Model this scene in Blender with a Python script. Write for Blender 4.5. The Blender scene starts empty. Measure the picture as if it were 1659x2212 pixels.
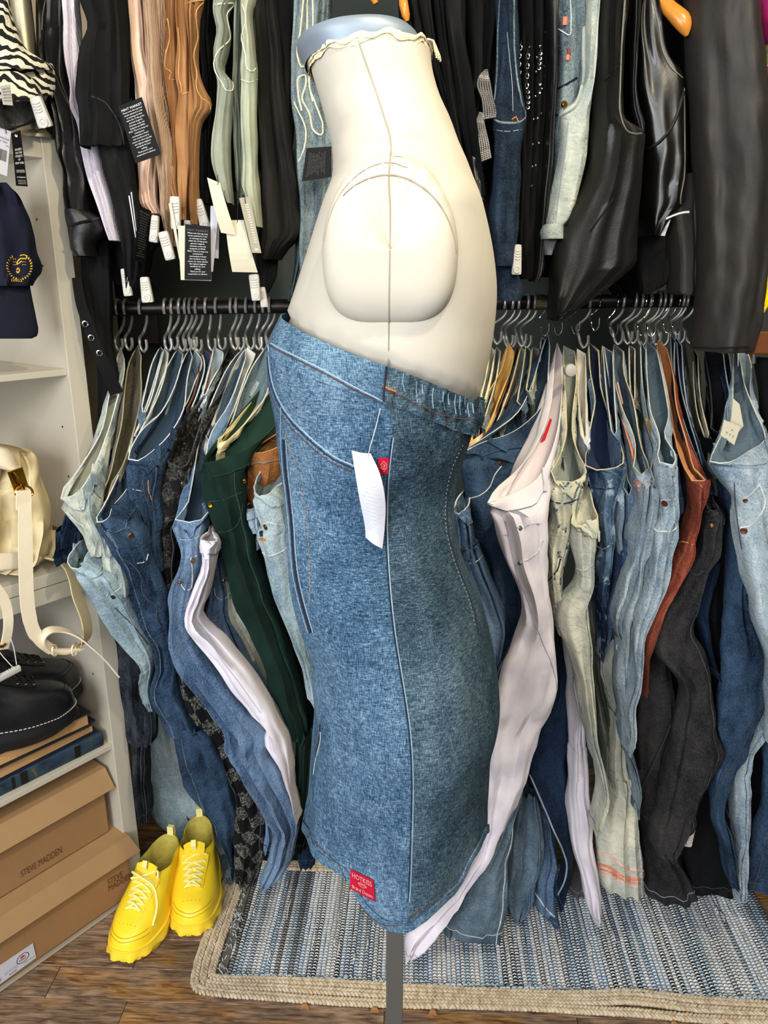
import bpy, math, random
from mathutils import Vector, Matrix, noise
from mathutils.bvhtree import BVHTree
V = Vector
SC = bpy.context.scene
COL = SC.collection
PI = math.pi

# ---------------------------------------------------------------- camera, world, lights, exposure
F_PX = 1660.0
PITCH = math.radians(17)
CP, SP = math.cos(PITCH), math.sin(PITCH)
EYE = V((0, 0, 1.4))
cam_data = bpy.data.cameras.new('camera')
cam = bpy.data.objects.new('camera', cam_data)
COL.objects.link(cam)
cam_data.sensor_fit = 'HORIZONTAL'
cam_data.sensor_width = 36
cam_data.lens = 36 * F_PX / 1659
cam_data.clip_start = 0.02
cam.location = EYE
cam.rotation_euler = (PI / 2 - PITCH, 0, 0)
SC.camera = cam

world = bpy.data.worlds.new('world')
SC.world = world
world.use_nodes = True
world.node_tree.nodes['Background'].inputs[0].default_value = (0.86, 0.92, 1.0, 1)
world.node_tree.nodes['Background'].inputs[1].default_value = 0.13

def area(name, loc, target, size, power, color, spread=180):
    d = bpy.data.lights.new(name, 'AREA')
    d.shape = 'RECTANGLE'
    d.size, d.size_y = size
    d.energy = power
    d.color = color
    d.spread = math.radians(spread)
    o = bpy.data.objects.new(name, d)
    COL.objects.link(o)
    o.location = loc
    o.rotation_euler = (V(target) - V(loc)).to_track_quat('-Z', 'Y').to_euler()
    return o

def spot(name, loc, target, power, color, angle, radius=0.04, blend=0.6):
    d = bpy.data.lights.new(name, 'SPOT')
    d.energy = power
    d.color = color
    d.spot_size = math.radians(angle)
    d.spot_blend = blend
    d.shadow_soft_size = radius
    o = bpy.data.objects.new(name, d)
    COL.objects.link(o)
    o.location = loc
    o.rotation_euler = (V(target) - V(loc)).to_track_quat('-Z', 'Y').to_euler()
    return o

area('window_light', (-1.15, -1.1, 1.55), (0.05, 1.2, 0.7), (1.3, 1.5), 66, (0.91, 0.95, 1.0))
area('shop_light', (0.5, -1.4, 2.5), (0.2, 1.5, 0.9), (1.6, 0.8), 44, (1.0, 0.96, 0.9))
spot('ceiling_spot_right', (0.95, 0.35, 2.55), (0.12, 0.95, 1.45), 23, (1.0, 0.82, 0.52), 46)
spot('ceiling_spot_rack', (0.75, 0.6, 2.5), (0.6, 1.5, 1.1), 42, (1.0, 0.87, 0.62), 75)
spot('ceiling_spot_left', (0.35, 0.2, 2.5), (-0.6, 1.45, 1.15), 62, (1.0, 0.88, 0.64), 62)

SC.view_settings.view_transform = 'Standard'
SC.view_settings.look = 'None'
SC.view_settings.exposure = 0.24
SC.view_settings.gamma = 1.0
SC.view_settings.use_curve_mapping = False

# ---------------------------------------------------------------- pixel rays to real points at a chosen real depth
def ray(px, py):
    dx = (px - 829.5) / F_PX
    dy = -(py - 1106) / F_PX
    return V((dx, CP + dy * SP, -SP + dy * CP))

def at(px, py, Y):
    d = ray(px, py)
    return EYE + d * (Y / d.y)

def atz(px, py, z=0.0):
    d = ray(px, py)
    return EYE + d * ((z - 1.4) / d.z)

def floor_y(py, z=0.012):
    d = ray(829.5, py)
    return 9.0 if d.z > -0.05 else (z - 1.4) / d.z * d.y

# shelf frame: corner on the floor, e1 along the front to the viewer's left, e2 into the shelf
S_O, E1, E2 = V((-0.582, 1.473, 0)), V((-0.613, -0.79, 0)), V((-0.79, 0.613, 0))
E1.normalize(); E2 = V((E1.y, -E1.x, 0))
UP = V((0, 0, 1))
def L(s, d, z):
    return S_O + E1 * s + E2 * d + UP * z

def on_s(px, py, d=0.0):
    p0 = S_O + E2 * d
    r = ray(px, py)
    t = (p0 - EYE).dot(E2) / r.dot(E2)
    return EYE + r * t

TL = dict(t1=(120, 640), t2=(120, 1040), t3=(220, 1400), t4=(970, 640), t5=(1106, 640), t6=(970, 1100), t7=(1106, 1200),
          t8=(870, 1500), u1=(0, 0), u2=(140, 200), u3=(1000, 0), u4=(1106, 200), s5=(0, 1180), s6=(0, 1580), px=(0, 0))
def P(tile, pts):
    ox, oy = TL[tile]
    k = 1 if tile == 'px' else 3
    return [(ox + x / k, oy + y / k) for x, y in pts]
def R(tile, rows):
    ox, oy = TL[tile]
    k = 1 if tile == 'px' else 3
    return [(oy + r[0] / k, ox + r[1] / k, ox + r[2] / k) for r in rows]

# ---------------------------------------------------------------- mesh helpers
class MB:
    def __init__(s):
        s.v, s.f, s.m = [], [], []
    def add(s, verts, faces, mi=0):
        n = len(s.v)
        s.v += [tuple(p) for p in verts]
        s.f += [tuple(i + n for i in f) for f in faces]
        s.m += [mi] * len(faces)
        return s
    def box(s, c, size, ax=None, mi=0):
        ex, ey, ez = ax or (V((1, 0, 0)), V((0, 1, 0)), V((0, 0, 1)))
        c = V(c)
        vs = [c + ex * (size[0] / 2 * i) + ey * (size[1] / 2 * j) + ez * (size[2] / 2 * k)
              for k in (-1, 1) for j in (-1, 1) for i in (-1, 1)]
        return s.add(vs, [(0, 2, 3, 1), (4, 5, 7, 6), (0, 1, 5, 4), (2, 6, 7, 3), (0, 4, 6, 2), (1, 3, 7, 5)], mi)
    def tube(s, pts, r, n=7, mi=0, closed=False, cap=True):
        pts = [V(p) for p in pts]
        if len(pts) < 2:
            return s
        rr = r if isinstance(r, (list, tuple)) else [r] * len(pts)
        vs, fs = [], []
        m = len(pts)
        up = None
        for i, p in enumerate(pts):
            a = pts[(i - 1) % m] if (closed or i > 0) else p
            b = pts[(i + 1) % m] if (closed or i < m - 1) else p
            t = (b - a)
            if t.length < 1e-9:
                t = V((0, 0, 1))
            t.normalize()
            if up is None:
                up = t.orthogonal().normalized()
            up = (up - t * up.dot(t))
            if up.length < 1e-6:
                up = t.orthogonal()
            up.normalize()
            w = t.cross(up)
            for k in range(n):
                an = 2 * PI * k / n
                vs.append(p + (up * math.cos(an) + w * math.sin(an)) * rr[i])
        for i in range(m if closed else m - 1):
            for k in range(n):
                a, b = i * n + k, i * n + (k + 1) % n
                j = (i + 1) % m
                c, d = j * n + (k + 1) % n, j * n + k
                fs.append((a, b, c, d))
        if cap and not closed:
            fs.append(tuple(reversed(range(n))))
            fs.append(tuple(range((m - 1) * n, m * n)))
        return s.add(vs, fs, mi)
    def ribbon(s, pts, sides, width, thick, mi=0):
        """flat strap: pts path, sides = width direction per point"""
        vs, fs = [], []
        m = len(pts)
        ww = width if isinstance(width, (list, tuple)) else [width] * m
        for i in range(m):
            p = V(pts[i])
            t = V(pts[min(i + 1, m - 1)]) - V(pts[max(i - 1, 0)])
            t.normalize()
            sd = V(sides[i]) if isinstance(sides, list) else V(sides)
            sd = (sd - t * sd.dot(t)).normalized()
            nn = t.cross(sd).normalized()
            for a, b in ((-1, -1), (1, -1), (1, 1), (-1, 1)):
                vs.append(p + sd * (a * ww[i] / 2) + nn * (b * thick / 2))
        for i in range(m - 1):
            for k in range(4):
                a, b = i * 4 + k, i * 4 + (k + 1) % 4
                fs.append((a, b, b + 4, a + 4))
        fs.append((3, 2, 1, 0))
        fs.append(tuple(range((m - 1) * 4, m * 4)))
        return s.add(vs, fs, mi)
    def lathe(s, c, prof, n=20, axis=None, mi=0, closed_bottom=True):
        """prof: (radius, height) pairs along axis"""
        ax = V(axis).normalized() if axis is not None else V((0, 0, 1))
        u = ax.orthogonal().normalized()
        w = ax.cross(u)
        vs, fs = [], []
        c = V(c)
        for r, h in prof:
            for k in range(n):
                a = 2 * PI * k / n
                vs.append(c + ax * h + (u * math.cos(a) + w * math.sin(a)) * r)
        for i in range(len(prof) - 1):
            for k in range(n):
                a, b = i * n + k, i * n + (k + 1) % n
                fs.append((a, b, b + n, a + n))
        fs.append(tuple(reversed(range(n))))
        fs.append(tuple(range((len(prof) - 1) * n, len(prof) * n)))
        return s.add(vs, fs, mi)
    def ball(s, c, r, n=8, m=5, ax=None, mi=0):
        ex, ey, ez = ax or (V((1, 0, 0)), V((0, 1, 0)), V((0, 0, 1)))
        rx, ry, rz = r if isinstance(r, (tuple, list)) else (r, r, r)
        c = V(c)
        vs, fs = [c - ez * rz], []
        for i in range(1, m):
            a = -PI / 2 + PI * i / m
            for k in range(n):
                b = 2 * PI * k / n
                vs.append(c + ex * (rx * math.cos(a) * math.cos(b)) + ey * (ry * math.cos(a) * math.sin(b)) + ez * (rz * math.sin(a)))
        vs.append(c + ez * rz)
        for k in range(n):
            fs.append((0, 1 + (k + 1) % n, 1 + k))
            e = 1 + (m - 2) * n
            fs.append((len(vs) - 1, e + k, e + (k + 1) % n))
        for i in range(m - 2):
            for k in range(n):
                a, b = 1 + i * n + k, 1 + i * n + (k + 1) % n
                fs.append((a, b, b + n, a + n))
        return s.add(vs, fs, mi)
    def grid(s, rows, closed=True, mi=0, flip=False):
        n = len(rows[0])
        vs = [p for r in rows for p in r]
        fs = []
        for i in range(len(rows) - 1):
            for k in range(n if closed else n - 1):
                a, b = i * n + k, i * n + (k + 1) % n
                f = (a, b, b + n, a + n)
                fs.append(tuple(reversed(f)) if flip else f)
        return s.add(vs, fs, mi)
    def slab(s, quad_pts, thick_vec, mi=0):
        """convex polygon prism"""
        q = [V(p) for p in quad_pts]
        n = len(q)
        vs = q + [p + V(thick_vec) for p in q]
        fs = [tuple(range(n)), tuple(reversed(range(n, 2 * n)))]
        for k in range(n):
            fs.append((k, (k + 1) % n + 0, (k + 1) % n + n, k + n)[::-1])
        return s.add(vs, fs, mi)
    def build(s, name, mats, parent=None, smooth=True, bevel=0, angle=38, recalc=False):
        me = bpy.data.meshes.new(name)
        me.from_pydata(s.v, [], s.f)
        mats = mats if isinstance(mats, (list, tuple)) else [mats]
        for m in mats:
            me.materials.append(m)
        if len(mats) > 1:
            me.polygons.foreach_set('material_index', s.m)
        me.update()
        if recalc:
            import bmesh
            bm = bmesh.new(); bm.from_mesh(me)
            bmesh.ops.recalc_face_normals(bm, faces=bm.faces)
            bm.to_mesh(me); bm.free()
        if smooth:
            me.polygons.foreach_set('use_smooth', [True] * len(me.polygons))
            me.set_sharp_from_angle(angle=math.radians(angle))
        o = bpy.data.objects.new(name, me)
        COL.objects.link(o)
        if parent is not None:
            hang(o, parent)
        if bevel:
            b = o.modifiers.new('bevel', 'BEVEL')
            b.width = bevel; b.segments = 2; b.limit_method = 'ANGLE'
        return o

def hang(o, parent):
    o.parent = parent
    t = V((0, 0, 0))
    q = parent if parent.type == 'EMPTY' else None
    while q is not None:
        t = t + q.location if q.type == 'EMPTY' else t
        q = q.parent
    o.matrix_parent_inverse = Matrix.Translation(-t)

def tag(o, label=None, cat=None, group=None, kind=None):
    for k, v in (('label', label), ('category', cat), ('group', group), ('kind', kind)):
        if v:
            o[k] = v
    return o

def thing(name, label, cat, loc, group=None):
    o = bpy.data.objects.new(name, None)
    o.empty_display_size = 0.05
    COL.objects.link(o)
    o.location = loc
    return tag(o, label, cat, group)

def smooth_path(pts, n):
    """Catmull-Rom resample of a point list (tuples of any length) into n points, even in parameter length"""
    m = len(pts)
    if m == 2:
        return [tuple(a + (b - a) * i / (n - 1) for a, b in zip(pts[0], pts[1])) for i in range(n)]
    ln = [0.0]
    for i in range(1, m):
        ln.append(ln[-1] + max(1e-9, math.dist(pts[i][:3], pts[i - 1][:3])))
    out = []
    j = 0
    for i in range(n):
        t = ln[-1] * i / (n - 1)
        while j < m - 2 and ln[j + 1] < t:
            j += 1
        u = (t - ln[j]) / (ln[j + 1] - ln[j])
        p1, p2 = pts[j], pts[j + 1]
        p0 = pts[j - 1] if j > 0 else tuple(2 * a - b for a, b in zip(p1, p2))
        p3 = pts[j + 2] if j < m - 2 else tuple(2 * b - a for a, b in zip(p1, p2))
        d1 = ln[j + 1] - ln[j]
        d0 = ln[j] - ln[j - 1] if j > 0 else d1
        d2 = ln[j + 2] - ln[j + 1] if j < m - 2 else d1
        r = []
        for a, b, c, d in zip(p0, p1, p2, p3):
            m1 = ((c - b) / d1 * d0 + (b - a) / d0 * d1) / (d0 + d1) * d1
            m2 = ((d - c) / d2 * d1 + (c - b) / d1 * d2) / (d1 + d2) * d1
            h = u * u
            r.append(b * (2 * u * h - 3 * h + 1) + m1 * (u * h - 2 * h + u) + c * (-2 * u * h + 3 * h) + m2 * (u * h - h))
        out.append(tuple(r))
    return out

def nz(x, y, z):
    return noise.noise(V((x, y, z)))

# ---------------------------------------------------------------- materials
def lin(c):
    r = []
    for x in c:
        x = x / 255.0
        r.append(x / 12.92 if x <= 0.04045 else ((x + 0.055) / 1.055) ** 2.4)
    return (r[0], r[1], r[2], 1)

MATS = {}
class NT:
    def __init__(s, name):
        s.m = bpy.data.materials.new(name)
        s.m.use_nodes = True
        s.t = s.m.node_tree
        s.b = s.t.nodes['Principled BSDF']
        s.tc = s.t.nodes.new('ShaderNodeTexCoord')
    def n(s, kind, **kw):
        nd = s.t.nodes.new(kind)
        for k, v in kw.items():
            setattr(nd, k, v)
        return nd
    def l(s, a, b):
        s.t.links.new(a, b)
    def mapping(s, scale=(1, 1, 1), rot=(0, 0, 0), src=None, loc=(0, 0, 0)):
        mp = s.n('ShaderNodeMapping')
        mp.inputs['Scale'].default_value = scale
        mp.inputs['Rotation'].default_value = rot
        mp.inputs['Location'].default_value = loc
        s.l(src or s.tc.outputs['Object'], mp.inputs['Vector'])
        return mp.outputs[0]
    def noise(s, scale, detail=3, vec=None, rough=0.55, dist=0.0):
        nd = s.n('ShaderNodeTexNoise')
        nd.inputs['Scale'].default_value = scale
        nd.inputs['Detail'].default_value = detail
        nd.inputs['Roughness'].default_value = rough
        nd.inputs['Distortion'].default_value = dist
        s.l(vec or s.tc.outputs['Object'], nd.inputs['Vector'])
        return nd.outputs[0]
    def ramp(s, fac, stops, interp='LINEAR'):
        nd = s.n('ShaderNodeValToRGB')
        cr = nd.color_ramp
        cr.interpolation = interp
        while len(cr.elements) > 1:
            cr.elements.remove(cr.elements[-1])
        for i, (p, c) in enumerate(stops):
            e = cr.elements[0] if i == 0 else cr.elements.new(p)
            e.position = p
            e.color = c if len(c) == 4 else (*c, 1)
        s.l(fac, nd.inputs[0])
        return nd.outputs[0]
    def math(s, op, a, b=None, clamp=False):
        nd = s.n('ShaderNodeMath', operation=op, use_clamp=clamp)
        for i, x in enumerate((a, b)):
            if x is None:
                continue
            if isinstance(x, (int, float)):
                nd.inputs[i].default_value = x
            else:
                s.l(x, nd.inputs[i])
        return nd.outputs[0]
    def mix(s, fac, a, b, mode='MIX'):
        nd = s.n('ShaderNodeMix', data_type='RGBA', blend_type=mode)
        for sock, x in ((nd.inputs[0], fac), (nd.inputs[6], a), (nd.inputs[7], b)):
            if isinstance(x, (int, float)):
                sock.default_value = x
            elif isinstance(x, tuple):
                sock.default_value = x
            else:
                s.l(x, sock)
        return nd.outputs[2]
    def bump(s, h, strength=0.3, dist=0.001):
        nd = s.n('ShaderNodeBump')
        nd.inputs['Strength'].default_value = strength
        nd.inputs['Distance'].default_value = dist
        s.l(h, nd.inputs['Height'])
        s.l(nd.outputs[0], s.b.inputs['Normal'])
    def color(s, c):
        if isinstance(c, tuple):
            s.b.inputs['Base Color'].default_value = c
        else:
            s.l(c, s.b.inputs['Base Color'])
    def set(s, **kw):
        for k, v in kw.items():
            s.b.inputs[k.replace('_', ' ')].default_value = v

def plain(name, c, rough=0.6, metal=0.0, spec=0.4, bump=0.0, bscale=200, var=0.0, vscale=20):
    if name in MATS:
        return MATS[name]
    t = NT(name)
    c = lin(c)
    if var:
        f = t.noise(vscale, 4)
        c = t.mix(f, tuple(x * (1 - var) for x in c[:3]) + (1,), tuple(min(1, x * (1 + var)) for x in c[:3]) + (1,))
    t.color(c)
    t.set(Roughness=rough, Metallic=metal, Specular_IOR_Level=spec)
    if bump:
        t.bump(t.noise(bscale, 3), bump)
    MATS[name] = t.m
    return t.m

def denim(name, dark, light, wash=9, contrast=1.6, fine=520, famt=1.8, inside=None, blotch=None, bump=0.5, crumple=0.5, shift=0.5):
    """indigo twill: fine light/dark weft speckle over a larger worn wash"""
    if name in MATS:
        return MATS[name]
    t = NT(name)
    n1 = t.noise(wash, 4, vec=t.mapping((1, 1, 0.45)))
    n2 = t.noise(fine, 2, vec=t.mapping((1.0, 1.0, 0.55)), rough=0.7)
    n3 = t.noise(60, 4, vec=t.mapping((1, 1, 0.6)))
    a = t.math('MULTIPLY', t.math('SUBTRACT', n1, 0.5), contrast * 1.45)
    b = t.math('MULTIPLY', t.math('SUBTRACT', n2, 0.5), famt)
    c = t.math('MULTIPLY', t.math('SUBTRACT', n3, 0.5), 0.8)
    f = t.math('ADD', t.math('ADD', a, b), t.math('ADD', c, shift), clamp=True)
    col = t.mix(f, lin(dark), lin(light))
    if blotch:
        n4 = t.noise(blotch[0], 5, rough=0.65)
        k = t.ramp(n4, [(blotch[2], (0, 0, 0)), (blotch[2] + 0.07, (1, 1, 1))])
        col = t.mix(k, col, lin(blotch[1]))
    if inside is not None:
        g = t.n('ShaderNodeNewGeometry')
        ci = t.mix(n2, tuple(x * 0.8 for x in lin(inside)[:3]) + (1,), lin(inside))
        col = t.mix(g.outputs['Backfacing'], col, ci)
    t.color(col)
    t.set(Roughness=0.92, Specular_IOR_Level=0.15)
    cr = t.noise(38, 3, vec=t.mapping((1, 1, 1.6), (0.3, 0.2, 0.5)), dist=0.8)
    h = t.math('ADD', t.math('MULTIPLY', n2, 0.16 * bump), t.math('MULTIPLY', cr, crumple))
    t.bump(h, 0.8, 0.009)
    MATS[name] = t.m
    return t.m

def cloth(name, c, c2=None, scale=25, rough=0.9, bump=0.3, inside=None, rib=0, spec=0.2):
    if name in MATS:
        return MATS[name]
    t = NT(name)
    c = lin(c)
    c2 = lin(c2) if c2 else tuple(x * 0.75 for x in c[:3]) + (1,)
    n1 = t.noise(scale, 4)
    f = t.ramp(n1, [(0.3, (0, 0, 0)), (0.7, (1, 1, 1))])
    col = t.mix(f, c2, c)
    n2 = t.noise(700, 2)
    h = t.math('ADD', t.math('MULTIPLY', n2, 0.1), t.math('MULTIPLY', t.noise(30, 3, vec=t.mapping((1, 1, 0.5))), 0.5))
    if rib:
        w = t.n('ShaderNodeTexWave', wave_type='BANDS', bands_direction='X')
        w.inputs['Scale'].default_value = rib
        w.inputs['Distortion'].default_value = 0.6
        t.l(t.tc.outputs['Object'], w.inputs['Vector'])
        h = t.math('ADD', h, t.math('MULTIPLY', w.outputs['Fac'], 0.35))
        col = t.mix(t.math('MULTIPLY', w.outputs['Fac'], 0.35), col, tuple(x * 0.5 for x in c[:3]) + (1,))
    if inside is not None:
        g = t.n('ShaderNodeNewGeometry')
        col = t.mix(g.outputs['Backfacing'], col, lin(inside))
    t.color(col)
    t.set(Roughness=rough, Specular_IOR_Level=spec)
    t.bump(h, bump, 0.004)
    MATS[name] = t.m
    return t.m

def leather(name, c, rough=0.35, grain=260, bump=0.35, spec=0.5, var=0.2):
    if name in MATS:
        return MATS[name]
    t = NT(name)
    c = lin(c)
    vo = t.n('ShaderNodeTexVoronoi', feature='DISTANCE_TO_EDGE')
    vo.inputs['Scale'].default_value = grain
    t.l(t.tc.outputs['Object'], vo.inputs['Vector'])
    n1 = t.noise(14, 4)
    t.color(t.mix(n1, tuple(x * (1 - var) for x in c[:3]) + (1,), tuple(x * (1 + var) for x in c[:3]) + (1,)))
    t.l(t.math('ADD', t.math('MULTIPLY', n1, 0.3), rough - 0.15), t.b.inputs['Roughness'])
    t.set(Specular_IOR_Level=spec)
    h = t.math('ADD', t.math('MULTIPLY', vo.outputs['Distance'], 0.25), t.math('MULTIPLY', t.noise(45, 4), 0.6))
    t.bump(h, bump, 0.003)
    MATS[name] = t.m
    return t.m

W_EDGE = plain('worn white edge and lit rim', (196, 200, 196), 0.9, var=0.3, vscale=120)  # on waist rims this pale colour paints light caught by the fold
C_EDGE = plain('cream edge', (206, 196, 158), 0.9, var=0.3, vscale=120)  # as a waist rim, the cream stands for light on the fold
D_EDGE = plain('dark edge', (58, 62, 66), 0.9, var=0.3, vscale=120)
BROWN_ST = plain('brown stitching', (78, 48, 34), 0.9)
TAN_ST = plain('tan stitching', (170, 110, 50), 0.9)
PALE_ST = plain('pale stitching', (150, 160, 168), 0.9)
DARK_ST = plain('dark stitching', (22, 28, 38), 0.9)
STEEL = plain('brushed steel hook', (150, 148, 144), 0.4, 0.6)
CHROME = plain('bright chrome', (215, 215, 212), 0.12, 1.0)
COPPER = plain('copper rivet', (120, 76, 50), 0.35, 0.8)
BRASS = plain('brass metal', (190, 140, 50), 0.25, 1.0)
NICKEL = plain('grey nickel', (130, 128, 122), 0.3, 0.9)
PLASTIC = plain('white plastic', (184, 181, 174), 0.45)
PAPER = plain('cream card', (198, 191, 168), 0.6)
PAPERW = plain('white card', (194, 194, 204), 0.6)
CARDK = plain('black card', (9, 9, 10), 0.6, spec=0.15)
INKW = plain('white print', (225, 225, 225), 0.7)
INKK = plain('black print', (20, 20, 20), 0.7)
# ---------------------------------------------------------------- text
_TXT = {}
def text_geo(s):
    if s not in _TXT:
        cu = bpy.data.curves.new('lettering', 'FONT')
        cu.body = s
        cu.size = 1.0
        cu.resolution_u = 2
        cu.align_x = 'LEFT'
        ob = bpy.data.objects.new('lettering', cu)
        me = bpy.data.meshes.new_from_object(ob)
        vs = [(v.co.x, v.co.y) for v in me.vertices]
        fs = [tuple(p.vertices) for p in me.polygons]
        bpy.data.objects.remove(ob); bpy.data.curves.remove(cu); bpy.data.meshes.remove(me)
        if vs:
            x0, x1 = min(v[0] for v in vs), max(v[0] for v in vs)
            vs = [((x - x0) / (x1 - x0 + 1e-9), y / 0.72) for x, y in vs]
        _TXT[s] = (vs, fs)
    return _TXT[s]

def text_on(mb, s, fn, u0, u1, v0, v1, mi=0):
    """writes s in the box u0..u1, v0(baseline)..v1(cap height) of the surface fn(u, v)"""
    vs, fs = text_geo(s)
    mb.add([fn(u0 + (u1 - u0) * x, v0 + (v1 - v0) * y) for x, y in vs], fs, mi)

def quad_fn(tl, tr, br, bl, off=0.0):
    tl, tr, br, bl = V(tl), V(tr), V(br), V(bl)
    n = (tr - tl).cross(bl - tl).normalized()
    if n.dot(EYE - tl) < 0:
        n = -n
    def fn(u, v):
        return (tl * (1 - u) + tr * u) * v + (bl * (1 - u) + br * u) * (1 - v) + n * off
    fn.n = n
    return fn

def card(parent, name, corners, Y, mat, thick=0.0008, bend=0.0, fnpos=None, dY=(0, 0, 0, 0)):
    pos = fnpos or at
    pts = [pos(x, y, Y + d) for (x, y), d in zip(corners, dY)]
    fn = quad_fn(*pts)
    mb = MB()
    N = 8
    g1, g2 = [], []
    for i in range(N + 1):
        v = 1 - i / N
        o = bend * math.sin(PI * i / N)
        g1.append([fn(k / 4, v) + fn.n * o for k in range(5)])
        g2.append([fn(k / 4, v) + fn.n * (o - thick) for k in range(5)])
    mb.grid(g1, False, flip=True)
    mb.grid(g2, False)
    mb.grid([[r[0] for r in g1], [r[0] for r in g2]], False)
    mb.grid([[r[-1] for r in g1], [r[-1] for r in g2]], False, flip=True)
    mb.grid([g1[0], g2[0]], False)
    mb.grid([g1[-1], g2[-1]], False)
    o = mb.build(name, mat, parent, smooth=False)
    def sf(u, v, off=0.0004):
        return fn(u, v) + fn.n * (off + bend * math.sin(PI * (1 - v)))
    return o, sf

NOTICE = ['Please note this tag must', 'remain attached in order', 'to exchange the item', 'within the 14 day grace', 'period. Lingerie,',
          'intimates, swim and', 'bodysuits are FINAL', 'SALE. This is to keep our', 'contemporary', 'merchandise in brand', 'new condition and to',
          'ensure our store upholds', 'the highest hygienic', 'standards for your', 'safety.', 'Thank you for your', 'cooperation in advance.']
def notice_text(sf, parent, mat, head=None, stretch=1.0):
    mb = MB()
    text_on(mb, 'MINT MARKET', sf, 0.08, 0.92, 0.885, 0.925)
    kid = [c for c in parent.children if c.name.startswith('card')][0]
    mb.build('printed_heading', head or mat, kid, smooth=False)
    mb = MB()
    for i, s in enumerate(NOTICE):
        w = min(0.8, 0.031 * len(s) + 0.02)
        v = 0.84 - i * 0.0465
        text_on(mb, s, sf, 0.5 - w / 2, 0.5 + w / 2, v, v + 0.026)
    mb.build('printed_text', mat, kid, smooth=False)

# ---------------------------------------------------------------- cloth made of rows (pixel row, left, right) at a real depth
def sup(c, p):
    return math.copysign(abs(c) ** p, c)

def row_grid(rows, yf, b=0.03, n=28, m=40, p=0.75, fold=0.0, fk=3.0, wr=0.0, wk=4.0, seed=0, pos=None, nv=None, tilt=0.0, clamp=True, bz=None):
    rs = smooth_path([(r[0], r[1], r[2]) for r in rows], m) if len(rows) > 1 else rows
    # parameter: make y monotone in index
    out = []
    y0, y1 = rows[0][0], rows[-1][0]
    for i, (y, xl, xr) in enumerate(rs):
        t = i / (m - 1)
        if xr - xl < 2:
            xm = (xl + xr) / 2; xl, xr = xm - 1, xm + 1
        Yf = yf(y) if callable(yf) else yf
        bb = b * (bz(t) if bz else 1)
        if pos is None:
            Yc = Yf + bb
            if clamp:
                Yc = min(Yc, floor_y(y) - 0.004)
            pl, pr = at(xl, y, Yc), at(xr, y, Yc)
            nn = V((0, 1, 0))
        else:
            pl, pr = pos(xl, y, Yf + bb), pos(xr, y, Yf + bb)
            nn = nv
        c = (pl + pr) / 2
        a = (pr - pl) / 2
        row = []
        tl = tilt * (max(0, t - 0.75) / 0.25)
        for k in range(n):
            th = 2 * PI * k / n
            ux = -sup(math.sin(th), p)
            uy = sup(math.cos(th), p)
            q = c + a * ux + nn * (bb * uy)
            if fold:
                q = q + nn * (fold * nz(ux * fk + seed * 3.1, c.z * 2.2, seed + (3 if uy > 0 else 0)) * (1 - 0.6 * abs(ux) ** 3))
            if wr:
                q = q + nn * (wr * nz(ux * wk * a.length * 20 + seed, q.z * 26 + q.x * 12, seed * 1.7 + (5 if uy > 0 else 0)) * min(1, 6 * t + .1))
                q = q + a.normalized() * (wr * 0.7 * nz(seed * 2.3, q.z * 16, uy + seed))
            if tilt:
                q = q + V((0, 0, -tl * ux))
            row.append(q)
        out.append(row)
    return out

def lip(g, depth=0.02):
    """turns the end of an open cloth tube inwards so that the hem has thickness"""
    last, prev = g[-1], g[-2]
    c = sum(last, V()) / len(last)
    t = V((0, 0, 0))
    for a, b in zip(last, prev):
        t += a - b
    t.normalize()
    return g + [[p * 0.985 + c * 0.015 + t * 0.001 for p in last], [p * 0.94 + c * 0.06 - t * depth for p in last]]

class Surf:
    def __init__(s, grids):
        vs, fs = [], []
        for g in grids:
            o = len(vs)
            n = len(g[0])
            vs += [p for r in g for p in r]
            for i in range(len(g) - 1):
                for k in range(n):
                    fs.append((o + i * n + k, o + i * n + (k + 1) % n, o + (i + 1) * n + (k + 1) % n, o + (i + 1) * n + k))
        s.t = BVHTree.FromPolygons(vs, fs)
    def hit(s, px, py):
        d = ray(px, py).normalized()
        loc, nn, idx, dist = s.t.ray_cast(EYE, d)
        if loc is None:
            return None
        if nn.dot(d) > 0:
            nn = -nn
        return loc, nn

def draw(mb, surf, pts, r=0.0012, mi=0, off=0.3, n=5, step=7, dash=0):
    L_ = sum(math.dist(pts[i], pts[i + 1]) for i in range(len(pts) - 1))
    m = max(3, int(L_ / step))
    if dash:
        m = max(3, int(L_ / 3))
    path = smooth_path([tuple(p) for p in pts], m)
    cur = []
    for i, (x, y) in enumerate(path):
        h = surf.hit(x, y)
        gap = dash and (i % dash) >= dash - 1
        if h is None or gap or (cur and (h[0] - cur[-1]).length > 0.05):
            if len(cur) > 1:
                mb.tube(cur, r, n, mi)
            cur = []
            if h is None or gap:
                continue
        cur.append(h[0] + h[1] * r * off)
    if len(cur) > 1:
        mb.tube(cur, r, n, mi)

def stud(mb, surf, px, py, r=0.005, h=0.003, mi=0, n=10):
    q = surf.hit(px, py)
    if q:
        mb.lathe(q[0] - q[1] * 0.001, [(r, 0), (r, h * 0.5), (r * 0.75, h), (r * 0.3, h * 0.9)], n, q[1], mi)

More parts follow.
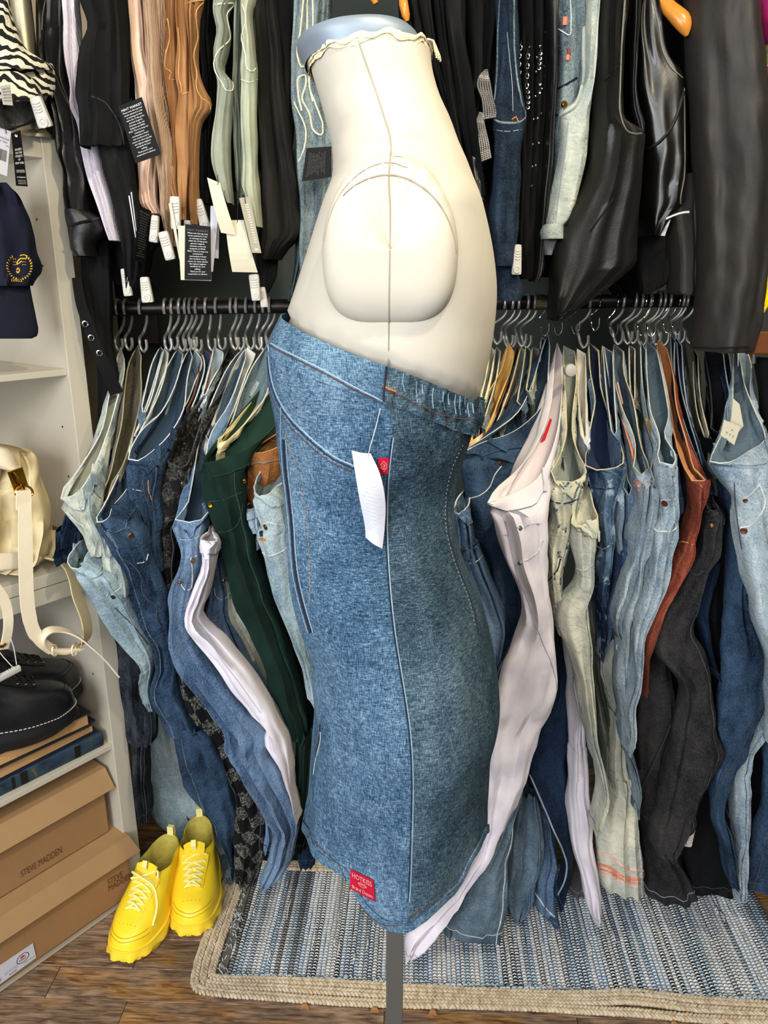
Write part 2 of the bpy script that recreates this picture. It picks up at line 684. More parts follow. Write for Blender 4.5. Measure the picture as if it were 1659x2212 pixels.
# ---------------------------------------------------------------- jeans hung by the back of the waistband
JN = 36
SEAM_DK = plain('indigo seam thread', (52, 74, 100), 0.9, var=0.3, vscale=200)
SEAM_MD = plain('mid blue seam thread', (92, 118, 146), 0.9, var=0.3, vscale=200)
SEAM_LT = plain('pale blue seam thread', (132, 152, 164), 0.9, var=0.3, vscale=200)
PWR = 0.75
def ring_points(Lp, Rp, n, yt, yf, pw=1.0):
    """waist opening: pixel outline of the left rim (top to bottom) and of the right rim (top to bottom)"""
    ys = [p[1] for p in Lp + Rp]
    y0, y1 = min(ys), max(ys)
    pw = PWR
    half = n // 2
    a = smooth_path([tuple(p) for p in Lp], half + 1)
    c = smooth_path([tuple(p) for p in Rp], half + 1)
    seq = a[:half] + [((a[-1][0] + c[-1][0]) / 2, (a[-1][1] + c[-1][1]) / 2)] + list(reversed(c))[1:half]
    out = []
    for x, y in seq:
        t = (y - y0) / max(1, y1 - y0)
        out.append(at(x, y, yt + (yf - yt) * t ** pw))
    return out

def jeans(name, label, mat, rows, Lp=None, Rp=None, yt=1.585, yf=1.3, legs=(), edge=None, fold=0.022, wr=0.009, seed=None, b=0.03,
          lines=(), studs=(), band=True, seam=0.12, seam_mat=None, hem=True, loops=(0.3, 0.62), tilt=0.0, cat='jeans', group=None, patch=None, bandmat=None, low=None):
    seed = seed if seed is not None else random.random() * 50
    edge = edge or W_EDGE
    yfun = yf
    if low is not None:
        ya, yb = rows[0][0], rows[-1][0]
        yfun = lambda y: yf + (low - yf) * max(0, min(1, (y - ya) / (yb - ya)))
    body = row_grid(rows, yfun, b=b, n=JN, m=max(14, int((rows[-1][0] - rows[0][0]) / 16)), fold=fold, wr=wr, seed=seed, tilt=tilt)
    front = body
    if Lp:
        rim = ring_points(Lp, Rp, JN, yt, yf + 0.004)
        J = 12
        top = []
        first = body[0]
        for j in range(J):
            t = j / J
            e = t * t * (3 - 2 * t) * 0.35 + t * 0.65
            row = []
            for i in range(JN):
                q = rim[i].lerp(first[i], e)
                k = math.sin(PI * t)
                q = q + V((0, 1, 0)) * (0.006 * k * nz(i * 0.35 + seed, t * 3, seed)) + V((1, 0, 0)) * (0.006 * k * nz(seed, i * 0.5, t * 4))
                row.append(q)
            top.append(row)
        body = top + body
    base = sum(body[-1], V()) / JN
    base.z = min(p.z for p in body[-1])
    root = thing(name, label, cat, base, group or 'jeans and trousers on the lower rail')
    mb = MB()
    mb.grid(lip(body) if hem else body, flip=True)
    o = mb.build('trouser_body', mat, root, angle=70)
    grids = [body]
    for lrows, lyf in legs:
        g = row_grid(lrows, lyf, b=b * 0.9, n=JN, m=max(10, int((lrows[-1][0] - lrows[0][0]) / 18)), fold=fold, wr=wr, seed=seed + 9, tilt=tilt)
        MB().grid(lip(g), flip=True).build('leg', mat, root, angle=70)
        grids.append(g)
    surf = Surf(grids)
    sm = seam_mat or {'dark blue denim': SEAM_DK, 'inky blue denim': SEAM_DK, 'mid blue denim': SEAM_MD, 'dusty mid blue denim': SEAM_MD, 'light blue denim': SEAM_LT, 'black denim': D_EDGE, 'faded black marbled denim': D_EDGE}.get(mat.name, SEAM_LT)
    if Lp and band:
        # waistband follows the rim, 34 mm deep, standing proud of the cloth
        rows_b = []
        c0 = [sum((r[i] for i in range(JN)), V()) / JN for r in body[:16]]
        NB = 4
        cols = []
        for i in range(JN):
            path = [body[j][i] for j in range(14)]
            acc, k = 0.0, 0
            pts = [path[0]]
            for q in range(1, NB + 1):
                want = 0.034 * q / NB
                while k < 12 and acc + (path[k + 1] - path[k]).length < want:
                    acc += (path[k + 1] - path[k]).length
                    k += 1
                seg = (path[k + 1] - path[k])
                u = (want - acc) / max(seg.length, 1e-6)
                pts.append(path[k] + seg * min(1, max(0, u)))
            cols.append(pts)
        def outn(i, q):
            a = cols[(i + 1) % JN][q] - cols[(i - 1) % JN][q]
            d = cols[i][min(q + 1, NB)] - cols[i][max(q - 1, 0)]
            nn = d.cross(a)
            if nn.length < 1e-9:
                return V((0, -1, 0))
            nn.normalize()
            return nn
        g = []
        for q, off in ((0, 0.0002), (0, 0.0026), (1, 0.003), (2, 0.003), (3, 0.003), (4, 0.0026), (4, 0.0)):
            g.append([cols[i][q] + outn(i, q) * off for i in range(JN)])
        mbb = MB()
        mbb.grid(g, flip=True)
        mbb.tube([cols[i][0] + outn(i, 0) * 0.0012 for i in range(JN)], 0.00135, 6, 1, closed=True)  # rim tube; its pale edge colours paint a fold catching light
        mbb.tube([cols[i][4] + outn(i, 4) * 0.003 for i in range(JN)], 0.0007, 4, 2, closed=True)
        wb = mbb.build('waistband', [bandmat or mat, edge, sm], root, angle=60)
        for f in loops:
            i = int(f * JN) % JN
            pts, sides = [], []
            for q in range(NB + 1):
                pts.append(cols[i][q] + outn(i, q) * 0.005)
                sides.append((cols[(i + 1) % JN][q] - cols[(i - 1) % JN][q]))
            pts[0] = pts[0] + (pts[0] - pts[1]) * 0.25
            pts[-1] = pts[-1] + (pts[-1] - pts[-2]) * 0.4
            MB().ribbon(pts, sides, 0.010, 0.0022, 0).build('belt_loop', [mat], wb, angle=60)
        if patch:
            i0, i1, pm = patch
            a, c = int(i0 * JN), int(i1 * JN)
            gp = [[cols[i % JN][q] + outn(i % JN, q) * 0.0045 for i in range(a, c + 1)] for q in (0, 1, 2, 3, 4)]
            MB().grid(gp, False, flip=True).build('back_label', pm, wb)
    if seam is not None:
        mbs = MB()
        i = int((0.5 + seam) * JN) % JN
        r0 = 3 if Lp else 0
        pts, rad = [], []
        seq = body[r0:]
        fine = smooth_path([tuple(r[i]) for r in seq], len(seq) * 4)
        for q, p_ in enumerate(fine):
            pts.append(V(p_))
            rad.append(0.0012 + 0.0011 * max(0, nz(q * 0.9 + seed, 3.3, seed)))
        mbs.tube(pts, rad, 5)
        mbs.build('side_seam', sm, root)
    if hem:
        for g_ in grids:
            mbh = MB()
            if len(g_) > 6:
                k = 2
                mbh.tube([p + (p - sum(g_[-k], V()) / JN).normalized() * 0.0006 for p in g_[-k]], 0.0008, 4, closed=True)
                mbh.build('hem_stitching', sm, root)
    if lines:
        by = {}
        for ln in lines:
            m_, r_, pts = ln[0], ln[1], ln[2]
            by.setdefault(ln[3] if len(ln) > 3 else 'pocket_edge', {}).setdefault(len(by) * 1000 + lines.index(ln), (m_, []))[1].append((r_, pts))
        for nm, dd in by.items():
            for m_, lst in dd.values():
                mbl = MB()
                for r_, pts in lst:
                    draw(mbl, surf, pts, r_)
                if mbl.v:
                    mbl.build(nm, m_, root)
    for (x, y), r_, m_ in studs:
        mbl = MB()
        stud(mbl, surf, x, y, r_, 0.003)
        if mbl.v:
            mbl.build('rivet' if r_ < 0.005 else 'button', m_, root)
    root['_surf'] = 0
    del root['_surf']
    return root, surf

def garment(name, label, cat, rows, mat, yf, b=0.03, fold=0.02, fk=3.0, wr=0.004, wk=4, seed=None, group=None, part='cloth_body', n=36, lines=(),
            p=0.8, hem=None, tilt=0.0, single=False, clamp=False):
    seed = seed if seed is not None else random.random() * 50
    g = row_grid(rows, yf, b=b, n=n, m=max(12, int(abs(rows[-1][0] - rows[0][0]) / 14)), fold=fold, fk=fk, wr=wr, wk=wk, seed=seed, p=p, tilt=tilt, clamp=clamp)
    if single:
        o = MB().grid(lip(g), flip=True).build(name, mat, None, angle=70)
        tag(o, label, cat, group)
        return o, Surf([g])
    base = sum(g[-1], V()) / n
    root = thing(name, label, cat, base, group)
    MB().grid(lip(g), flip=True).build(part, mat, root, angle=70)
    s = Surf([g])
    for ln in lines:
        mbl = MB()
        draw(mbl, s, ln[2], ln[1])
        if mbl.v:
            mbl.build(ln[3] if len(ln) > 3 else 'seam', ln[0], root)
    if hem:
        MB().tube([q for q in g[-2]], hem[1], 5, closed=True).build('hem', hem[0], root)
    return root, s

def add_rows(root, rows, mat, yf, part, b=0.02, fold=0.008, wr=0.003, seed=1, n=28, tilt=0.0, p=0.8, pos=None, nv=None, clamp=False, fk=3):
    g = row_grid(rows, yf, b=b, n=n, m=max(8, int(abs(rows[-1][0] - rows[0][0]) / 12)), fold=fold, wr=wr, seed=seed, tilt=tilt, p=p, pos=pos, nv=nv, clamp=clamp, fk=fk)
    MB().grid(lip(g, 0.008), flip=True).build(part, mat, root, angle=70)
    return Surf([g])
# ================================================================= the setting
def wood_floor():
    t = NT('worn oak boards')
    oi = t.n('ShaderNodeObjectInfo')
    off = t.n('ShaderNodeVectorMath', operation='SCALE')
    off.inputs[0].default_value = (7.3, 3.1, 0)
    t.l(oi.outputs['Random'], off.inputs['Scale'])
    ad = t.n('ShaderNodeVectorMath', operation='ADD')
    t.l(t.tc.outputs['Object'], ad.inputs[0]); t.l(off.outputs[0], ad.inputs[1])
    g1 = t.noise(44, 6, vec=t.mapping((0.28, 1.6, 1), src=ad.outputs[0]), dist=1.4)
    g2 = t.noise(220, 4, vec=t.mapping((0.08, 1, 1), src=ad.outputs[0]))
    g3 = t.noise(6.5, 5, vec=t.mapping((0.6, 1.4, 1), src=ad.outputs[0]), rough=0.6)
    base = t.ramp(g1, [(0.25, lin((74, 58, 46))), (0.5, lin((128, 104, 84))), (0.75, lin((170, 144, 118)))])
    amber = t.ramp(g1, [(0.3, lin((94, 58, 24))), (0.7, lin((190, 134, 62)))])
    k = t.ramp(g3, [(0.52, (0, 0, 0)), (0.68, (1, 1, 1))])
    col = t.mix(k, base, amber)
    d = t.ramp(g2, [(0.36, lin((60, 48, 40))), (0.5, (1, 1, 1, 1))])
    col = t.mix(0.6, col, d, 'MULTIPLY')
    r = t.math('MULTIPLY', t.math('SUBTRACT', oi.outputs['Random'], 0.5), 0.35)
    hsv = t.n('ShaderNodeHueSaturation')
    t.l(t.math('ADD', r, 1.0), hsv.inputs['Value'])
    t.l(col, hsv.inputs['Color'])
    t.color(hsv.outputs[0])
    t.set(Specular_IOR_Level=0.35)
    t.l(t.ramp(g3, [(0.3, (0.55, 0.55, 0.55)), (0.8, (0.3, 0.3, 0.3))]), t.b.inputs['Roughness'])
    t.bump(t.math('ADD', g2, g1), 0.35, 0.001)
    return t.m
M_WOOD = wood_floor()
M_SUB = plain('dark subfloor', (20, 14, 10), 0.9)
fl = MB().box((0.2, 1.0, -0.035), (4.4, 4.4, 0.03)).build('floor', M_SUB, None, smooth=False)
tag(fl, kind='structure')
FR = math.radians(-2.3)
FU, FV = V((math.cos(FR), math.sin(FR), 0)), V((-math.sin(FR), math.cos(FR), 0))
rng = random.Random(4)
MESH_PL = {}
PW = 0.0755
plank_o = V((-0.782, 1.208, 0))
for r_ in range(-7, 11):
    far = r_ > 7 or r_ < -4
    x = -1.0 + (rng.random() * -0.5)
    while x < 1.95:
        ln = rng.choice((0.38, 0.52, 0.66, 0.8)) * (1.5 if far else 1)
        key = round(ln, 2)
        if key not in MESH_PL:
            mb = MB()
            w, h, bv = PW - 0.0012, 0.02, 0.0008
            # board with a small chamfer along its long edges
            for dx, a in ((0, ln - 0.0014),):
                ring = [(-w / 2, -h), (-w / 2, -bv), (-w / 2 + bv, 0), (w / 2 - bv, 0), (w / 2, -bv), (w / 2, -h)]
                mb.add([(0, y, z) for y, z in ring] + [(a, y, z) for y, z in ring],
                       [(k, k + 6, (k + 1) % 6 + 6, (k + 1) % 6)[::-1] for k in range(6)] + [(0, 1, 2, 3, 4, 5)[::-1], (6, 7, 8, 9, 10, 11)])
            me_o = mb.build('plank', M_WOOD, fl, smooth=False, recalc=True)
            MESH_PL[key] = me_o.data
        else:
            me_o = bpy.data.objects.new('plank', MESH_PL[key])
            COL.objects.link(me_o)
            me_o.parent = fl
        c = plank_o + FU * (x + 0.782) + FV * ((r_ + 0.5) * PW)
        me_o.location = (c.x, c.y, rng.uniform(-0.0006, 0.0004))
        me_o.rotation_euler = (0, 0, FR)
        x += ln
M_WALL = plain('dark green grey paint', (62, 68, 62), 0.8, bump=0.1, bscale=90, var=0.08)
M_BEIGE = plain('cream wall paint', (178, 160, 132), 0.8, bump=0.08, bscale=60, var=0.05)
w = MB().box((0.5, 2.0, 1.3), (3.4, 0.06, 2.7)).build('wall_back', M_WALL, None, smooth=False); tag(w, kind='structure')
ax = (E1, E2, UP)
w = MB().box(L(0.78, 0.36, 1.3), (2.2, 0.05, 2.7), ax).build('wall_left', M_BEIGE, None, smooth=False); tag(w, kind='structure')
w = MB().box((1.78, 1.0, 1.3), (0.06, 2.2, 2.7)).build('wall_right', M_WALL, None, smooth=False); tag(w, kind='structure')
w = MB().box((0.2, 1.0, 2.68), (4.4, 4.4, 0.05)).build('ceiling', plain('white ceiling paint', (200, 196, 188), 0.85), None, smooth=False); tag(w, kind='structure')
M_OUT = plain('mauve grey plate', (92, 80, 80), 0.6)
p0, p1 = at(262, 668, 1.965), at(345, 742, 1.965)
w = MB().box(((p0.x + p1.x) / 2, 1.963, (p0.z + p1.z) / 2), (p1.x - p0.x, 0.012, p0.z - p1.z)).build('trim_1', M_OUT, None, bevel=0.002); tag(w, kind='structure')

# ================================================================= rack rails and upright
IRON = plain('blackened iron pipe', (34, 32, 30), 0.38, 0.7, bump=0.25, bscale=80, var=0.5, vscale=18)
BZ0, BZ1 = 1.338, 1.356
def bar_z(x):
    return BZ0 + (BZ1 - BZ0) * (x + 0.6) / 1.23
rail = thing('clothes_rail', 'black iron pipe rail the jeans hang from, below the upper row', 'clothes rail', (0, 1.6, 1.34))
pa, pb = V((-0.63, 1.6, bar_z(-0.63))), V((0.74, 1.6, bar_z(0.74)))
MB().tube([pa, pb], 0.0138, 20).build('pipe', IRON, rail)
for x in (-0.6, 0.70):
    MB().lathe((x, 1.6, bar_z(x)), [(0.0165, -0.018), (0.0185, -0.015), (0.0185, 0.015), (0.0165, 0.018)], 18, (1, 0, 0)).build('collar', IRON, rail)
q = at(1170, 655, 1.6)
MB().lathe((q.x, 1.6, bar_z(q.x)), [(0.0152, -0.018), (0.0156, 0.0), (0.0152, 0.018)], 18, (1, 0, 0)).build('sleeve', plain('worn steel', (150, 140, 110), 0.3, 0.9), rail)
MB().tube([pb, (0.76, 1.6, 1.36), (0.76, 1.95, 1.36)], 0.0138, 14).build('wall_bracket', IRON, rail)
MB().tube([pa, (-0.66, 1.6, 1.335), (-0.66, 1.96, 1.335)], 0.0138, 14).build('wall_bracket', IRON, rail)
UZ = 1.905
rail2 = thing('clothes_rail', 'upper iron pipe rail above the frame carrying black tops and jackets', 'clothes rail', (0, 1.46, UZ))
MB().tube([(-0.75, 1.46, UZ), (1.1, 1.46, UZ)], 0.0138, 18).build('pipe', IRON, rail2)
for x in (-0.75, 1.1):
    MB().tube([(x, 1.46, UZ), (x, 1.97, UZ)], 0.0138, 14).build('wall_bracket', IRON, rail2)
M_GALV = plain('galvanised steel pipe', (148, 142, 120), 0.4, 0.75, bump=0.1, var=0.3, vscale=25)
pp = at(60, 150, 1.47)
post = thing('upright_pipe', 'thick galvanised steel pipe standing behind the white shelf', 'pipe', (pp.x, pp.y, 0.0))
MB().tube([(pp.x, pp.y, 1.632), (pp.x, pp.y, 2.65)], 0.0185, 22).build('pipe', M_GALV, post)
MB().lathe((pp.x, pp.y, 1.63), [(0.03, 0), (0.03, 0.005), (0.022, 0.012)], 20).build('flange', M_GALV, post)

# ================================================================= white shelf unit
M_SH = plain('cream white laminate', (184, 177, 160), 0.45, var=0.03)
M_SHB = plain('shelf back board', (190, 182, 180), 0.6)
sh = thing('shelf_unit', 'tall white open shelf unit standing left of the jeans rack', 'shelf', L(0.5, 0.16, 0))
def sbox(name, s0, s1, d0, d1, z0, z1, mat=M_SH, bev=0.0012, par=sh):
    return MB().box(L((s0 + s1) / 2, (d0 + d1) / 2, (z0 + z1) / 2), (abs(s1 - s0), abs(d1 - d0), abs(z1 - z0)), ax).build(name, mat, par, smooth=False, bevel=bev)
SD, SW = 0.32, 0.95
sbox('side_panel', -0.018, 0.018, 0.0, SD, 0.0, 0.81)
sbox('side_panel', -0.018, 0.018, 0.0, SD, 0.811, 1.632)
sbox('side_panel', SW, SW + 0.03, 0.0, SD, 0.0, 1.63)
sbox('top_board', 0.018, SW, 0.002, SD, 1.598, 1.631)
sbox('shelf_board', 0.018, SW, 0.006, SD, 1.2225, 1.2345)
sbox('shelf_board', 0.018, SW, 0.002, SD, 0.8255, 0.850)
sbox('shelf_board', 0.018, SW, 0.004, SD, 0.790, 0.8235)
sbox('shelf_board', 0.018, SW, 0.006, SD, 0.408, 0.4205)
sbox('bottom_board', 0.018, SW, 0.002, SD, 0.002, 0.030)
sbox('back_board', -0.01, SW, SD, SD + 0.006, 0.0, 1.63, M_SHB)
for z in (0.14, 0.33, 0.58, 0.70, 1.02, 1.12, 1.42, 1.5):
    MB().lathe(L(0.0184, 0.045, z), [(0.0022, 0), (0.0022, 0.0004)], 8, E1).build('peg_hole', plain('dark hole', (24, 20, 18), 0.9), sh)

# ---- shoe boxes
KRAFT = plain('brown kraft card', (146, 110, 72), 0.75, bump=0.06, bscale=160, var=0.07, vscale=30)
KRAFTL = plain('lighter kraft card', (158, 124, 84), 0.75, bump=0.06, bscale=160, var=0.07, vscale=30)
PRINT = plain('brown printed lettering', (96, 56, 30), 0.8)
def shoe_box(label, s0, s1, z0, z1, lid, d0):
    b = thing('shoe_box', label, 'box', L((s0 + s1) / 2, 0.15, z0))
    mb = MB()
    t = 0.0025
    w, d1 = s1 - s0, d0 + 0.25
    c = lambda s, d, z: L(s, d, z)
    for a0, a1, b0, b1, c0, c1 in ((s0, s1, d0, d0 + t, z0, z1 - lid * 0.2), (s0, s1, d1 - t, d1, z0, z1 - lid * 0.2), (s0, s0 + t, d0, d1, z0, z1 - lid * 0.2), (s1 - t, s1, d0, d1, z0, z1 - lid * 0.2), (s0, s1, d0, d1, z0, z0 + t)):
        mb.box(c((a0 + a1) / 2, (b0 + b1) / 2, (c0 + c1) / 2), (a1 - a0, b1 - b0, c1 - c0), ax)
    mb.build('carton', KRAFT, b, smooth=False)
    # lid whose front flap leans out
    e = 0.006
    zt = z1
    zl = z1 - lid
    vs = [c(s0 - e, d0 - 0.004, zt), c(s1 + e, d0 - 0.004, zt), c(s1 + e, d1 + 0.004, zt), c(s0 - e, d1 + 0.004, zt),
          c(s0 - e - (0.014 if z0 < 0.1 else 0.004), d0 - (0.022 if z0 < 0.1 else 0.028), zl), c(s1 + e, d0 - (0.022 if z0 < 0.1 else 0.028), zl), c(s1 + e, d1 + 0.008, zl), c(s0 - e - 0.004, d1 + 0.008, zl)]
    mb = MB()
    mb.add(vs, [(0, 1, 2, 3), (0, 4, 5, 1), (1, 5, 6, 2), (2, 6, 7, 3), (3, 7, 4, 0)])
    o = mb.build('lid', KRAFTL, b, smooth=False, recalc=True)
    so = o.modifiers.new('solid', 'SOLIDIFY'); so.thickness = 0.002
    return b
BX1 = shoe_box('lower brown cardboard shoe box with white price sticker, on the bottom board', 0.021, 0.46, 0.0305, 0.190, 0.042, -0.012)
BX2 = shoe_box('upper brown cardboard shoe box lying on top of the other one', 0.034, 0.47, 0.191, 0.358, 0.044, 0.030)
def face_fn(d):
    def fn(px, py):
        return on_s(px, py, d)
    return fn
mb = MB()
f = face_fn(0.029)
def quadpx(fnp, tl, tr, br, bl, off=0.0):
    return quad_fn(fnp(*tl), fnp(*tr), fnp(*br), fnp(*bl), off)
sx = P('s6', [(130, 905), (395, 740), (402, 785), (137, 945)])
text_on(mb, 'STEVE MADDEN', quadpx(f, *sx, off=0.0006), 0, 1, 0, 1)
mb.build('printed_lettering', PRINT, BX2, smooth=False)
f = face_fn(-0.013)
mb = MB()
sx = P('s6', [(694, 960), (792, 900), (796, 940), (698, 995)])
text_on(mb, 'STEVE', quadpx(f, *sx, off=0.0006), 0, 1, 0, 1)
sx = P('s6', [(700, 1000), (852, 906), (856, 945), (704, 1037)])
text_on(mb, 'MADDEN', quadpx(f, *sx, off=0.0006), 0, 1, 0, 1)
mb.build('printed_lettering', PRINT, BX1, smooth=False)
# price sticker on the lower box
stq = P('s6', [(-60, 1556), (212, 1372), (233, 1464), (-60, 1680)])
fn = quadpx(f, *stq, off=0.001)
MB().slab([fn(0, 1), fn(1, 1), fn(1, 0), fn(0, 0)], fn.n * -0.0008).build('price_sticker', PAPERW, BX1, smooth=False, recalc=True)
fn2 = quadpx(f, *stq, off=0.0014)
mb = MB()
mb.tube([fn2(0.72 + 0.14 * math.cos(a * PI / 9), 0.56 + 0.26 * math.sin(a * PI / 9)) for a in range(18)], 0.0006, 4, 0, closed=True)
text_on(mb, 'MINT', fn2, 0.64, 0.80, 0.42, 0.56)
text_on(mb, '7', fn2, 0.19, 0.23, 0.10, 0.28)
text_on(mb, '$130.00', fn2, 0.40, 0.56, 0.10, 0.2)
for i in range(3):
    text_on(mb, 'shoe style and size', fn2, 0.3, 0.6, 0.40 - i * 0.06, 0.43 - i * 0.06)
text_on(mb, 'MARKET PLACE', fn2, 0.72, 0.97, 0.16, 0.22)
mb.build('sticker_print', INKK, BX1, smooth=False)
mb = MB()
for a in range(1):
    vs = [fn2(0.72, 0.74), fn2(0.78, 0.66), fn2(0.76, 0.58), fn2(0.68, 0.58), fn2(0.66, 0.66)]
    mb.add(vs, [(0, 1, 2, 3, 4)])
mb.build('sticker_emblem', plain('red print', (200, 60, 50), 0.7), BX1, smooth=False)

# ---- books on the shelf at z = .4205
PAGES = plain('aged page edges', (186, 142, 92), 0.85, bump=0.3, bscale=300, var=0.15, vscale=60)
def book(label, cover, z0, h, s0, s1, d0, d1, rot, spine_out=False):
    b = thing('book', label, 'book', L((s0 + s1) / 2, (d0 + d1) / 2, z0), 'stack of old books under the black shoes')
    e1r = (E1 * math.cos(rot) + E2 * math.sin(rot))
    e2r = (E2 * math.cos(rot) - E1 * math.sin(rot))
    axr = (e1r, e2r, UP)
    c = L((s0 + s1) / 2, (d0 + d1) / 2, 0)
    w, d = s1 - s0, d1 - d0
    t = 0.003
    MB().box(c + UP * (z0 + h / 2), (w - 0.012, d - 0.014, h - 2 * t), axr).build('pages', PAGES, b, smooth=False)
    MB().box(c + UP * (z0 + t / 2), (w, d, t), axr).build('cover', cover, b, smooth=False, bevel=0.0008)
    MB().box(c + UP * (z0 + h - t / 2), (w, d, t), axr).build('cover', cover, b, smooth=False, bevel=0.0008)
    sd = -1 if spine_out else 1
    sp = []
    for i in range(7):
        a = PI * i / 6
        sp.append((math.sin(a) * 0.005, -math.cos(a) * h / 2))
    g = [[c + UP * (z0 + h / 2 + zz) + e2r * (sd * (d / 2 - 0.002 + dd)) + e1r * x for dd, zz in sp] for x in (-w / 2, w / 2)]
    g2 = [[c + UP * (z0 + h / 2 + zz * 0.8) + e2r * (sd * (d / 2 - 0.006)) + e1r * x for dd, zz in sp] for x in (-w / 2, w / 2)]
    m = MB().grid(g, False).grid(g2, False)
    m.build('spine', cover, b, recalc=True)
    return b, c, e1r, e2r, w, d, sd
COV_N = cloth('navy book cloth', (22, 30, 48), (12, 16, 28), 60)
def ornate():
    t = NT('marbled blue and gold book cloth')
    n = t.noise(34, 5)
    t.color(t.ramp(n, [(0.35, lin((16, 24, 34))), (0.5, lin((28, 52, 74))), (0.62, lin((40, 58, 62))), (0.72, lin((128, 104, 58)))]))
    t.set(Roughness=0.6)
    return t.m
COV_O = ornate()
bk, c, e1r, e2r, w, d, sd = book('ornate blue and gold book with banded spine, lowest of the stack', COV_O, 0.421, 0.034, 0.028, 0.46, 0.022, 0.20, 0.03, True)
mb = MB()
for k, (x, ww) in enumerate(((-0.155, 0.012), (-0.04, 0.014), (-0.018, 0.006), (0.055, 0.008), (0.075, 0.02), (0.12, 0.006))):
    mb.box(c + UP * (0.421 + 0.017) + e2r * (-d / 2 - 0.0032) + e1r * x, (ww, 0.0012, 0.026), (e1r, e2r, UP))
mb.build('spine_band', plain('black gilt band', (18, 16, 14), 0.5), bk, smooth=False)
mb = MB()
for i in range(4):
    for x in (0.066, 0.083):
        mb.box(c + UP * (0.421 + 0.009 + i * 0.0055) + e2r * (-d / 2 - 0.0042) + e1r * x, (0.009, 0.0006, 0.002), (e1r, e2r, UP))
mb.build('gilt_lettering', plain('dull gold print', (150, 126, 70), 0.5), bk, smooth=False)
book('navy covered book with tan page edges, second from the bottom of the stack', COV_N, 0.4555, 0.03, 0.040, 0.44, 0.018, 0.19, -0.02)
book('dark covered book with tan pages, directly under the black shoes', plain('black book cloth', (20, 20, 26), 0.7), 0.486, 0.033, 0.052, 0.42, 0.012, 0.19, 0.03)

# ================================================================= dress form
MY = 0.88
SIL = [(60, 694, 905), (105, 668, 925), (130, 670, 929), (163, 679, 933), (217, 694, 948), (271, 708, 973), (318, 717, 991), (362, 719, 1010), (390, 716, 1021), (427, 702, 1035),
       (470, 687, 1047), (517, 672, 1058), (564, 657, 1066), (615, 640, 1071), (669, 621, 1070), (690, 612, 1068), (738, 590, 1062), (785, 585, 1052), (821, 588, 1042),
       (857, 594, 1034), (900, 602, 1022), (947, 606, 1008), (1020, 613, 985), (1092, 621, 976), (1146, 626, 980), (1204, 631, 996), (1240, 634, 1012), (1284, 640, 1034),
       (1339, 656, 1050), (1377, 669, 1059), (1411, 674, 1065), (1461, 679, 1071), (1516, 682, 1070), (1580, 677, 1053), (1633, 674, 1047), (1700, 669, 1046), (1760, 661, 1044), (1800, 655, 1042), (1900, 650, 1040), (2000, 650, 1040)]
def sil_at(z):
    # pixel row of height z on the centre plane
    d = V((0, MY, z - 1.4))
    fwd = d.y * CP - d.z * SP
    upv = d.y * SP + d.z * CP
    py = 1106 - upv / fwd * F_PX
    py = max(60, min(2000, py))
    for i in range(len(SILS) - 1):
        if SILS[i][0] <= py <= SILS[i + 1][0]:
            t = (py - SILS[i][0]) / (SILS[i + 1][0] - SILS[i][0])
            xl = SILS[i][1] * (1 - t) + SILS[i + 1][1] * t
            xr = SILS[i][2] * (1 - t) + SILS[i + 1][2] * t
            break
    depth = fwd
    return (xl - 829.5) / F_PX * depth, (xr - 829.5) / F_PX * depth
SILS = smooth_path([tuple(map(float, s)) for s in SIL], 400)
SILS = sorted(SILS)
def lerp_tab(tab, x):
    if x <= tab[0][0]:
        return tab[0][1]
    for (a, b), (c, d) in zip(tab, tab[1:]):
        if x <= c:
            t = (x - a) / (c - a)
            t = t * t * (3 - 2 * t)
            return b + (d - b) * t
    return tab[-1][1]
# half depth towards the viewer, from the floor up (z, b)
BT = [(0.60, 0.150), (0.75, 0.155), (0.92, 0.165), (1.03, 0.155), (1.16, 0.112), (1.26, 0.128), (1.34, 0.142), (1.42, 0.15), (1.47, 0.148), (1.505, 0.115), (1.54, 0.078), (1.58, 0.060), (1.64, 0.056), (1.7, 0.055)]
def half_b(z):
    return lerp_tab(BT, z)
def form_pt(th, z, inset=0.0, p=0.92, zt=None):
    """th 0 = back of the figure (picture right), PI/2 = nearest the viewer, PI = front (picture left)"""
    xl, xr = sil_at(z)
    b = half_b(z)
    k = 1.0 / math.sqrt(1 + (b / MY) ** 2)
    a = (xr - xl) / 2 * k - inset
    xc = (xl + xr) / 2
    return V((xc + a * sup(math.cos(th), p), MY - (b - inset) * sup(math.sin(th), p), z if zt is None else zt))
M_LINEN = cloth('cream linen cover', (190, 184, 171), (180, 173, 159), 12, 0.85, 0.12)
form = thing('dress_form', 'cream fabric dress form turned side on, wearing the denim dress', 'mannequin', (0.015, MY, 0.0))
zc = [0.62 + (1.575 - 0.62) * i / 90 for i in range(91)]
def neck_tilt(th, z):
    # the cut of the neck rises towards the back of the figure and a little to the viewer
    k = max(0, (z - 1.50) / 0.11)
    return k * (0.006 * math.cos(th) + 0.008 * math.sin(th))
def dress_top(th):
    x = math.cos(th)
    return 1.3135 + (-0.0475) * x + 0.008 * max(0, math.sin(th)) ** 2
rows = []
for i in range(100):
    z = 0.80 + (1.612 - 0.80) * i / 99
    row = []
    for k in range(64):
        th = 2 * PI * k / 64
        ins = 0.007 if z < dress_top(th) + 0.004 else 0.0
        if z < 1.2:
            ins = 0.012
        row.append(form_pt(th, z, ins, zt=z + neck_tilt(th, z)))
    rows.append(row)
bodyg = rows
MB().grid(rows).build('torso', M_LINEN, form, angle=80)
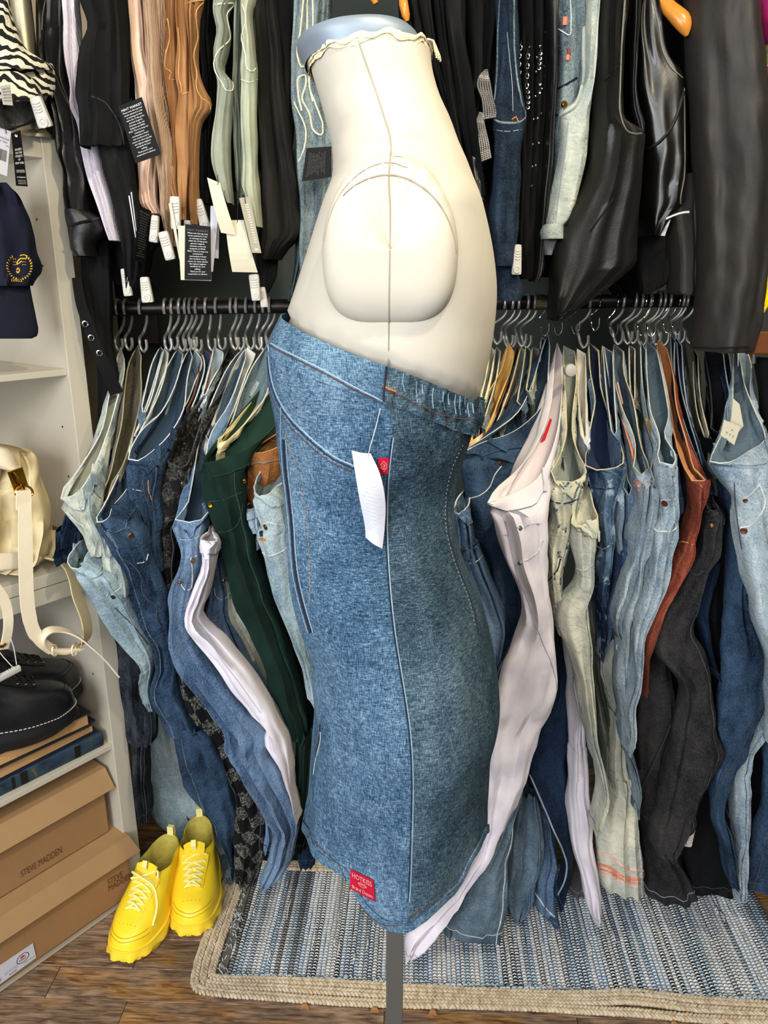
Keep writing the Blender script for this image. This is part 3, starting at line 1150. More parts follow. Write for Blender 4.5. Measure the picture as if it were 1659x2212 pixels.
# shoulder stump under the cover
sc = at(841, 550, MY)
def stump(th, v, side=-1):
    # v 0 at root plane .. 1 outermost; superellipse face in X-Z
    r = max(0.0, 1 - v ** 3.0) ** (1 / 3.0) * (1.10 - 0.10 * min(1, v * 1.1))
    ca, sa = math.cos(th), math.sin(th)
    x = sup(ca, 0.86 if sa > 0 else 0.62) * 0.0575 * r * (1 - 0.16 * max(0, sa))
    zz = sup(sa, 0.9 if sa > 0 else 0.62) * (0.074 if sa > 0 else 0.062) * r
    y = 0.130 + 0.031 * v * (1 - 0.45 * max(0, sa) ** 1.5 * v)
    fold = 0
    if sa > 0.0 and 0.2 < v < 0.98:
        fold = 0.0038 * math.cos(th * 19 + 0.4) * sa ** 2 * (0.5 + 0.5 * nz(th * 3, 1, 2) + .3) * math.sin(PI * min(1, v))
    return V((sc.x + x * (1 + 0.05 * sa), MY + side * (y + fold), sc.z + zz))
STG = []
for side in (-1, 1):
    g = []
    for i in range(26):
        v = 1 - (1 - i / 25) ** 2.2
        if i == 25:
            v = 1.0
        g.append([stump(2 * PI * k / 64, v, side) for k in range(64)])
    STG.append(g)
    MB().grid(g, flip=(side < 0)).build('shoulder_cap', M_LINEN, form, angle=80, recalc=True)
SB = Surf([bodyg, STG[0]])
M_SEAM = plain('grey cream seam thread', (150, 140, 122), 0.9)
for nm, r_, pts in (('centre_seam', 0.0007, [(771, 78), (785, 120), (806, 180), (826, 240), (841, 290), (845, 320), (842, 350), (840, 378), (843, 450), (842, 560), (840, 680), (839, 790)]),
                    ('armhole_seam', 0.0008, [(741, 423), (760, 405), (790, 388), (820, 379), (842, 378), (870, 383), (905, 400), (935, 425), (960, 460), (978, 505), (985, 545)]),
                    ('yoke_seam', 0.0005, [(700, 520), (712, 470), (735, 420), (775, 376), (812, 356), (845, 352), (880, 362)])):
    mb = MB(); draw(mb, SB, pts, r_); mb.build(nm, M_SEAM, form)
# neck cap: a pressed metal disc tilted forward, and the frayed cloth edge round it
M_CAP = plain('blue grey painted metal cap', (124, 136, 148), 0.45, 0.3)
top = bodyg[-1]
cc = sum(top, V()) / 64
capg = []
for sc_, dz in ((0.985, -0.004), (1.0, 0.0), (1.01, 0.006), (1.0, 0.011), (0.96, 0.015), (0.8, 0.018), (0.4, 0.020), (0.01, 0.021)):
    capg.append([cc + (p - cc) * sc_ + V((-0.006 - 0.012 * max(dz, 0) / 0.02, 0, dz)) for p in top])
MB().grid(capg).build('neck_cap', M_CAP, form, angle=50)
fr = []
for j in range(6):
    row = []
    for k in range(128):
        p = top[(k // 2) % 64].lerp(top[(k // 2 + 1) % 64], (k % 2) / 2)
        o = (p - cc).normalized()
        a = nz(k * 0.21, j * 0.5, 7)
        h = [-0.004, 0.0, 0.003, 0.004, 0.002, -0.001][j] + 0.004 * a
        q = [0.0005, 0.001, 0.0015, 0.002, 0.0028, 0.002][j] + 0.0025 * abs(nz(k * 0.37, j, 3))
        row.append(p + o * q + UP * (h - 0.004 + 0.004 * nz(k * 0.12, 0, 9)))
    fr.append(row)
MB().grid(fr).build('frayed_edge', cloth('frayed calico edge', (222, 210, 178), (204, 190, 156), 90), form, angle=70)
mb = MB()
h0 = at(922, 100, MY)
for k in range(9):
    mb.tube([h0 + V((0.0, -0.01, 0.004)), h0 + V((0.006 + 0.001 * k, -0.012 + 0.003 * k, 0.002 - 0.001 * k)), h0 + V((0.008 + 0.0008 * k, -0.01 + 0.002 * k, -0.008 - 0.002 * (k % 3)))], 0.0011, 4)
mb.build('loose_threads', cloth('frayed calico edge', (212, 198, 158)), form)
M_POLE = plain('grey powder coated steel', (96, 92, 88), 0.45, 0.2)
MB().box((0.0155, MY, 0.36), (0.0245, 0.0245, 0.70)).build('pole', M_POLE, form, smooth=False, bevel=0.0015)
MB().lathe((0.0155, MY, 0.001), [(0.185, 0), (0.19, 0.002), (0.19, 0.007), (0.18, 0.011), (0.03, 0.014)], 48).build('base_plate', M_POLE, form)
MB().lathe((0.0155, MY, 0.70), [(0.03, 0), (0.09, 0.012)], 24).build('pole_socket', M_POLE, form)

# ================================================================= denim dress
def dress_denim(name, dark, mid, light):
    t = NT(name)
    a = t.noise(1.0, 3, vec=t.mapping((150, 150, 1100)), rough=0.6)
    b = t.noise(1.0, 3, vec=t.mapping((1100, 1100, 160)), rough=0.6)
    w_ = t.noise(7, 4, vec=t.mapping((1, 1, 0.7)))
    s_ = t.noise(1.0, 2, vec=t.mapping((40, 40, 22)))
    f = t.math('ADD', t.math('MULTIPLY', a, 0.5), t.math('MULTIPLY', b, 0.5))
    f = t.math('ADD', t.math('MULTIPLY', t.math('SUBTRACT', f, 0.5), 2.7), 0.5)
    f = t.math('ADD', f, t.math('MULTIPLY', t.math('SUBTRACT', w_, 0.5), 1.0))
    f = t.math('ADD', f, t.math('MULTIPLY', t.math('SUBTRACT', s_, 0.5), 0.35), clamp=True)
    t.color(t.ramp(f, [(0.08, lin(dark)), (0.5, lin(mid)), (0.95, lin(light))]))
    t.set(Roughness=0.92, Specular_IOR_Level=0.12)
    h = t.math('ADD', t.math('MULTIPLY', t.math('ADD', a, b), 0.12), t.math('MULTIPLY', t.noise(22, 3, vec=t.mapping((1, 1, 1.8)), dist=0.6), 0.45))
    t.bump(h, 0.5, 0.005)
    return t.m
M_DF = dress_denim('mid blue slub denim', (16, 30, 48), (60, 89, 115), (134, 158, 176))
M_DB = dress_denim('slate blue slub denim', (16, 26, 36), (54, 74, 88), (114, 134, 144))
M_DBAND = dress_denim('faded blue band denim', (20, 36, 54), (66, 96, 120), (134, 160, 176))
HEMPX = [(640, 1780), (655, 1793), (690, 1836), (722, 1866), (747, 1912), (772, 1957), (800, 1990), (835, 2008), (870, 2010), (885, 2002), (905, 1986), (950, 1958), (990, 1935), (1010, 1903), (1020, 1862), (1040, 1815), (1055, 1790)]
def to_px(p):
    d = p - EYE
    fwd = d.y * CP - d.z * SP; upv = d.y * SP + d.z * CP
    return 829.5 + d.x / fwd * F_PX, 1106 - upv / fwd * F_PX
def _hem(th):
    # height of the curved hem on the near side; the far side mirrors it
    best, bd = 0.665, 1e9
    for i in range(60):
        z = 0.63 + 0.09 * i / 59
        x, y = to_px(form_pt(th, z, -0.004))
        for a, b in zip(HEMPX, HEMPX[1:]):
            if a[0] <= x <= b[0]:
                yy = a[1] + (b[1] - a[1]) * (x - a[0]) / (b[0] - a[0])
                if abs(yy - y) < bd:
                    bd, best = abs(yy - y), z
    return best
HEMT = [_hem(PI * i / 48) for i in range(49)]
HEMT = [(HEMT[max(0, i - 1)] + HEMT[i] * 2 + HEMT[min(48, i + 1)]) / 4 for i in range(49)]
def z_hem(th):
    th = th % (2 * PI)
    if th > PI:
        th = 2 * PI - th
    t = th / PI * 48
    i = min(47, int(t))
    return HEMT[i] * (1 - t + i) + HEMT[i + 1] * (t - i)
def dress_pt(th, z, off=0.0):
    p = form_pt(th, z, 0.0)
    c = V((sum(sil_at(z)) / 2, MY, z))
    o = (p - c); o.z = 0
    n = o.normalized()
    wob = 0.0035 * nz(math.cos(th) * 3, math.sin(th) * 3, z * 7) + 0.0022 * nz(th * 2.2, z * 22, 4)
    k = max(0.0, min(1.0, (1.02 - z) / 0.3))
    wob += k * 0.006 * math.sin(th * 5 + 1.0) * abs(math.sin(th))
    return p + n * (off + wob * (1 if abs(math.sin(th)) > 0.35 else abs(math.sin(th)) / 0.35))
SEAMPX = smooth_path([(835.0, 780.0), (829, 868), (842, 905), (846, 955), (838, 1010), (833, 1100), (838, 1250), (852, 1380), (870, 1490), (884, 1590), (889, 1690), (887, 1800), (881, 1950), (876, 2010)], 60)
def seam_th(z):
    best, bd = PI / 2, 1e9
    for i in range(0, 61):
        th = PI * (0.30 + 0.42 * i / 60)
        p = form_pt(th, z)
        d = p - EYE
        fwd = d.y * CP - d.z * SP; upv = d.y * SP + d.z * CP
        px, py = 829.5 + d.x / fwd * F_PX, 1106 - upv / fwd * F_PX
        # seam x at this row
        for a, b in zip(SEAMPX, SEAMPX[1:]):
            if a[1] <= py <= b[1]:
                sx_ = a[0] + (b[0] - a[0]) * (py - a[1]) / (b[1] - a[1] + 1e-9)
                break
        else:
            sx_ = SEAMPX[0][0] if py < SEAMPX[0][1] else SEAMPX[-1][0]
        if abs(px - sx_) < bd:
            bd, best = abs(px - sx_), th
    return best
NZ_ = 70
def zrow(th, v, z0f, z1f):
    return z0f(th) * (1 - v) + z1f(th) * v
TH_T = [seam_th(0.64 + 0.70 * i / 70) for i in range(71)]
def sth(z):
    t = (z - 0.64) / 0.70 * 70
    i = max(0, min(69, int(t)))
    u = max(0, min(1, t - i))
    return TH_T[i] * (1 - u) + TH_T[i + 1] * u
band_h = 0.036
def low_band(th):
    return dress_top(th) - band_h
dress = thing('denim_dress', 'strapless blue denim mini dress worn by the dress form', 'dress', (0.015, MY, 0.664))
def panel(name, a0f, a1f, z0f, z1f, mat, n, m, off=0.0, mod=None, thick=0.0016):
    g, gi = [], []
    for i in range(m + 1):
        v = i / m
        row, rowi = [], []
        zm = None
        for k in range(n + 1):
            u = k / n
            # find the angle limits at this height (two fixed-point steps)
            th = PI
            for _ in range(2):
                z = zrow(th, v, z0f, z1f)
                a0, a1 = a0f(z), a1f(z)
                th = a0 + (a1 - a0) * u
            z = zrow(th, v, z0f, z1f)
            o = off + (mod(th, v) if mod else 0)
            row.append(dress_pt(th, z, o))
            rowi.append(dress_pt(th, z, o - thick))
        g.append(row); gi.append(rowi)
    mb = MB()
    mb.grid(g, False)
    mb.grid(gi, False, flip=True)
    mb.grid([g[0], gi[0]], False, flip=True)
    mb.grid([g[-1], gi[-1]], False)
    mb.grid([[r[0] for r in g], [r[0] for r in gi]], False)
    mb.grid([[r[-1] for r in g], [r[-1] for r in gi]], False, flip=True)
    mb.build(name, mat, dress, angle=60)
    return g
OFF = 0.003
gF = panel('front_panel', sth, lambda z: 2 * PI - sth(z), z_hem, low_band, M_DF, 72, NZ_, OFF)
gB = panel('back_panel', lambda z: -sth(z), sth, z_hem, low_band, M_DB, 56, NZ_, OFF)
gT = panel('top_band', sth, lambda z: 2 * PI - sth(z), low_band, dress_top, M_DBAND, 72, 6, OFF + 0.0022)
def gather(th, v):
    w_ = abs(nz(th * 11, v * 1.2, 5.5)) + 0.35 * abs(nz(th * 26, v, 1.5))
    return 0.013 * (w_ - 0.25)
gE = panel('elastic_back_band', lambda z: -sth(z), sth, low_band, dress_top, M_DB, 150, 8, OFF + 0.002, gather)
gH = panel('hem_band', lambda z: 0.0, lambda z: 2 * PI, z_hem, lambda th: z_hem(th) + 0.013, M_DBAND, 110, 3, OFF + 0.0022, lambda th, v: 0.0012 * nz(th * 28, v, 6))
def close(g):
    return g
def strip_faces(gs):
    vs, fs = [], []
    for g in gs:
        o = len(vs); n = len(g[0])
        vs += [p for r in g for p in r]
        for i in range(len(g) - 1):
            for k in range(n - 1):
                fs.append((o + i * n + k, o + i * n + k + 1, o + (i + 1) * n + k + 1, o + (i + 1) * n + k))
    s = Surf.__new__(Surf)
    s.t = BVHTree.FromPolygons(vs, fs)
    return s
SDR = strip_faces([gF, gB, gT, gE, gH])
def dl(name, mat, r_, pts, dash=0, off=0.3):
    r_ = r_ * 0.62
    mb = MB(); draw(mb, SDR, pts, r_, off=off, dash=dash)
    if mb.v:
        mb.build(name, mat, dress)
seam = [tuple(p) for p in SEAMPX[8:-1:3]]
LTB = plain('pale denim edge', (136, 160, 178), 0.9, var=0.25, vscale=150)
dl('side_seam', DARK_ST, 0.0011, seam)
dl('side_seam_fold', LTB, 0.0011, [(x + 4, y) for x, y in seam])
dl('side_seam', DARK_ST, 0.0018, [(834, 792), (831, 830), (829, 866)])
dl('topstitching', BROWN_ST, 0.0009, [(612, 682), (650, 700), (700, 724), (760, 755), (800, 775), (832, 790)])
dl('band_edge', LTB, 0.0012, [(579, 738), (600, 750), (650, 775), (700, 800), (760, 833), (826, 866)])
dl('topstitching', BROWN_ST, 0.0010, [(578, 743), (600, 756), (650, 781), (700, 806), (760, 839), (826, 871)])
dl('back_band_stitching', BROWN_ST, 0.0010, [(833, 842), (870, 858), (900, 874), (940, 892), (980, 903), (1024, 906)])
dl('bar_tack', plain('orange bar tack', (186, 104, 40), 0.9), 0.0016, [(827, 830), (835, 838), (845, 842), (856, 846)])
cv = [(580, 745), (582, 785), (590, 830), (604, 866), (625, 898), (655, 930), (690, 962), (725, 988), (768, 1008)]
dl('princess_seam', LTB, 0.0013, cv)
dl('princess_seam_stitching', DARK_ST, 0.0013, [(x - 3, y + 5) for x, y in cv])
dl('princess_seam_stitching', BROWN_ST, 0.0009, [(x - 8, y + 12) for x, y in cv[1:]])
dl('front_dart', TAN_ST, 0.0008, [(616, 937), (626, 965), (640, 1005), (652, 1060), (662, 1130), (668, 1200), (669, 1260), (667, 1310)], dash=4)
dl('back_dart', DARK_ST, 0.0011, [(1003, 960), (985, 1000), (972, 1045), (966, 1095), (968, 1145), (980, 1195), (997, 1245), (1015, 1290), (1030, 1350), (1033, 1372)])
dl('back_dart', PALE_ST, 0.0006, [(1000, 962), (981, 1000), (968, 1045), (962, 1095), (964, 1145), (976, 1195), (993, 1245), (1011, 1290), (1026, 1350)], dash=3)
for i_, (x_, y_, h_) in enumerate(((872, 806, 40), (900, 824, 44), (912, 830, 20), (936, 838, 44), (958, 846, 40), (968, 850, 24), (984, 852, 42), (994, 856, 40), (1004, 858, 34), (1012, 860, 40), (1022, 862, 30))):
    dl('gather_ridge', LTB, 0.0010, [(x_, y_), (x_ - 2 + (i_ % 3), y_ + h_ * 0.5), (x_ + 3 - (i_ % 4), y_ + h_)], off=0.1)  # pale line laid down each gather of the elastic band
# front opening: dark hook placket with pale overlocked edges
pk = [(606, 880), (606, 950), (611, 1020), (618, 1080), (623, 1130), (626, 1180), (632, 1240), (645, 1300), (664, 1366)]
dl('front_placket', plain('inky placket denim', (14, 20, 36), 0.9), 0.0050, [(x + 7, y) for x, y in pk[1:]], off=-0.2)
dl('placket_edge', LTB, 0.0009, [(x + 1.5, y) for x, y in pk], off=1.2)
dl('placket_edge', LTB, 0.0008, [(x + 13, y) for x, y in pk[1:]], off=1.6)
dl('pocket_slit', DARK_ST, 0.0018, [(692, 1565), (691, 1590), (687, 1610), (683, 1635)])
dl('pocket_slit_edge', plain('cream pocket edge', (190, 196, 190), 0.8), 0.0009, [(692, 1580), (692, 1600), (687, 1620), (681, 1645), (677, 1672)])
dl('hem_stitching', BROWN_ST, 0.0009, [(663, 1806), (700, 1838), (730, 1866), (752, 1910), (775, 1950), (800, 1980), (830, 1998), (868, 1999)])
dl('hem_stitching', BROWN_ST, 0.0009, [(880, 1990), (905, 1966), (950, 1942), (985, 1918), (1005, 1890), (1015, 1850), (1035, 1815)])
# red woven side tab
def surf_card(name, corners, mat, off, parent=dress, n=6, th=0.0008, surf=None, bendfn=None):
    surf = surf or SDR
    (tl, tr, br, bl) = corners
    g = []
    last = None
    for i in range(n + 1):
        row = []
        for k in range(n + 1):
            u, v = k / n, i / n
            x = (tl[0] * (1 - u) + tr[0] * u) * (1 - v) + (bl[0] * (1 - u) + br[0] * u) * v
            y = (tl[1] * (1 - u) + tr[1] * u) * (1 - v) + (bl[1] * (1 - u) + br[1] * u) * v
            h = surf.hit(x, y)
            if h is None:
                h = last
            last = h
            if h is None:
                h = (at(x, y, 1.3), V((0, -1, 0)))
            row.append(h[0] + h[1] * (off + (bendfn(u, v) if bendfn else 0)))
        g.append(row)
    MB().grid(g, False, flip=True).build(name, mat, parent)
    def fn(u, v):
        y = (1 - v) * n; x = u * n
        i, k = min(n - 1, int(max(0, y))), min(n - 1, int(max(0, x)))
        fu, fv = x - k, y - i
        p = (g[i][k] * (1 - fu) + g[i][k + 1] * fu) * (1 - fv) + (g[i + 1][k] * (1 - fu) + g[i + 1][k + 1] * fu) * fv
        nn = (g[i + 1][k] - g[i][k]).cross(g[i][k + 1] - g[i][k]).normalized()
        if nn.dot(EYE - p) < 0:
            nn = -nn
        return p + nn * 0.0005
    return fn
RED = cloth('crimson woven label', (176, 14, 44), (150, 8, 34), 60)
RTH = plain('pale pink thread', (214, 150, 150), 0.8)
fn = surf_card('side_tab', [(817, 988), (840, 987), (838, 1022), (817, 1023)], RED, 0.002)
mb = MB()
mb.tube([fn(u, v) for u, v in ((0.5, 0.82), (0.8, 0.62), (0.82, 0.4), (0.55, 0.15), (0.5, 0.3), (0.22, 0.42), (0.4, 0.5), (0.2, 0.6), (0.4, 0.66))], 0.0003, 4, 0, True)
mb.tube([fn(u, v) for u, v in ((0.52, 0.66), (0.66, 0.55), (0.6, 0.45), (0.66, 0.36), (0.52, 0.3), (0.5, 0.45), (0.58, 0.52))], 0.0003, 4, 0, True)
mb.build('embroidered_lips', RTH, dress)
fn = surf_card('hem_label', [(759, 1875), (808, 1899), (812, 1946), (758, 1917)], RED, 0.0022)
mb = MB()
text_on(mb, 'HOTKISS', fn, 0.09, 0.92, 0.66, 0.90)
text_on(mb, 'Brand Denim', fn, 0.10, 0.92, 0.12, 0.30)
mb.tube([fn(u, v) for u, v in ((0.34, 0.52), (0.45, 0.6), (0.52, 0.56), (0.6, 0.6), (0.7, 0.5), (0.56, 0.4), (0.44, 0.42))], 0.0003, 4, 0, True)
mb.tube([fn(u, v) for u, v in ((0.36, 0.51), (0.5, 0.52), (0.68, 0.5))], 0.0003, 4)
mb.build('label_embroidery', RTH, dress, smooth=False)
# swing tag hanging from the dress
stag = thing('swing_tag', 'curled white paper tag hanging from the denim dress by a clear string', 'tag', SDR.hit(795, 1100)[0])
fnb = lambda u, v: 0.006 + 0.010 * math.sin(PI * v) + 0.006 * (1 - v)
g = []
cl = smooth_path([(760, 970), (776, 1060), (790, 1150), (790, 1157)], 15)
cr_ = smooth_path([(801, 977), (820, 1015), (832, 1070), (831, 1130), (826, 1181)], 15)
for i in range(15):
    v = i / 14
    row = []
    for k in range(7):
        u = k / 6
        x = cl[i][0] * (1 - u) + cr_[i][0] * u
        y = cl[i][1] * (1 - u) + cr_[i][1] * u
        h = SDR.hit(x, y)
        row.append(h[0] + V((0, -1, 0)) * (0.006 + 0.010 * math.sin(PI * v) + 0.004 * math.sin(PI * u)))
    g.append(row)
mb = MB().grid(g, False, flip=True)
mb.grid([[p + V((0, 0.0009, 0)) for p in r] for r in g], False)
mb.build('paper', PAPERW, stag)
mb = MB()
h = SDR.hit(822, 882)
mb.tube([h[0], SDR.hit(812, 920)[0] + V((0, -0.006, 0)), SDR.hit(800, 960)[0] + V((0, -0.012, 0)), g[0][5] + V((0, -0.001, -0.004))], 0.0005, 5)
mb.build('string', plain('clear nylon string', (190, 200, 196), 0.3), stag)
mb = MB()
def tf(u, v):
    y = (1 - v) * 14; x = u * 6
    i, k = min(13, int(y)), min(5, int(x))
    return (g[i][k].lerp(g[i][k + 1], x - k)).lerp(g[i + 1][k].lerp(g[i + 1][k + 1], x - k), y - i) + V((0, -0.0006, 0))
for i, s_ in enumerate(NOTICE):
    w_ = min(0.72, 0.03 * len(s_))
    text_on(mb, s_, tf, 0.5 - w_ / 2, 0.5 + w_ / 2, 0.82 - i * 0.042, 0.843 - i * 0.042)
text_on(mb, 'MINT MARKET', tf, 0.15, 0.8, 0.88, 0.92)
mb.build('printed_text', plain('faint grey print', (212, 212, 220), 0.6), stag, smooth=False)
# ================================================================= rug
RUG_O = V((-0.350, 1.253, 0))
RA = math.radians(-3.0)
RU, RV = V((math.cos(RA), math.sin(RA), 0)), V((-math.sin(RA), math.cos(RA), 0))
rug = thing('rag_rug', 'blue and white woven denim rag rug with a braided jute border', 'rug', RUG_O + RU * 0.6 + RV * 0.15)
RAG = []
def rag_mat(name, c, t2):
    t = NT(name)
    n = t.noise(40, 3, vec=t.mapping((1, 0.6, 1)))
    n2 = t.noise(300, 2)
    col = t.mix(n, tuple(x * 0.65 for x in lin(c)[:3]) + (1,), tuple(min(1, x * 1.6) for x in lin(c)[:3]) + (1,))
    wv = t.n('ShaderNodeTexWave', wave_type='BANDS', bands_direction='Y')
    wv.inputs['Scale'].default_value = 1 / 0.0075 / 1.0 * 0.3142 / 1.0
    wv.inputs['Distortion'].default_value = 0.5
    t.l(t.tc.outputs['Object'], wv.inputs['Vector'])
    k = t.ramp(wv.outputs['Fac'], [(0.2, (1, 1, 1)), (0.42, (0, 0, 0))])
    col = t.mix(k, col, lin(t2))
    t.color(col)
    t.set(Roughness=0.95, Specular_IOR_Level=0.1)
    t.bump(n2, 0.4, 0.002)
    return t.m
for i, (c_, t2) in enumerate(((((136, 150, 166)), (226, 226, 222)), ((52, 66, 92), (222, 224, 222)), ((172, 184, 194), (50, 56, 66)), ((222, 228, 230), (96, 102, 108)),
                             ((26, 30, 42), (222, 224, 220)), ((96, 122, 152), (230, 230, 226)), ((236, 234, 228), (130, 134, 140)), ((140, 142, 142), (34, 36, 42)), ((176, 196, 212), (60, 70, 84)), ((72, 78, 88), (222, 222, 218)))):
    RAG.append(rag_mat('rag strip colour ' + 'abcdefghij'[i], c_, t2))
SWD, SLN = 0.0098, 0.298
NB_ = 40
RAGM = []
for variant in range(4):
    mb = MB()
    rws = []
    for i in range(NB_ * 3 + 1):
        y = SLN * i / (NB_ * 3)
        hgt = 0.0062 + 0.0024 * abs(math.sin(PI * i / 3)) + 0.001 * nz(variant * 9.1, i * 0.2, 1)
        jog = 0.0014 * nz(i * 0.09, variant * 5.5, 3)
        wd = SWD / 2 * (0.93 + 0.10 * abs(math.sin(PI * i / 3)))
        rws.append([V((-wd + jog, y, 0.001)), V((-wd * 0.8 + jog, y, hgt * 0.72)), V((jog, y + 0.0011 * math.sin(i * PI / 3), hgt)), V((wd * 0.8 + jog, y, hgt * 0.72)), V((wd + jog, y, 0.001))])
    mb.grid(rws, False)
    o = mb.build('rag_strip', RAG[0], rug, angle=70)
    RAGM.append(o.data)
    bpy.data.objects.remove(o)
rng = random.Random(11)
for i in range(122):
    c = RUG_O + RU * (0.020 + SWD * (i + 0.5)) + RV * 0.004
    o = bpy.data.objects.new('rag_strip', RAGM[rng.randrange(4)])
    COL.objects.link(o)
    hang(o, rug)
    o.location = c
    o.rotation_euler = (0, 0, RA + rng.uniform(-0.004, 0.004))
    if o.data.users >= 1 and len(o.material_slots):
        o.material_slots[0].link = 'OBJECT'
        o.material_slots[0].material = RAG[rng.choice((0, 0, 1, 1, 2, 3, 3, 3, 4, 4, 5, 6, 6, 6, 7, 8, 8, 2, 9, 5, 3))]
# plain grey selvedge along the left end and pale torn tufts
mb = MB()
rws = []
for i in range(30):
    y = SLN * i / 29
    rws.append([RUG_O + RU * (0.018 + 0.003 * nz(i * .4, 1, 1)) + RV * y + UP * 0.007, RUG_O + RU * 0.006 + RV * y + UP * 0.008, RUG_O + RU * -0.004 + RV * y + UP * 0.002])
mb.grid(rws, False, flip=True)
mb.build('selvedge', cloth('grey selvedge', (112, 110, 100), (86, 84, 78), 60), rug, recalc=True)
mb = MB()
for i in range(260):
    t = rng.random()
    if i < 90:
        b_ = RUG_O + RV * (t * SLN) + RU * rng.uniform(-0.004, 0.014)
    else:
        b_ = RUG_O + RU * (0.02 + 1.18 * rng.random()) + RV * rng.uniform(-0.004, 0.006)
    z = 0.009
    d = V((rng.uniform(-1, 1), rng.uniform(-1, 0.4), 0)).normalized()
    ln = rng.uniform(0.004, 0.014)
    mb.tube([b_ + UP * z, b_ + d * ln * 0.5 + UP * (z + 0.004), b_ + d * ln + UP * (z - 0.003)], rng.uniform(0.0005, 0.0012), 4)
tag(mb.build('torn_threads', plain('pale torn threads', (196, 198, 196), 0.9), rug), kind='stuff')
mb = MB()
for i in range(46):
    b_ = RUG_O + RU * (0.02 + 1.18 * rng.random()) + RV * rng.uniform(0.02, 0.27)
    ln = rng.uniform(0.015, 0.06)
    mb.tube([b_ + UP * 0.0085, b_ + RV * ln * 0.5 + UP * 0.0105 + RU * rng.uniform(-.002, .002), b_ + RV * ln + UP * 0.008], [0.001, rng.uniform(0.002, 0.004), 0.001], 5)
tag(mb.build('loose_rag_ends', RAG[6], rug), kind='stuff')
# folded rag ends along the front
mb = MB()
for i in range(96):
    b_ = RUG_O + RU * (0.022 + 0.0124 * i) + RV * (0.0005)
    mb.ball(b_ + UP * 0.006, (0.0066, 0.006, 0.0055), 7, 4, (RU, RV, UP))
mb.build('front_edge_knots', RAG[8], rug)
def jute():
    t = NT('pale jute fibre')
    n = t.noise(130, 4, vec=t.mapping((1, 0.3, 1)))
    n2 = t.noise(9, 3)
    c = t.ramp(n, [(0.25, lin((146, 124, 98))), (0.5, lin((202, 184, 154))), (0.75, lin((236, 226, 206)))])
    t.color(t.mix(t.math('MULTIPLY', n2, 0.5), c, lin((186, 166, 138))))
    t.set(Roughness=0.85)
    t.bump(n, 0.6, 0.002)
    return t.m
JUTE = jute()
def braid(path, w=0.011, name='jute_braid'):
    """flat three strand plait: slanted lobes either side of the centre line"""
    pts = [V(p) for p in path]
    ln = sum((pts[i + 1] - pts[i]).length for i in range(len(pts) - 1))
    n = int(ln / 0.0078)
    q = smooth_path([tuple(p) for p in pts], n)
    mb = MB()
    for i in range(n - 1):
        a, b_ = V(q[i]), V(q[i + 1])
        t = (b_ - a).normalized()
        s = t.cross(UP)
        for sd in (-1, 1):
            dd = (t * 0.80 + s * sd * 0.62).normalized()
            nn = UP
            ee = dd.cross(nn)
            c = a + s * sd * w * 0.24 + t * (0.0039 if sd > 0 else 0) + UP * (0.0065 + 0.0008 * rng.random())
            c = c + s * rng.uniform(-.0006, .0006)
            mb.ball(c, (w * 0.52, w * 0.24, 0.0058), 6, 4, ((dd), ee, nn))
    return mb.build(name, JUTE, rug)
W_ = 0.0175
for k in range(3):
    o_ = 0.010 + k * W_
    wig = lambda x: 0.004 * math.sin(x * 9 + k) * (1 if k == 2 else 0.5) + (0.010 * math.exp(-((x - 0.86) / 0.07) ** 2) * (1 if k < 2 else 0.3))
    path = [RUG_O + RV * (SLN + 0.02) - RU * (o_)]
    path += [RUG_O + RV * (SLN * t) - RU * (o_ + 0.002 * math.sin(t * 7)) for t in (0.75, 0.5, 0.25, 0.05)]
    path += [RUG_O - RU * (o_ * 0.75) - RV * (o_ * 0.7)]
    path += [RUG_O + RU * x - RV * (o_ - wig(x)) for x in (0.02, 0.1, 0.2, 0.3, 0.4, 0.5, 0.6, 0.7, 0.78, 0.84, 0.9, 0.96, 1.05, 1.15, 1.28)]
    braid(path, 0.0165)
for k in range(2):
    braid([RUG_O + RV * (SLN + 0.012 + k * W_) + RU * x for x in (-0.02, 0.2, 0.5, 0.8, 1.25)], 0.0165)
mb = MB()
for x in (0.195, 0.335, 0.45, 0.92, 1.02):
    b_ = RUG_O + RU * x - RV * 0.056 + UP * 0.008
    for k in range(7):
        mb.tube([b_, b_ + V((0.004 * (k - 3) / 3, -0.006, 0.002)), b_ + V((0.008 * (k - 3) / 3, -0.011, -0.005))], 0.001, 4)
mb.build('binding_knots', plain('amber jute knot', (166, 118, 70), 0.9), rug)

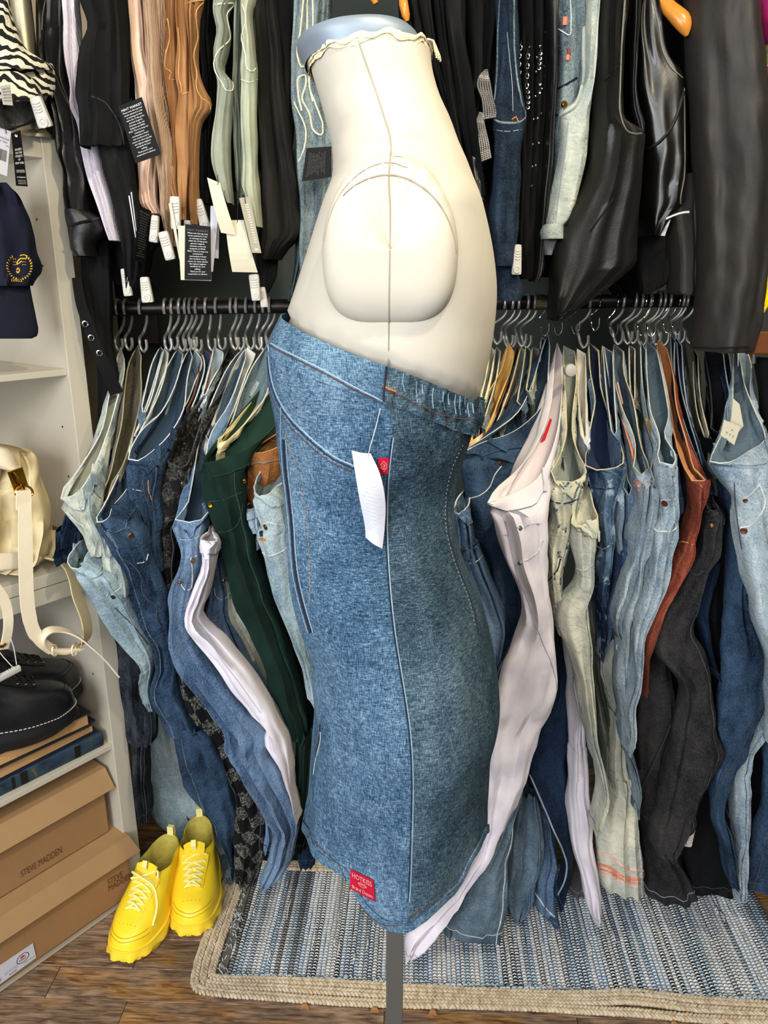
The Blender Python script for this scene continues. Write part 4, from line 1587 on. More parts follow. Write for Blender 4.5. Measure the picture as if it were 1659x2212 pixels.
# ================================================================= sneakers
YEL = plain('yellow synthetic leather', (250, 214, 40), 0.42, bump=0.05, bscale=300)
YELS = plain('yellow rubber sole', (246, 212, 52), 0.5)
YELT = cloth('yellow tongue mesh', (248, 216, 52), (236, 200, 40), 120)
YELI = cloth('pale yellow lining', (196, 180, 84), (170, 156, 72), 80)
LACE = cloth('pale yellow lace', (250, 240, 160), (236, 222, 130), 200)
def shoe_shape(u, side):
    # half width along the sole, u 0 heel .. 1 toe; side +1 outer
    w = (math.sin(PI * min(1, max(0, u)) ** 0.92)) ** 0.36 if 0 < u < 1 else 0
    waist = 1 - 0.16 * math.exp(-((u - 0.42) / 0.16) ** 2) * (1.0 if side < 0 else 0.55)
    fore = 0.80 + 0.24 * min(1, u / 0.68)
    return w * waist * fore
def shoe(label, name, cat, pos, heading, Ln, Wd, mats, group, mirror=1, sole_h=0.043, collar_h=0.118, teeth=0.0055, pullx=True, kind='sneaker', base_z=0.0, pitch=0.0, lace_style=0):
    up_m, sole_m, tongue_m, lin_m, lace_m = mats
    root = thing(name, label, cat, (pos[0], pos[1], base_z), group)
    ch, sh_ = math.cos(heading), math.sin(heading)
    def W(x, y, z):
        z2 = z + x * pitch
        return V((pos[0] + ch * x - sh_ * y * mirror, pos[1] + sh_ * x + ch * y * mirror, base_z + z2))
    N = 56
    def loop(x0, x1, wk, z, zt=None, tooth=0.0, flare=0.0):
        out = []
        for k in range(N):
            a = 2 * PI * k / N
            u = (1 - math.cos(a)) / 2
            sd = 1 if math.sin(a) >= 0 else -1
            y = Wd / 2 * shoe_shape(u, sd) * wk * sd
            x = x0 + (x1 - x0) * u
            tt = tooth * (1 if (k // 2) % 2 else 0)
            f = 1 + (flare + tt) / (Wd / 2)
            zz = z(u) if callable(z) else z
            xc = x0 + (x1 - x0) * 0.5
            out.append(W(xc + (x - xc) * (1 + (flare + tt) / (Ln * 0.5)), y * f, zz))
        return out
    # sole: toothed chunky side, thicker under the heel
    sz = lambda f_: (lambda u: f_ * (sole_h * (1.25 - 0.45 * u) + 0.010 * max(0, u - 0.86) / 0.14))
    g = [loop(0.02, Ln - 0.035, 0.5, 0.001), loop(0.006, Ln - 0.012, 0.92, lambda u: 0.001 + 0.008 * max(0, u - 0.8) / 0.2 , tooth=0), loop(0, Ln, 1.0, lambda u: 0.006 + 0.010 * max(0, u - 0.8) / 0.2, tooth=-teeth),
         loop(0, Ln, 1.0, sz(0.45), tooth=teeth, flare=0.001), loop(0, Ln, 1.0, sz(0.62), tooth=teeth * 0.6, flare=0.002), loop(0, Ln, 1.0, sz(0.78), flare=0.0005),
         loop(0.001, Ln - 0.002, 0.98, sz(0.95), flare=0.0015), loop(0.004, Ln - 0.006, 0.95, sz(1.0))]
    MB().grid(g).build('sole', sole_m, root, angle=35)
    # upper: stacked outlines, the vamp falling back to the collar
    prof = [(0.004, 0.996, 0.965, 0.95), (0.004, 0.992, 0.965, 0.012), (0.006, 0.975, 0.94, 0.20), (0.010, 0.945, 0.90, 0.34), (0.014, 0.895, 0.86, 0.45), (0.016, 0.82, 0.82, 0.55),
            (0.016, 0.74, 0.785, 0.645), (0.014, 0.665, 0.76, 0.735), (0.010, 0.595, 0.735, 0.82), (0.004, 0.55, 0.74, 0.90), (-0.002, 0.51, 0.74, 0.965), (-0.004, 0.49, 0.72, 1.0)]
    H = collar_h - sole_h
    if kind == 'boot':
        prof = [(0.004, 0.996, 0.965, 0.95), (0.002, 0.996, 0.97, 0.02), (0.002, 0.990, 0.96, 0.18), (0.004, 0.978, 0.93, 0.32), (0.008, 0.945, 0.88, 0.42), (0.012, 0.88, 0.83, 0.50), (0.016, 0.79, 0.79, 0.575), (0.018, 0.70, 0.76, 0.66), (0.018, 0.62, 0.73, 0.76), (0.014, 0.555, 0.71, 0.87), (0.010, 0.50, 0.69, 0.95), (0.006, 0.47, 0.66, 1.0)]
    upg = []
    for i, (a, b_, wk, hz) in enumerate(prof):
        if i == 0:
            zf = sz(0.9)
        else:
            zf = (lambda hz_: (lambda u: sole_h * (1.25 - 0.45 * u) * (1 - hz_ * 0.75) + (H + sole_h * 0.75) * hz_ + (0.016 * hz_ ** 4 * ((1 - u) ** 3 + 0.6 * u ** 2))))(hz)
        upg.append(loop(a * Ln, b_ * Ln, wk * 0.985, zf))
    rim = upg[-1]
    inner = []
    for (f, dz) in ((0.93, 0.003), (0.86, -0.004), (0.78, -0.02), (0.74, -0.045)):
        c = sum(rim, V()) / N
        inner.append([c + (p - c) * f + UP * dz for p in rim])
    MB().grid(upg + [inner[0]]).build('upper', up_m, root, angle=60)
    c = sum(inner[-1], V()) / N
    MB().grid(inner + [[c] * N]).build('lining', lin_m, root, angle=70)
    s = BVHTree.FromPolygons([p for r in upg for p in r], [(i * N + k, i * N + (k + 1) % N, (i + 1) * N + (k + 1) % N, (i + 1) * N + k) for i in range(len(upg) - 1) for k in range(N)])
    def down(x, y, off=0.0):
        o = W(x, y, 0.3)
        h = s.ray_cast(o, V((0, 0, -1)))
        if h[0] is None:
            return None
        return h[0] + h[1] * (off if h[1].z > 0 else -off)
    # tongue standing out of the throat
    x0, x1 = 0.36 * Ln, 0.74 * Ln
    gt, gb = [], []
    for i in range(12):
        t = i / 11
        x = x1 + (x0 - x1) * t
        row = []
        for k in range(7):
            y = (k - 3) / 3 * (0.017 + 0.006 * t)
            p = down(x, y, 0.003)
            if p is None or t > 0.68:
                b0 = down(x1 + (x0 - x1) * 0.64, y, 0.003) or W(x, y, collar_h)
                tt = (t - 0.64) / 0.36
                p = b0 + (W(0, 0, 0) - W(1, 0, 0)) * (0.012 * tt) + UP * (0.026 * tt)
            p = p + UP * (0.003 * (1 - (y / 0.02) ** 2))
            row.append(p)
        gt.append(row)
    back = [[p - UP * 0.005 + (W(0, 0, 0) - W(1, 0, 0)) * 0.003 for p in r] for r in gt]
    m = MB().grid(gt, False).grid(back, False, flip=True)
    m.grid([gt[-1], back[-1]], False)
    m.grid([[r[0] for r in gt], [r[0] for r in back]], False).grid([[r[-1] for r in gt], [r[-1] for r in back]], False)
    m.build('tongue', tongue_m, root, angle=60, recalc=True)
    tp = gt[-2][3]
    if pullx:
        fw = (W(1, 0, 0) - W(0, 0, 0)).normalized()
        sdv = (W(0, 1, 0) - W(0, 0, 0)).normalized()
        MB().ribbon([tp + fw * 0.004 - UP * 0.012, tp + fw * 0.008 + UP * 0.002, tp + fw * 0.002 + UP * 0.013, tp - fw * 0.006 + UP * 0.006], sdv, 0.011, 0.0022).build('tongue_loop', lace_m, root)
        hp = rim[0]
        MB().ribbon([hp - UP * 0.018 - fw * 0.004, hp + UP * 0.006 - fw * 0.007, hp + UP * 0.021 - fw * 0.004, hp + UP * 0.021 + fw * 0.003, hp + UP * 0.004 + fw * 0.004, hp - UP * 0.012 + fw * 0.006], sdv, 0.015, 0.0022).build('heel_loop', lace_m, root)
    # eyelet stays either side, with lace crossing over
    for sd in (-1, 1):
        pts, sides = [], []
        for i in range(10):
            x = 0.75 * Ln - (0.31 * Ln) * i / 9
            p = down(x, sd * (0.017 + 0.010 * i / 9), 0.002)
            if p is not None:
                pts.append(p)
        if len(pts) > 3:
            MB().ribbon(pts, (W(0, 1, 0) - W(0, 0, 0)) * sd - UP * 0.6, 0.011, 0.002).build('eyelet_stay', up_m, root)
    eye = []
    for i in range(6):
        x = 0.735 * Ln - 0.052 * Ln * i
        l_, r__ = down(x, -(0.0165 + 0.0018 * i), 0.003), down(x, 0.0165 + 0.0018 * i, 0.003)
        if l_ is not None and r__ is not None:
            eye.append((l_, r__))
    rr = 0.0027 if kind == 'sneaker' else 0.0018
    mb = MB()
    for i in range(len(eye) - 1):
        for a, b_ in ((eye[i][0], eye[i + 1][1]), (eye[i][1], eye[i + 1][0])):
            mid = (a + b_) / 2 + UP * (0.0065 + (0.0025 if a is eye[i][0] else 0))
            mb.tube([V(p) for p in smooth_path([tuple(a), tuple(mid), tuple(b_)], 9)], rr, 6)
    mb.tube([V(p) for p in smooth_path([tuple(eye[0][0]), tuple((eye[0][0] + eye[0][1]) / 2 + UP * 0.006), tuple(eye[0][1])], 7)], rr, 6)
    mb.build('laces', lace_m, root)
    if lace_style:
        mb = MB()
        e0, e1 = eye[-1]
        fw = (W(1, 0, 0) - W(0, 0, 0)).normalized()
        sv = (W(0, 1, 0) - W(0, 0, 0)).normalized()
        mb.tube([V(p) for p in smooth_path([tuple(e1), tuple(e1 + UP * 0.014 + fw * 0.01), tuple(e0.lerp(e1, 0.5) + UP * 0.013 + fw * 0.02), tuple(e0 + UP * 0.004 + fw * 0.03 - sv * 0.006), tuple(e0 - UP * 0.03 + fw * 0.05 - sv * 0.022), tuple(e0 - UP * 0.055 + fw * 0.075 - sv * 0.023)], 20)], rr, 6)
        mb.tube([V(p) for p in smooth_path([tuple(e0), tuple(e0 + UP * 0.012 - fw * 0.004), tuple(e0.lerp(e1, 0.5) + UP * 0.01 + fw * 0.012), tuple(e1 + UP * 0.004 + fw * 0.018)], 14)], rr, 6)
        mb.build('lace_ends', lace_m, root)
    # seams: toe cap line and side overlay
    mb = MB()
    for sc_ in (0.80, 0.86):
        pts = []
        for k in range(19):
            a = -1.15 + 2.3 * k / 18
            p = down(0.70 * Ln + 0.26 * Ln * (sc_ / 0.86) * math.cos(a) ** 1, Wd * 0.40 * math.sin(a) * sc_ / 0.86, 0.0006)
            if p is not None:
                pts.append(p)
        if len(pts) > 2:
            mb.tube(pts, 0.0006, 4)
    mb.build('toe_seam', plain(('amber' if kind == 'sneaker' else 'black') + ' shoe seam', (190, 150, 20) if kind == 'sneaker' else (10, 10, 10), 0.7), root)
    if kind == 'sneaker':
        MB().tube([p for p in g[6]], 0.0016, 6, closed=True).build('sole_rib', sole_m, root)
        mb = MB()
        for k in range(5):
            p = down(0.845 * Ln, (k - 2) * 0.009, 0.0)
            if p is not None:
                mb.ball(p, 0.0009, 6, 4)
        mb.build('vent_holes', plain('dark vent hole', (120, 96, 20), 0.9), root)
    return root, W, g, eye, N
def heading(a, b_):
    return math.atan2(b_[1] - a[1], b_[0] - a[0])
heel, toe = (-0.505, 1.520), (-0.556, 1.280)
MS = (YEL, YELS, YELT, YELI, LACE)
shoe('yellow chunky sneaker nearest the shoe boxes, lace hanging down its side', 'sneaker', 'sneaker', heel, heading(heel, toe), 0.25, 0.122, MS, 'pair of yellow sneakers', mirror=-1, lace_style=1)
heel, toe = (-0.452, 1.585), (-0.424, 1.350)
shoe('yellow chunky sneaker standing further back, beside the blue jeans hems', 'sneaker', 'sneaker', heel, heading(heel, toe), 0.245, 0.120, MS, 'pair of yellow sneakers', mirror=1)

# ================================================================= black shoes on the books
BLK = leather('black smooth leather', (18, 18, 20), 0.32, 400, 0.12, 0.6)
BSOLE = plain('black rubber sole', (16, 16, 17), 0.55)
BLACE = cloth('black lace', (20, 20, 22), (10, 10, 12), 200)
MK = (BLK, BSOLE, BLK, plain('dark shoe lining', (30, 26, 24), 0.9), BLACE)
WELT = plain('white welt stitching', (214, 210, 200), 0.8)
def black_shoe(label, toepos, head, dz):
    heel = (toepos[0] - math.cos(head) * 0.29, toepos[1] - math.sin(head) * 0.29)
    r, W, g, eye, N = shoe(label, 'lace_up_shoe', 'shoe', heel, head, 0.29, 0.118, MK, 'pair of black platform lace ups', sole_h=0.044, collar_h=0.155, teeth=0.0016, pullx=False, kind='boot', base_z=dz)
    mb = MB()
    ringp = g[6]
    for k in range(N):
        a, b_ = ringp[k], ringp[(k + 1) % N]
        for q in range(2):
            u0 = q * 0.5 + 0.05
            p0, p1 = a.lerp(b_, u0) + UP * 0.0024, a.lerp(b_, u0 + 0.32) + UP * 0.0024
            mb.tube([p0, p1], 0.0008, 4)
    mb.build('welt_stitching', WELT, r)
    mb = MB()
    for l_, r__ in eye[:3]:
        for p in (l_, r__):
            mb.tube([p + V((0.0035 * math.cos(a * PI / 5), 0.0035 * math.sin(a * PI / 5), 0.001)) for a in range(10)], 0.0008, 5, closed=True)
    mb.build('eyelets', CHROME, r)
    return r
hd = math.atan2(-E1.y, -E1.x)
t1_ = L(0.085, 0.006, 0)
black_shoe('black leather platform shoe in front with white welt stitching, on the books', (t1_.x, t1_.y), hd - 0.30, 0.5195)
t2_ = L(0.028, 0.085, 0)
black_shoe('black leather platform shoe behind its pair, toe nearest the shelf side panel', (t2_.x, t2_.y), hd - 0.22, 0.5195)
# ================================================================= jeans on the rail
D_ACID = denim('acid washed grey denim', (98, 112, 116), (196, 200, 184), 22, 2.2, famt=0.9, inside=(176, 180, 168), blotch=(30, (88, 104, 112), 0.57))
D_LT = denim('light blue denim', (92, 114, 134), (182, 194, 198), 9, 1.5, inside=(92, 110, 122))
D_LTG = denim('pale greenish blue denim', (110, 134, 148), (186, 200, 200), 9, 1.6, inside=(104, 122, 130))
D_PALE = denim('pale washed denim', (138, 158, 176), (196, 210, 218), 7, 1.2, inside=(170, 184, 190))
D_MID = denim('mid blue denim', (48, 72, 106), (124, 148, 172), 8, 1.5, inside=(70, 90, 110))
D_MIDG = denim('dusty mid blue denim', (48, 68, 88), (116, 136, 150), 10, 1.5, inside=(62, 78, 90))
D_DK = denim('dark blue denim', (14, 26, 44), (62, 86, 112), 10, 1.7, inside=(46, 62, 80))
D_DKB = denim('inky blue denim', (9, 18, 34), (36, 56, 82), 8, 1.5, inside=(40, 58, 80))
D_WH = cloth('lilac white denim', (226, 220, 226), (204, 198, 208), 14, 0.9, 0.35, inside=(216, 206, 210))
D_WH2 = cloth('white denim', (224, 226, 232), (196, 200, 210), 14, 0.9, 0.35, inside=(220, 218, 210))
D_CRM = denim('grey cream dirty denim', (150, 158, 156), (218, 214, 190), 14, 1.6, famt=0.5, inside=(206, 204, 184))
D_BLEACH = denim('bleach splattered denim', (150, 154, 140), (222, 216, 188), 20, 1.5, famt=0.5, inside=(140, 146, 136), blotch=(60, (44, 60, 84), 0.56))
D_ACDK = denim('dark acid marbled denim', (18, 34, 60), (96, 122, 146), 26, 2.6, famt=0.6, inside=(34, 46, 70), blotch=(34, (150, 168, 182), 0.57))
D_GBRN = denim('grey brown denim', (74, 68, 60), (128, 120, 104), 20, 1.2, inside=(92, 86, 72))
D_CHAR = denim('charcoal denim', (22, 22, 24), (62, 60, 60), 9, 1.2, inside=(64, 62, 60))
D_BLK = denim('black denim', (4, 4, 5), (18, 19, 23), 8, 1.0, inside=(24, 24, 28))
D_BLKA = denim('faded black marbled denim', (12, 16, 22), (58, 64, 72), 30, 2.2, inside=(40, 44, 50))
D_RUST = denim('rust orange denim', (104, 48, 36), (158, 82, 62), 12, 1.2, inside=(196, 132, 84))
D_BRN = denim('tobacco brown denim', (110, 68, 38), (162, 108, 62), 12, 1.0, inside=(120, 90, 62))
L_SEAM = plain('lilac grey seam', (168, 160, 170), 0.9)
D_GREEN = cloth('bottle green cotton', (20, 44, 36), (10, 28, 22), 14, 0.9, 0.25, inside=(26, 52, 42))
D_TAUPE = denim('taupe grey cotton', (72, 66, 70), (116, 108, 110), 9, 1.0, inside=(100, 94, 92))
D_OLV = denim('grey olive denim', (82, 92, 92), (136, 142, 130), 14, 1.4, inside=(104, 112, 104))
def checked():
    t = NT('black and grey checked cotton')
    n = t.noise(260, 3)
    ck = t.n('ShaderNodeTexChecker')
    ck.inputs['Scale'].default_value = 34
    t.l(t.mapping((1.0, 0.25, 1.0), (0, 0.35, 0)), ck.inputs['Vector'])
    g = t.mix(t.ramp(n, [(0.45, (0, 0, 0)), (0.6, (1, 1, 1))]), lin((30, 30, 30)), lin((112, 112, 104)))
    # the check only below the thigh, the upper part is a crackled black
    sp = t.n('ShaderNodeSeparateXYZ'); t.l(t.tc.outputs['Object'], sp.inputs[0])
    k = t.ramp(sp.outputs['Z'], [(0.72, (1, 1, 1)), (0.95, (0.3, 0.3, 0.3))])
    low = t.mix(ck.outputs['Fac'], lin((14, 14, 16)), g)
    n5 = t.noise(90, 5, rough=0.7)
    up = t.mix(t.ramp(n5, [(0.55, (0, 0, 0)), (0.66, (1, 1, 1))]), lin((14, 13, 14)), lin((96, 92, 84)))
    t.color(t.mix(k, up, low))
    t.set(Roughness=0.85, Specular_IOR_Level=0.2)
    t.bump(t.noise(36, 4), 0.5, 0.006)
    return t.m
D_CHECK = checked()
M_GOLD = cloth('golden satin pocketing', (214, 178, 110), (176, 132, 66), 22, 0.4, 0.4, spec=0.6)
M_SUEDE = plain('brown leather patch', (120, 74, 52), 0.8, var=0.2, vscale=120)

# ---- left half of the rail
jeans('jeans', 'black faded jeans hanging straight against the shelf side panel', D_BLKA, R('t2', [(560, 330, 480), (980, 395, 560), (1300, 420, 640), (1659, 470, 640)]) + R('t3', [(500, 180, 320), (800, 205, 312), (1000, 240, 315), (1085, 262, 315)]), yf=1.44, seam_mat=D_EDGE, band=False)
jeans('jeans', 'navy jeans folded behind the acid washed pair, tip by the handbag shelf', D_DKB, R('t1', [(1300, 200, 330), (1400, 75, 260), (1500, 50, 220), (1600, 28, 200)]) + R('t2', [(290, 20, 200), (380, 14, 160), (470, 12, 120), (500, 50, 110)]), yf=1.33, seam=None)
jeans('jeans', 'grey and white acid washed jeans, waistband gaping widest at far left', D_ACID,
      R('t1', [(1360, 45, 300), (1440, 120, 310), (1520, 185, 340), (1659, 260, 420)]) + R('t2', [(320, 280, 440), (700, 340, 520)]),
      P('t1', [(420, 330), (395, 450), (350, 650), (300, 880), (235, 1000), (120, 1160), (18, 1285)]), P('t1', [(436, 345), (442, 480), (400, 650), (330, 900), (270, 1060), (160, 1255), (60, 1330)]),
      yf=1.285, patch=None, loops=(0.56, 0.66), lines=[(W_EDGE, 0.0009, P('t1', [(70, 1400), (130, 1455), (200, 1505)]), 'seam'), (D_EDGE, 0.0008, P('t1', [(210, 1180), (270, 1290), (330, 1340)]), 'seam')],
      studs=[(P('t1', [(405, 815)])[0], 0.0045, COPPER)])
jeans('jeans', 'pale blue jeans with flapped pocket and black rivets, lowest waist at left', D_LTG,
      R('t2', [(600, 130, 390), (700, 205, 460), (800, 265, 510), (900, 328, 570), (980, 388, 610), (1060, 452, 640), (1140, 538, 645), (1200, 575, 635), (1270, 540, 628), (1340, 560, 630), (1430, 620, 660)]),
      P('t2', [(262, 270), (180, 370), (125, 430), (85, 490), (82, 540)]), P('t2', [(290, 330), (232, 430), (195, 490), (168, 560), (126, 572)]), yt=1.40, yf=1.262, low=1.40,
      legs=[(R('t3', [(360, 312, 420), (620, 300, 500), (800, 300, 570), (950, 300, 640), (1060, 325, 700), (1150, 378, 720), (1210, 480, 700)]), 1.62), (R('t3', [(1080, 560, 700), (1210, 630, 780), (1350, 720, 830), (1480, 790, 858)]), 1.60)],
      patch=None, lines=[(D_EDGE, 0.0009, P('t2', [(385, 820), (470, 900), (540, 980), (600, 1060)]), 'side_seam'), (W_EDGE, 0.0012, P('t2', [(365, 735), (410, 695), (470, 655)]), 'pocket_edge'), (W_EDGE, 0.0009, P('t2', [(340, 530), (400, 500), (420, 490)]), 'pocket_edge'),
                         (W_EDGE, 0.0016, P('t2', [(228, 430), (250, 470), (290, 520), (330, 570)]), 'pocket_flap'), (W_EDGE, 0.0012, P('t2', [(330, 570), (345, 545), (300, 480), (250, 425)]), 'pocket_flap'),
                         (PALE_ST, 0.0008, P('t2', [(240, 770), (300, 760), (340, 730), (340, 690), (300, 640)]), 'pocket_edge')],
      studs=[(P('t2', [(358, 557)])[0], 0.0055, INKK), (P('t2', [(372, 748)])[0], 0.0055, INKK)])
jeans('jeans', 'dark blue crumpled jeans whose leg runs down beside the yellow sneakers', D_DK,
      R('t1', [(1500, 285, 570), (1600, 370, 610)]) + R('t2', [(290, 300, 560), (360, 335, 590), (440, 385, 620), (520, 440, 650), (700, 498, 712), (830, 528, 745), (950, 590, 765), (1080, 655, 795), (1180, 655, 800), (1280, 620, 805), (1380, 622, 840), (1500, 695, 900), (1600, 740, 950)]) +
      R('t3', [(480, 450, 680), (580, 470, 730), (700, 490, 780), (800, 520, 830), (930, 572, 866), (1080, 690, 868), (1230, 775, 866), (1370, 825, 862), (1445, 850, 862)]),
      P('t1', [(440, 1100), (380, 1230), (325, 1340), (257, 1448)]), P('t1', [(498, 1195), (435, 1290), (365, 1380), (348, 1435), (290, 1470)]), yt=1.40, yf=1.24, low=1.49, wr=0.011, loops=(0.47, 0.70), seam=-0.04,
      lines=[(D_EDGE, 0.0012, P('t2', [(440, 500), (520, 560), (560, 620), (560, 700), (590, 760), (650, 800), (660, 900), (700, 960)]), 'seam'), (PALE_ST, 0.0008, P('t2', [(350, 300), (430, 250), (500, 200)]), 'seam'), (W_EDGE, 0.001, P('t2', [(530, 530), (580, 520), (600, 470)]), 'pocket_edge')],
      studs=[(P('t2', [(487, 352)])[0], 0.0055, COPPER)], seam_mat=D_MIDG)
jeans('jeans', 'grey brown jeans hung edge on, just right of the acid washed pair', D_GBRN, R('t1', [(1390, 285, 400), (1500, 330, 430), (1640, 350, 450)]),
      P('t1', [(530, 320), (482, 430), (452, 620), (432, 830), (392, 1000), (350, 1180), (300, 1290), (277, 1350)]), P('t1', [(556, 325), (548, 450), (552, 620), (500, 880), (420, 1120), (352, 1230), (332, 1330), (295, 1362)]), yf=1.315, edge=plain('khaki edge', (150, 142, 112), 0.9), loops=())
jeans('jeans', 'dark blue jeans with wide open waist and orange fly stitching', D_DK,
      R('t1', [(1095, 470, 705), (1200, 480, 697), (1300, 505, 690), (1400, 530, 690), (1500, 568, 690)]) + R('t2', [(200, 580, 680), (300, 600, 680), (420, 620, 690), (560, 680, 705)]),
      P('t1', [(868, 340), (830, 420), (762, 620), (690, 750), (560, 868), (465, 1035)]), P('t1', [(896, 345), (852, 520), (822, 740), (740, 890), (612, 1020), (545, 1062), (484, 1068)]), yf=1.30,
      lines=[(TAN_ST, 0.001, P('t1', [(600, 1190), (604, 1250), (622, 1320)]), 'fly_stitching'), (PALE_ST, 0.001, P('t1', [(500, 1250), (560, 1262)]), 'pocket_edge'), (D_EDGE, 0.001, P('t1', [(565, 1190), (575, 1270), (600, 1340), (640, 1400)]), 'seam')], loops=(0.44, 0.62, 0.72), bandmat=D_DK)
def slim(label, mat, Lp, Rp, rows, yf=1.40, edge=None, **kw):
    return jeans('jeans', label, mat, rows, Lp, Rp, yf=yf, edge=edge, seam=None, hem=False, loops=(), **kw)
slim('cream lined pale jeans, third hook cluster from the shelf, seen edge on', D_CRM, P('t1', [(705, 335), (665, 480), (605, 680), (525, 880), (500, 940)]), P('t1', [(735, 335), (702, 520), (640, 690), (562, 840), (518, 930)]), R('t1', [(980, 505, 545), (1120, 500, 550)]), 1.39)
slim('slate jeans strip left of the cream lined pair, white stitched rims', D_MIDG, P('t1', [(680, 330), (635, 420), (598, 560), (560, 735)]), P('t1', [(705, 330), (655, 520), (612, 670), (575, 770)]), R('t1', [(820, 556, 600), (950, 530, 580)]), 1.42)
slim('charcoal blue jeans between the cream lined pair and the wide dark opening', D_MIDG, P('t1', [(790, 345), (722, 470), (652, 650), (582, 830), (560, 880)]), P('t1', [(830, 345), (790, 520), (742, 650), (700, 745), (600, 820)]), R('t1', [(900, 560, 700), (1000, 540, 650)]), 1.41)
slim('slate jeans with rust coloured edge stitching next to the black patterned pair', D_DKB, P('t1', [(955, 345), (930, 520), (882, 680), (840, 752)]), P('t1', [(1000, 345), (1000, 440), (962, 620), (872, 760)]), R('t1', [(820, 835, 885), (930, 820, 870)]), 1.43, edge=plain('rust edge', (120, 72, 48), 0.9))
slim('pale grey jeans squeezed above the black patterned pair', D_PALE, P('t1', [(1030, 330), (1008, 440), (972, 580), (955, 640)]), P('t1', [(1085, 345), (1070, 440), (1012, 540), (965, 645)]), R('t1', [(700, 945, 985), (820, 920, 960)]), 1.45)
slim('dusty blue jeans peeking between the dark opening and the black pair', D_MIDG, P('t1', [(900, 345), (950, 420), (905, 560), (850, 700), (780, 800), (715, 940)]), P('t1', [(940, 345), (962, 430), (925, 600), (870, 740), (800, 880), (735, 960)]), R('t1', [(1020, 700, 760), (1200, 690, 760)]), 1.38)
jeans('jeans', 'black crackled jeans with grey checks on the lower legs', D_CHECK,
      R('t1', [(1140, 705, 900), (1220, 692, 905), (1330, 686, 872), (1440, 690, 835)]) + R('t2', [(240, 690, 810), (400, 705, 808), (600, 738, 800), (900, 770, 900), (1200, 800, 980), (1500, 880, 1100)]) + R('t3', [(540, 715, 870), (650, 765, 905), (800, 822, 960), (900, 860, 1012), (1000, 865, 1045), (1100, 862, 1058), (1350, 860, 1048), (1490, 862, 1000)]),
      P('t1', [(1130, 330), (1062, 480), (942, 680), (850, 790), (752, 910), (708, 1040)]), P('t1', [(1190, 350), (1150, 430), (1072, 620), (1000, 720), (940, 830), (900, 940), (822, 1110), (760, 1112)]), yf=1.325, edge=D_EDGE, seam_mat=D_EDGE, wr=0.008,
      studs=[(P('t1', [(830, 1215)])[0], 0.0055, NICKEL)], bandmat=None)
slim('white jeans nested inside the waist of the light blue pair', D_WH2, P('t1', [(1240, 330), (1162, 450), (1085, 640), (1002, 830), (965, 940)]), P('t1', [(1310, 340), (1242, 480), (1180, 650), (1120, 800), (1042, 960)]), R('t1', [(1010, 960, 1030), (1120, 955, 1010)]), 1.40)
fw = jeans('jeans', 'light blue wide leg jeans whose cuff rests on the rug corner', D_MID,
      R('t2', [(290, 775, 988), (360, 798, 960), (460, 818, 948), (560, 802, 935), (640, 775, 912), (780, 745, 885), (950, 750, 900), (1150, 775, 1010), (1270, 860, 1110), (1400, 950, 1200), (1500, 1012, 1290), (1659, 1105, 1400)]) + R('t3', [(620, 800, 1090), (780, 900, 1170), (960, 1000, 1240), (1070, 1065, 1275), (1150, 1125, 1276), (1250, 1110, 1255), (1350, 1082, 1235), (1440, 1042, 1190), (1505, 1030, 1080)]),
      P('t1', [(1225, 325), (1132, 440), (1052, 600), (982, 780), (932, 950), (905, 1100), (882, 1250), (852, 1360), (768, 1425)]), P('t1', [(1250, 330), (1190, 520), (1112, 720), (1012, 880), (976, 1000), (972, 1150), (990, 1390), (960, 1438), (852, 1465), (792, 1465)]), yf=1.265,
      loops=(0.64,), lines=[(W_EDGE, 0.0012, P('t2', [(880, 495), (915, 480), (945, 470)]), 'pocket_edge'), (W_EDGE, 0.0011, P('t2', [(878, 500), (885, 580), (885, 650), (870, 700), (845, 705), (820, 680), (806, 640)]), 'pocket_edge'), (PALE_ST, 0.0008, P('t2', [(775, 300), (780, 360), (860, 380), (950, 350)]), 'seam')],
      studs=[(P('t2', [(890, 514)])[0], 0.005, BRASS), (P('t2', [(805, 655)])[0], 0.0035, COPPER)], seam=-0.2)
mb = MB()
q_ = P('t1', [(962, 880), (1005, 775), (1048, 835), (985, 960)])
c_, sf = card(fw[0], 'care_label', q_, 1.445, plain('grey satin label', (176, 172, 164), 0.6))
mb = MB()
for i, s_ in enumerate(('FORE', 'WARNED')):
    text_on(mb, s_, sf, 0.1, 0.95, 0.66 - i * 0.36, 0.9 - i * 0.36)
mb.build('label_lettering', INKK, fw[0], smooth=False)
jeans('jeans', 'mid blue jeans with round coin pocket, between white pair and green pair', D_MID, R('t2', [(470, 1010, 1085), (580, 1005, 1112), (700, 1010, 1132), (850, 985, 1138), (950, 990, 1185), (1100, 1060, 1262), (1250, 1170, 1365), (1400, 1270, 1425), (1500, 1330, 1440), (1659, 1400, 1470)]) + R('t3', [(700, 1130, 1200), (900, 1150, 1220), (1060, 1062, 1130), (1160, 1075, 1140), (1270, 1052, 1110)]), yf=1.33, seam_mat=D_DKB,
      lines=[(W_EDGE, 0.0011, P('t2', [(1030, 690), (1038, 740), (1065, 765), (1105, 755), (1125, 720)]), 'pocket_edge'), (W_EDGE, 0.001, P('t2', [(1072, 640), (1085, 632), (1120, 628)]), 'pocket_edge')], studs=[(P('t2', [(1090, 642)])[0], 0.0045, BRASS)])
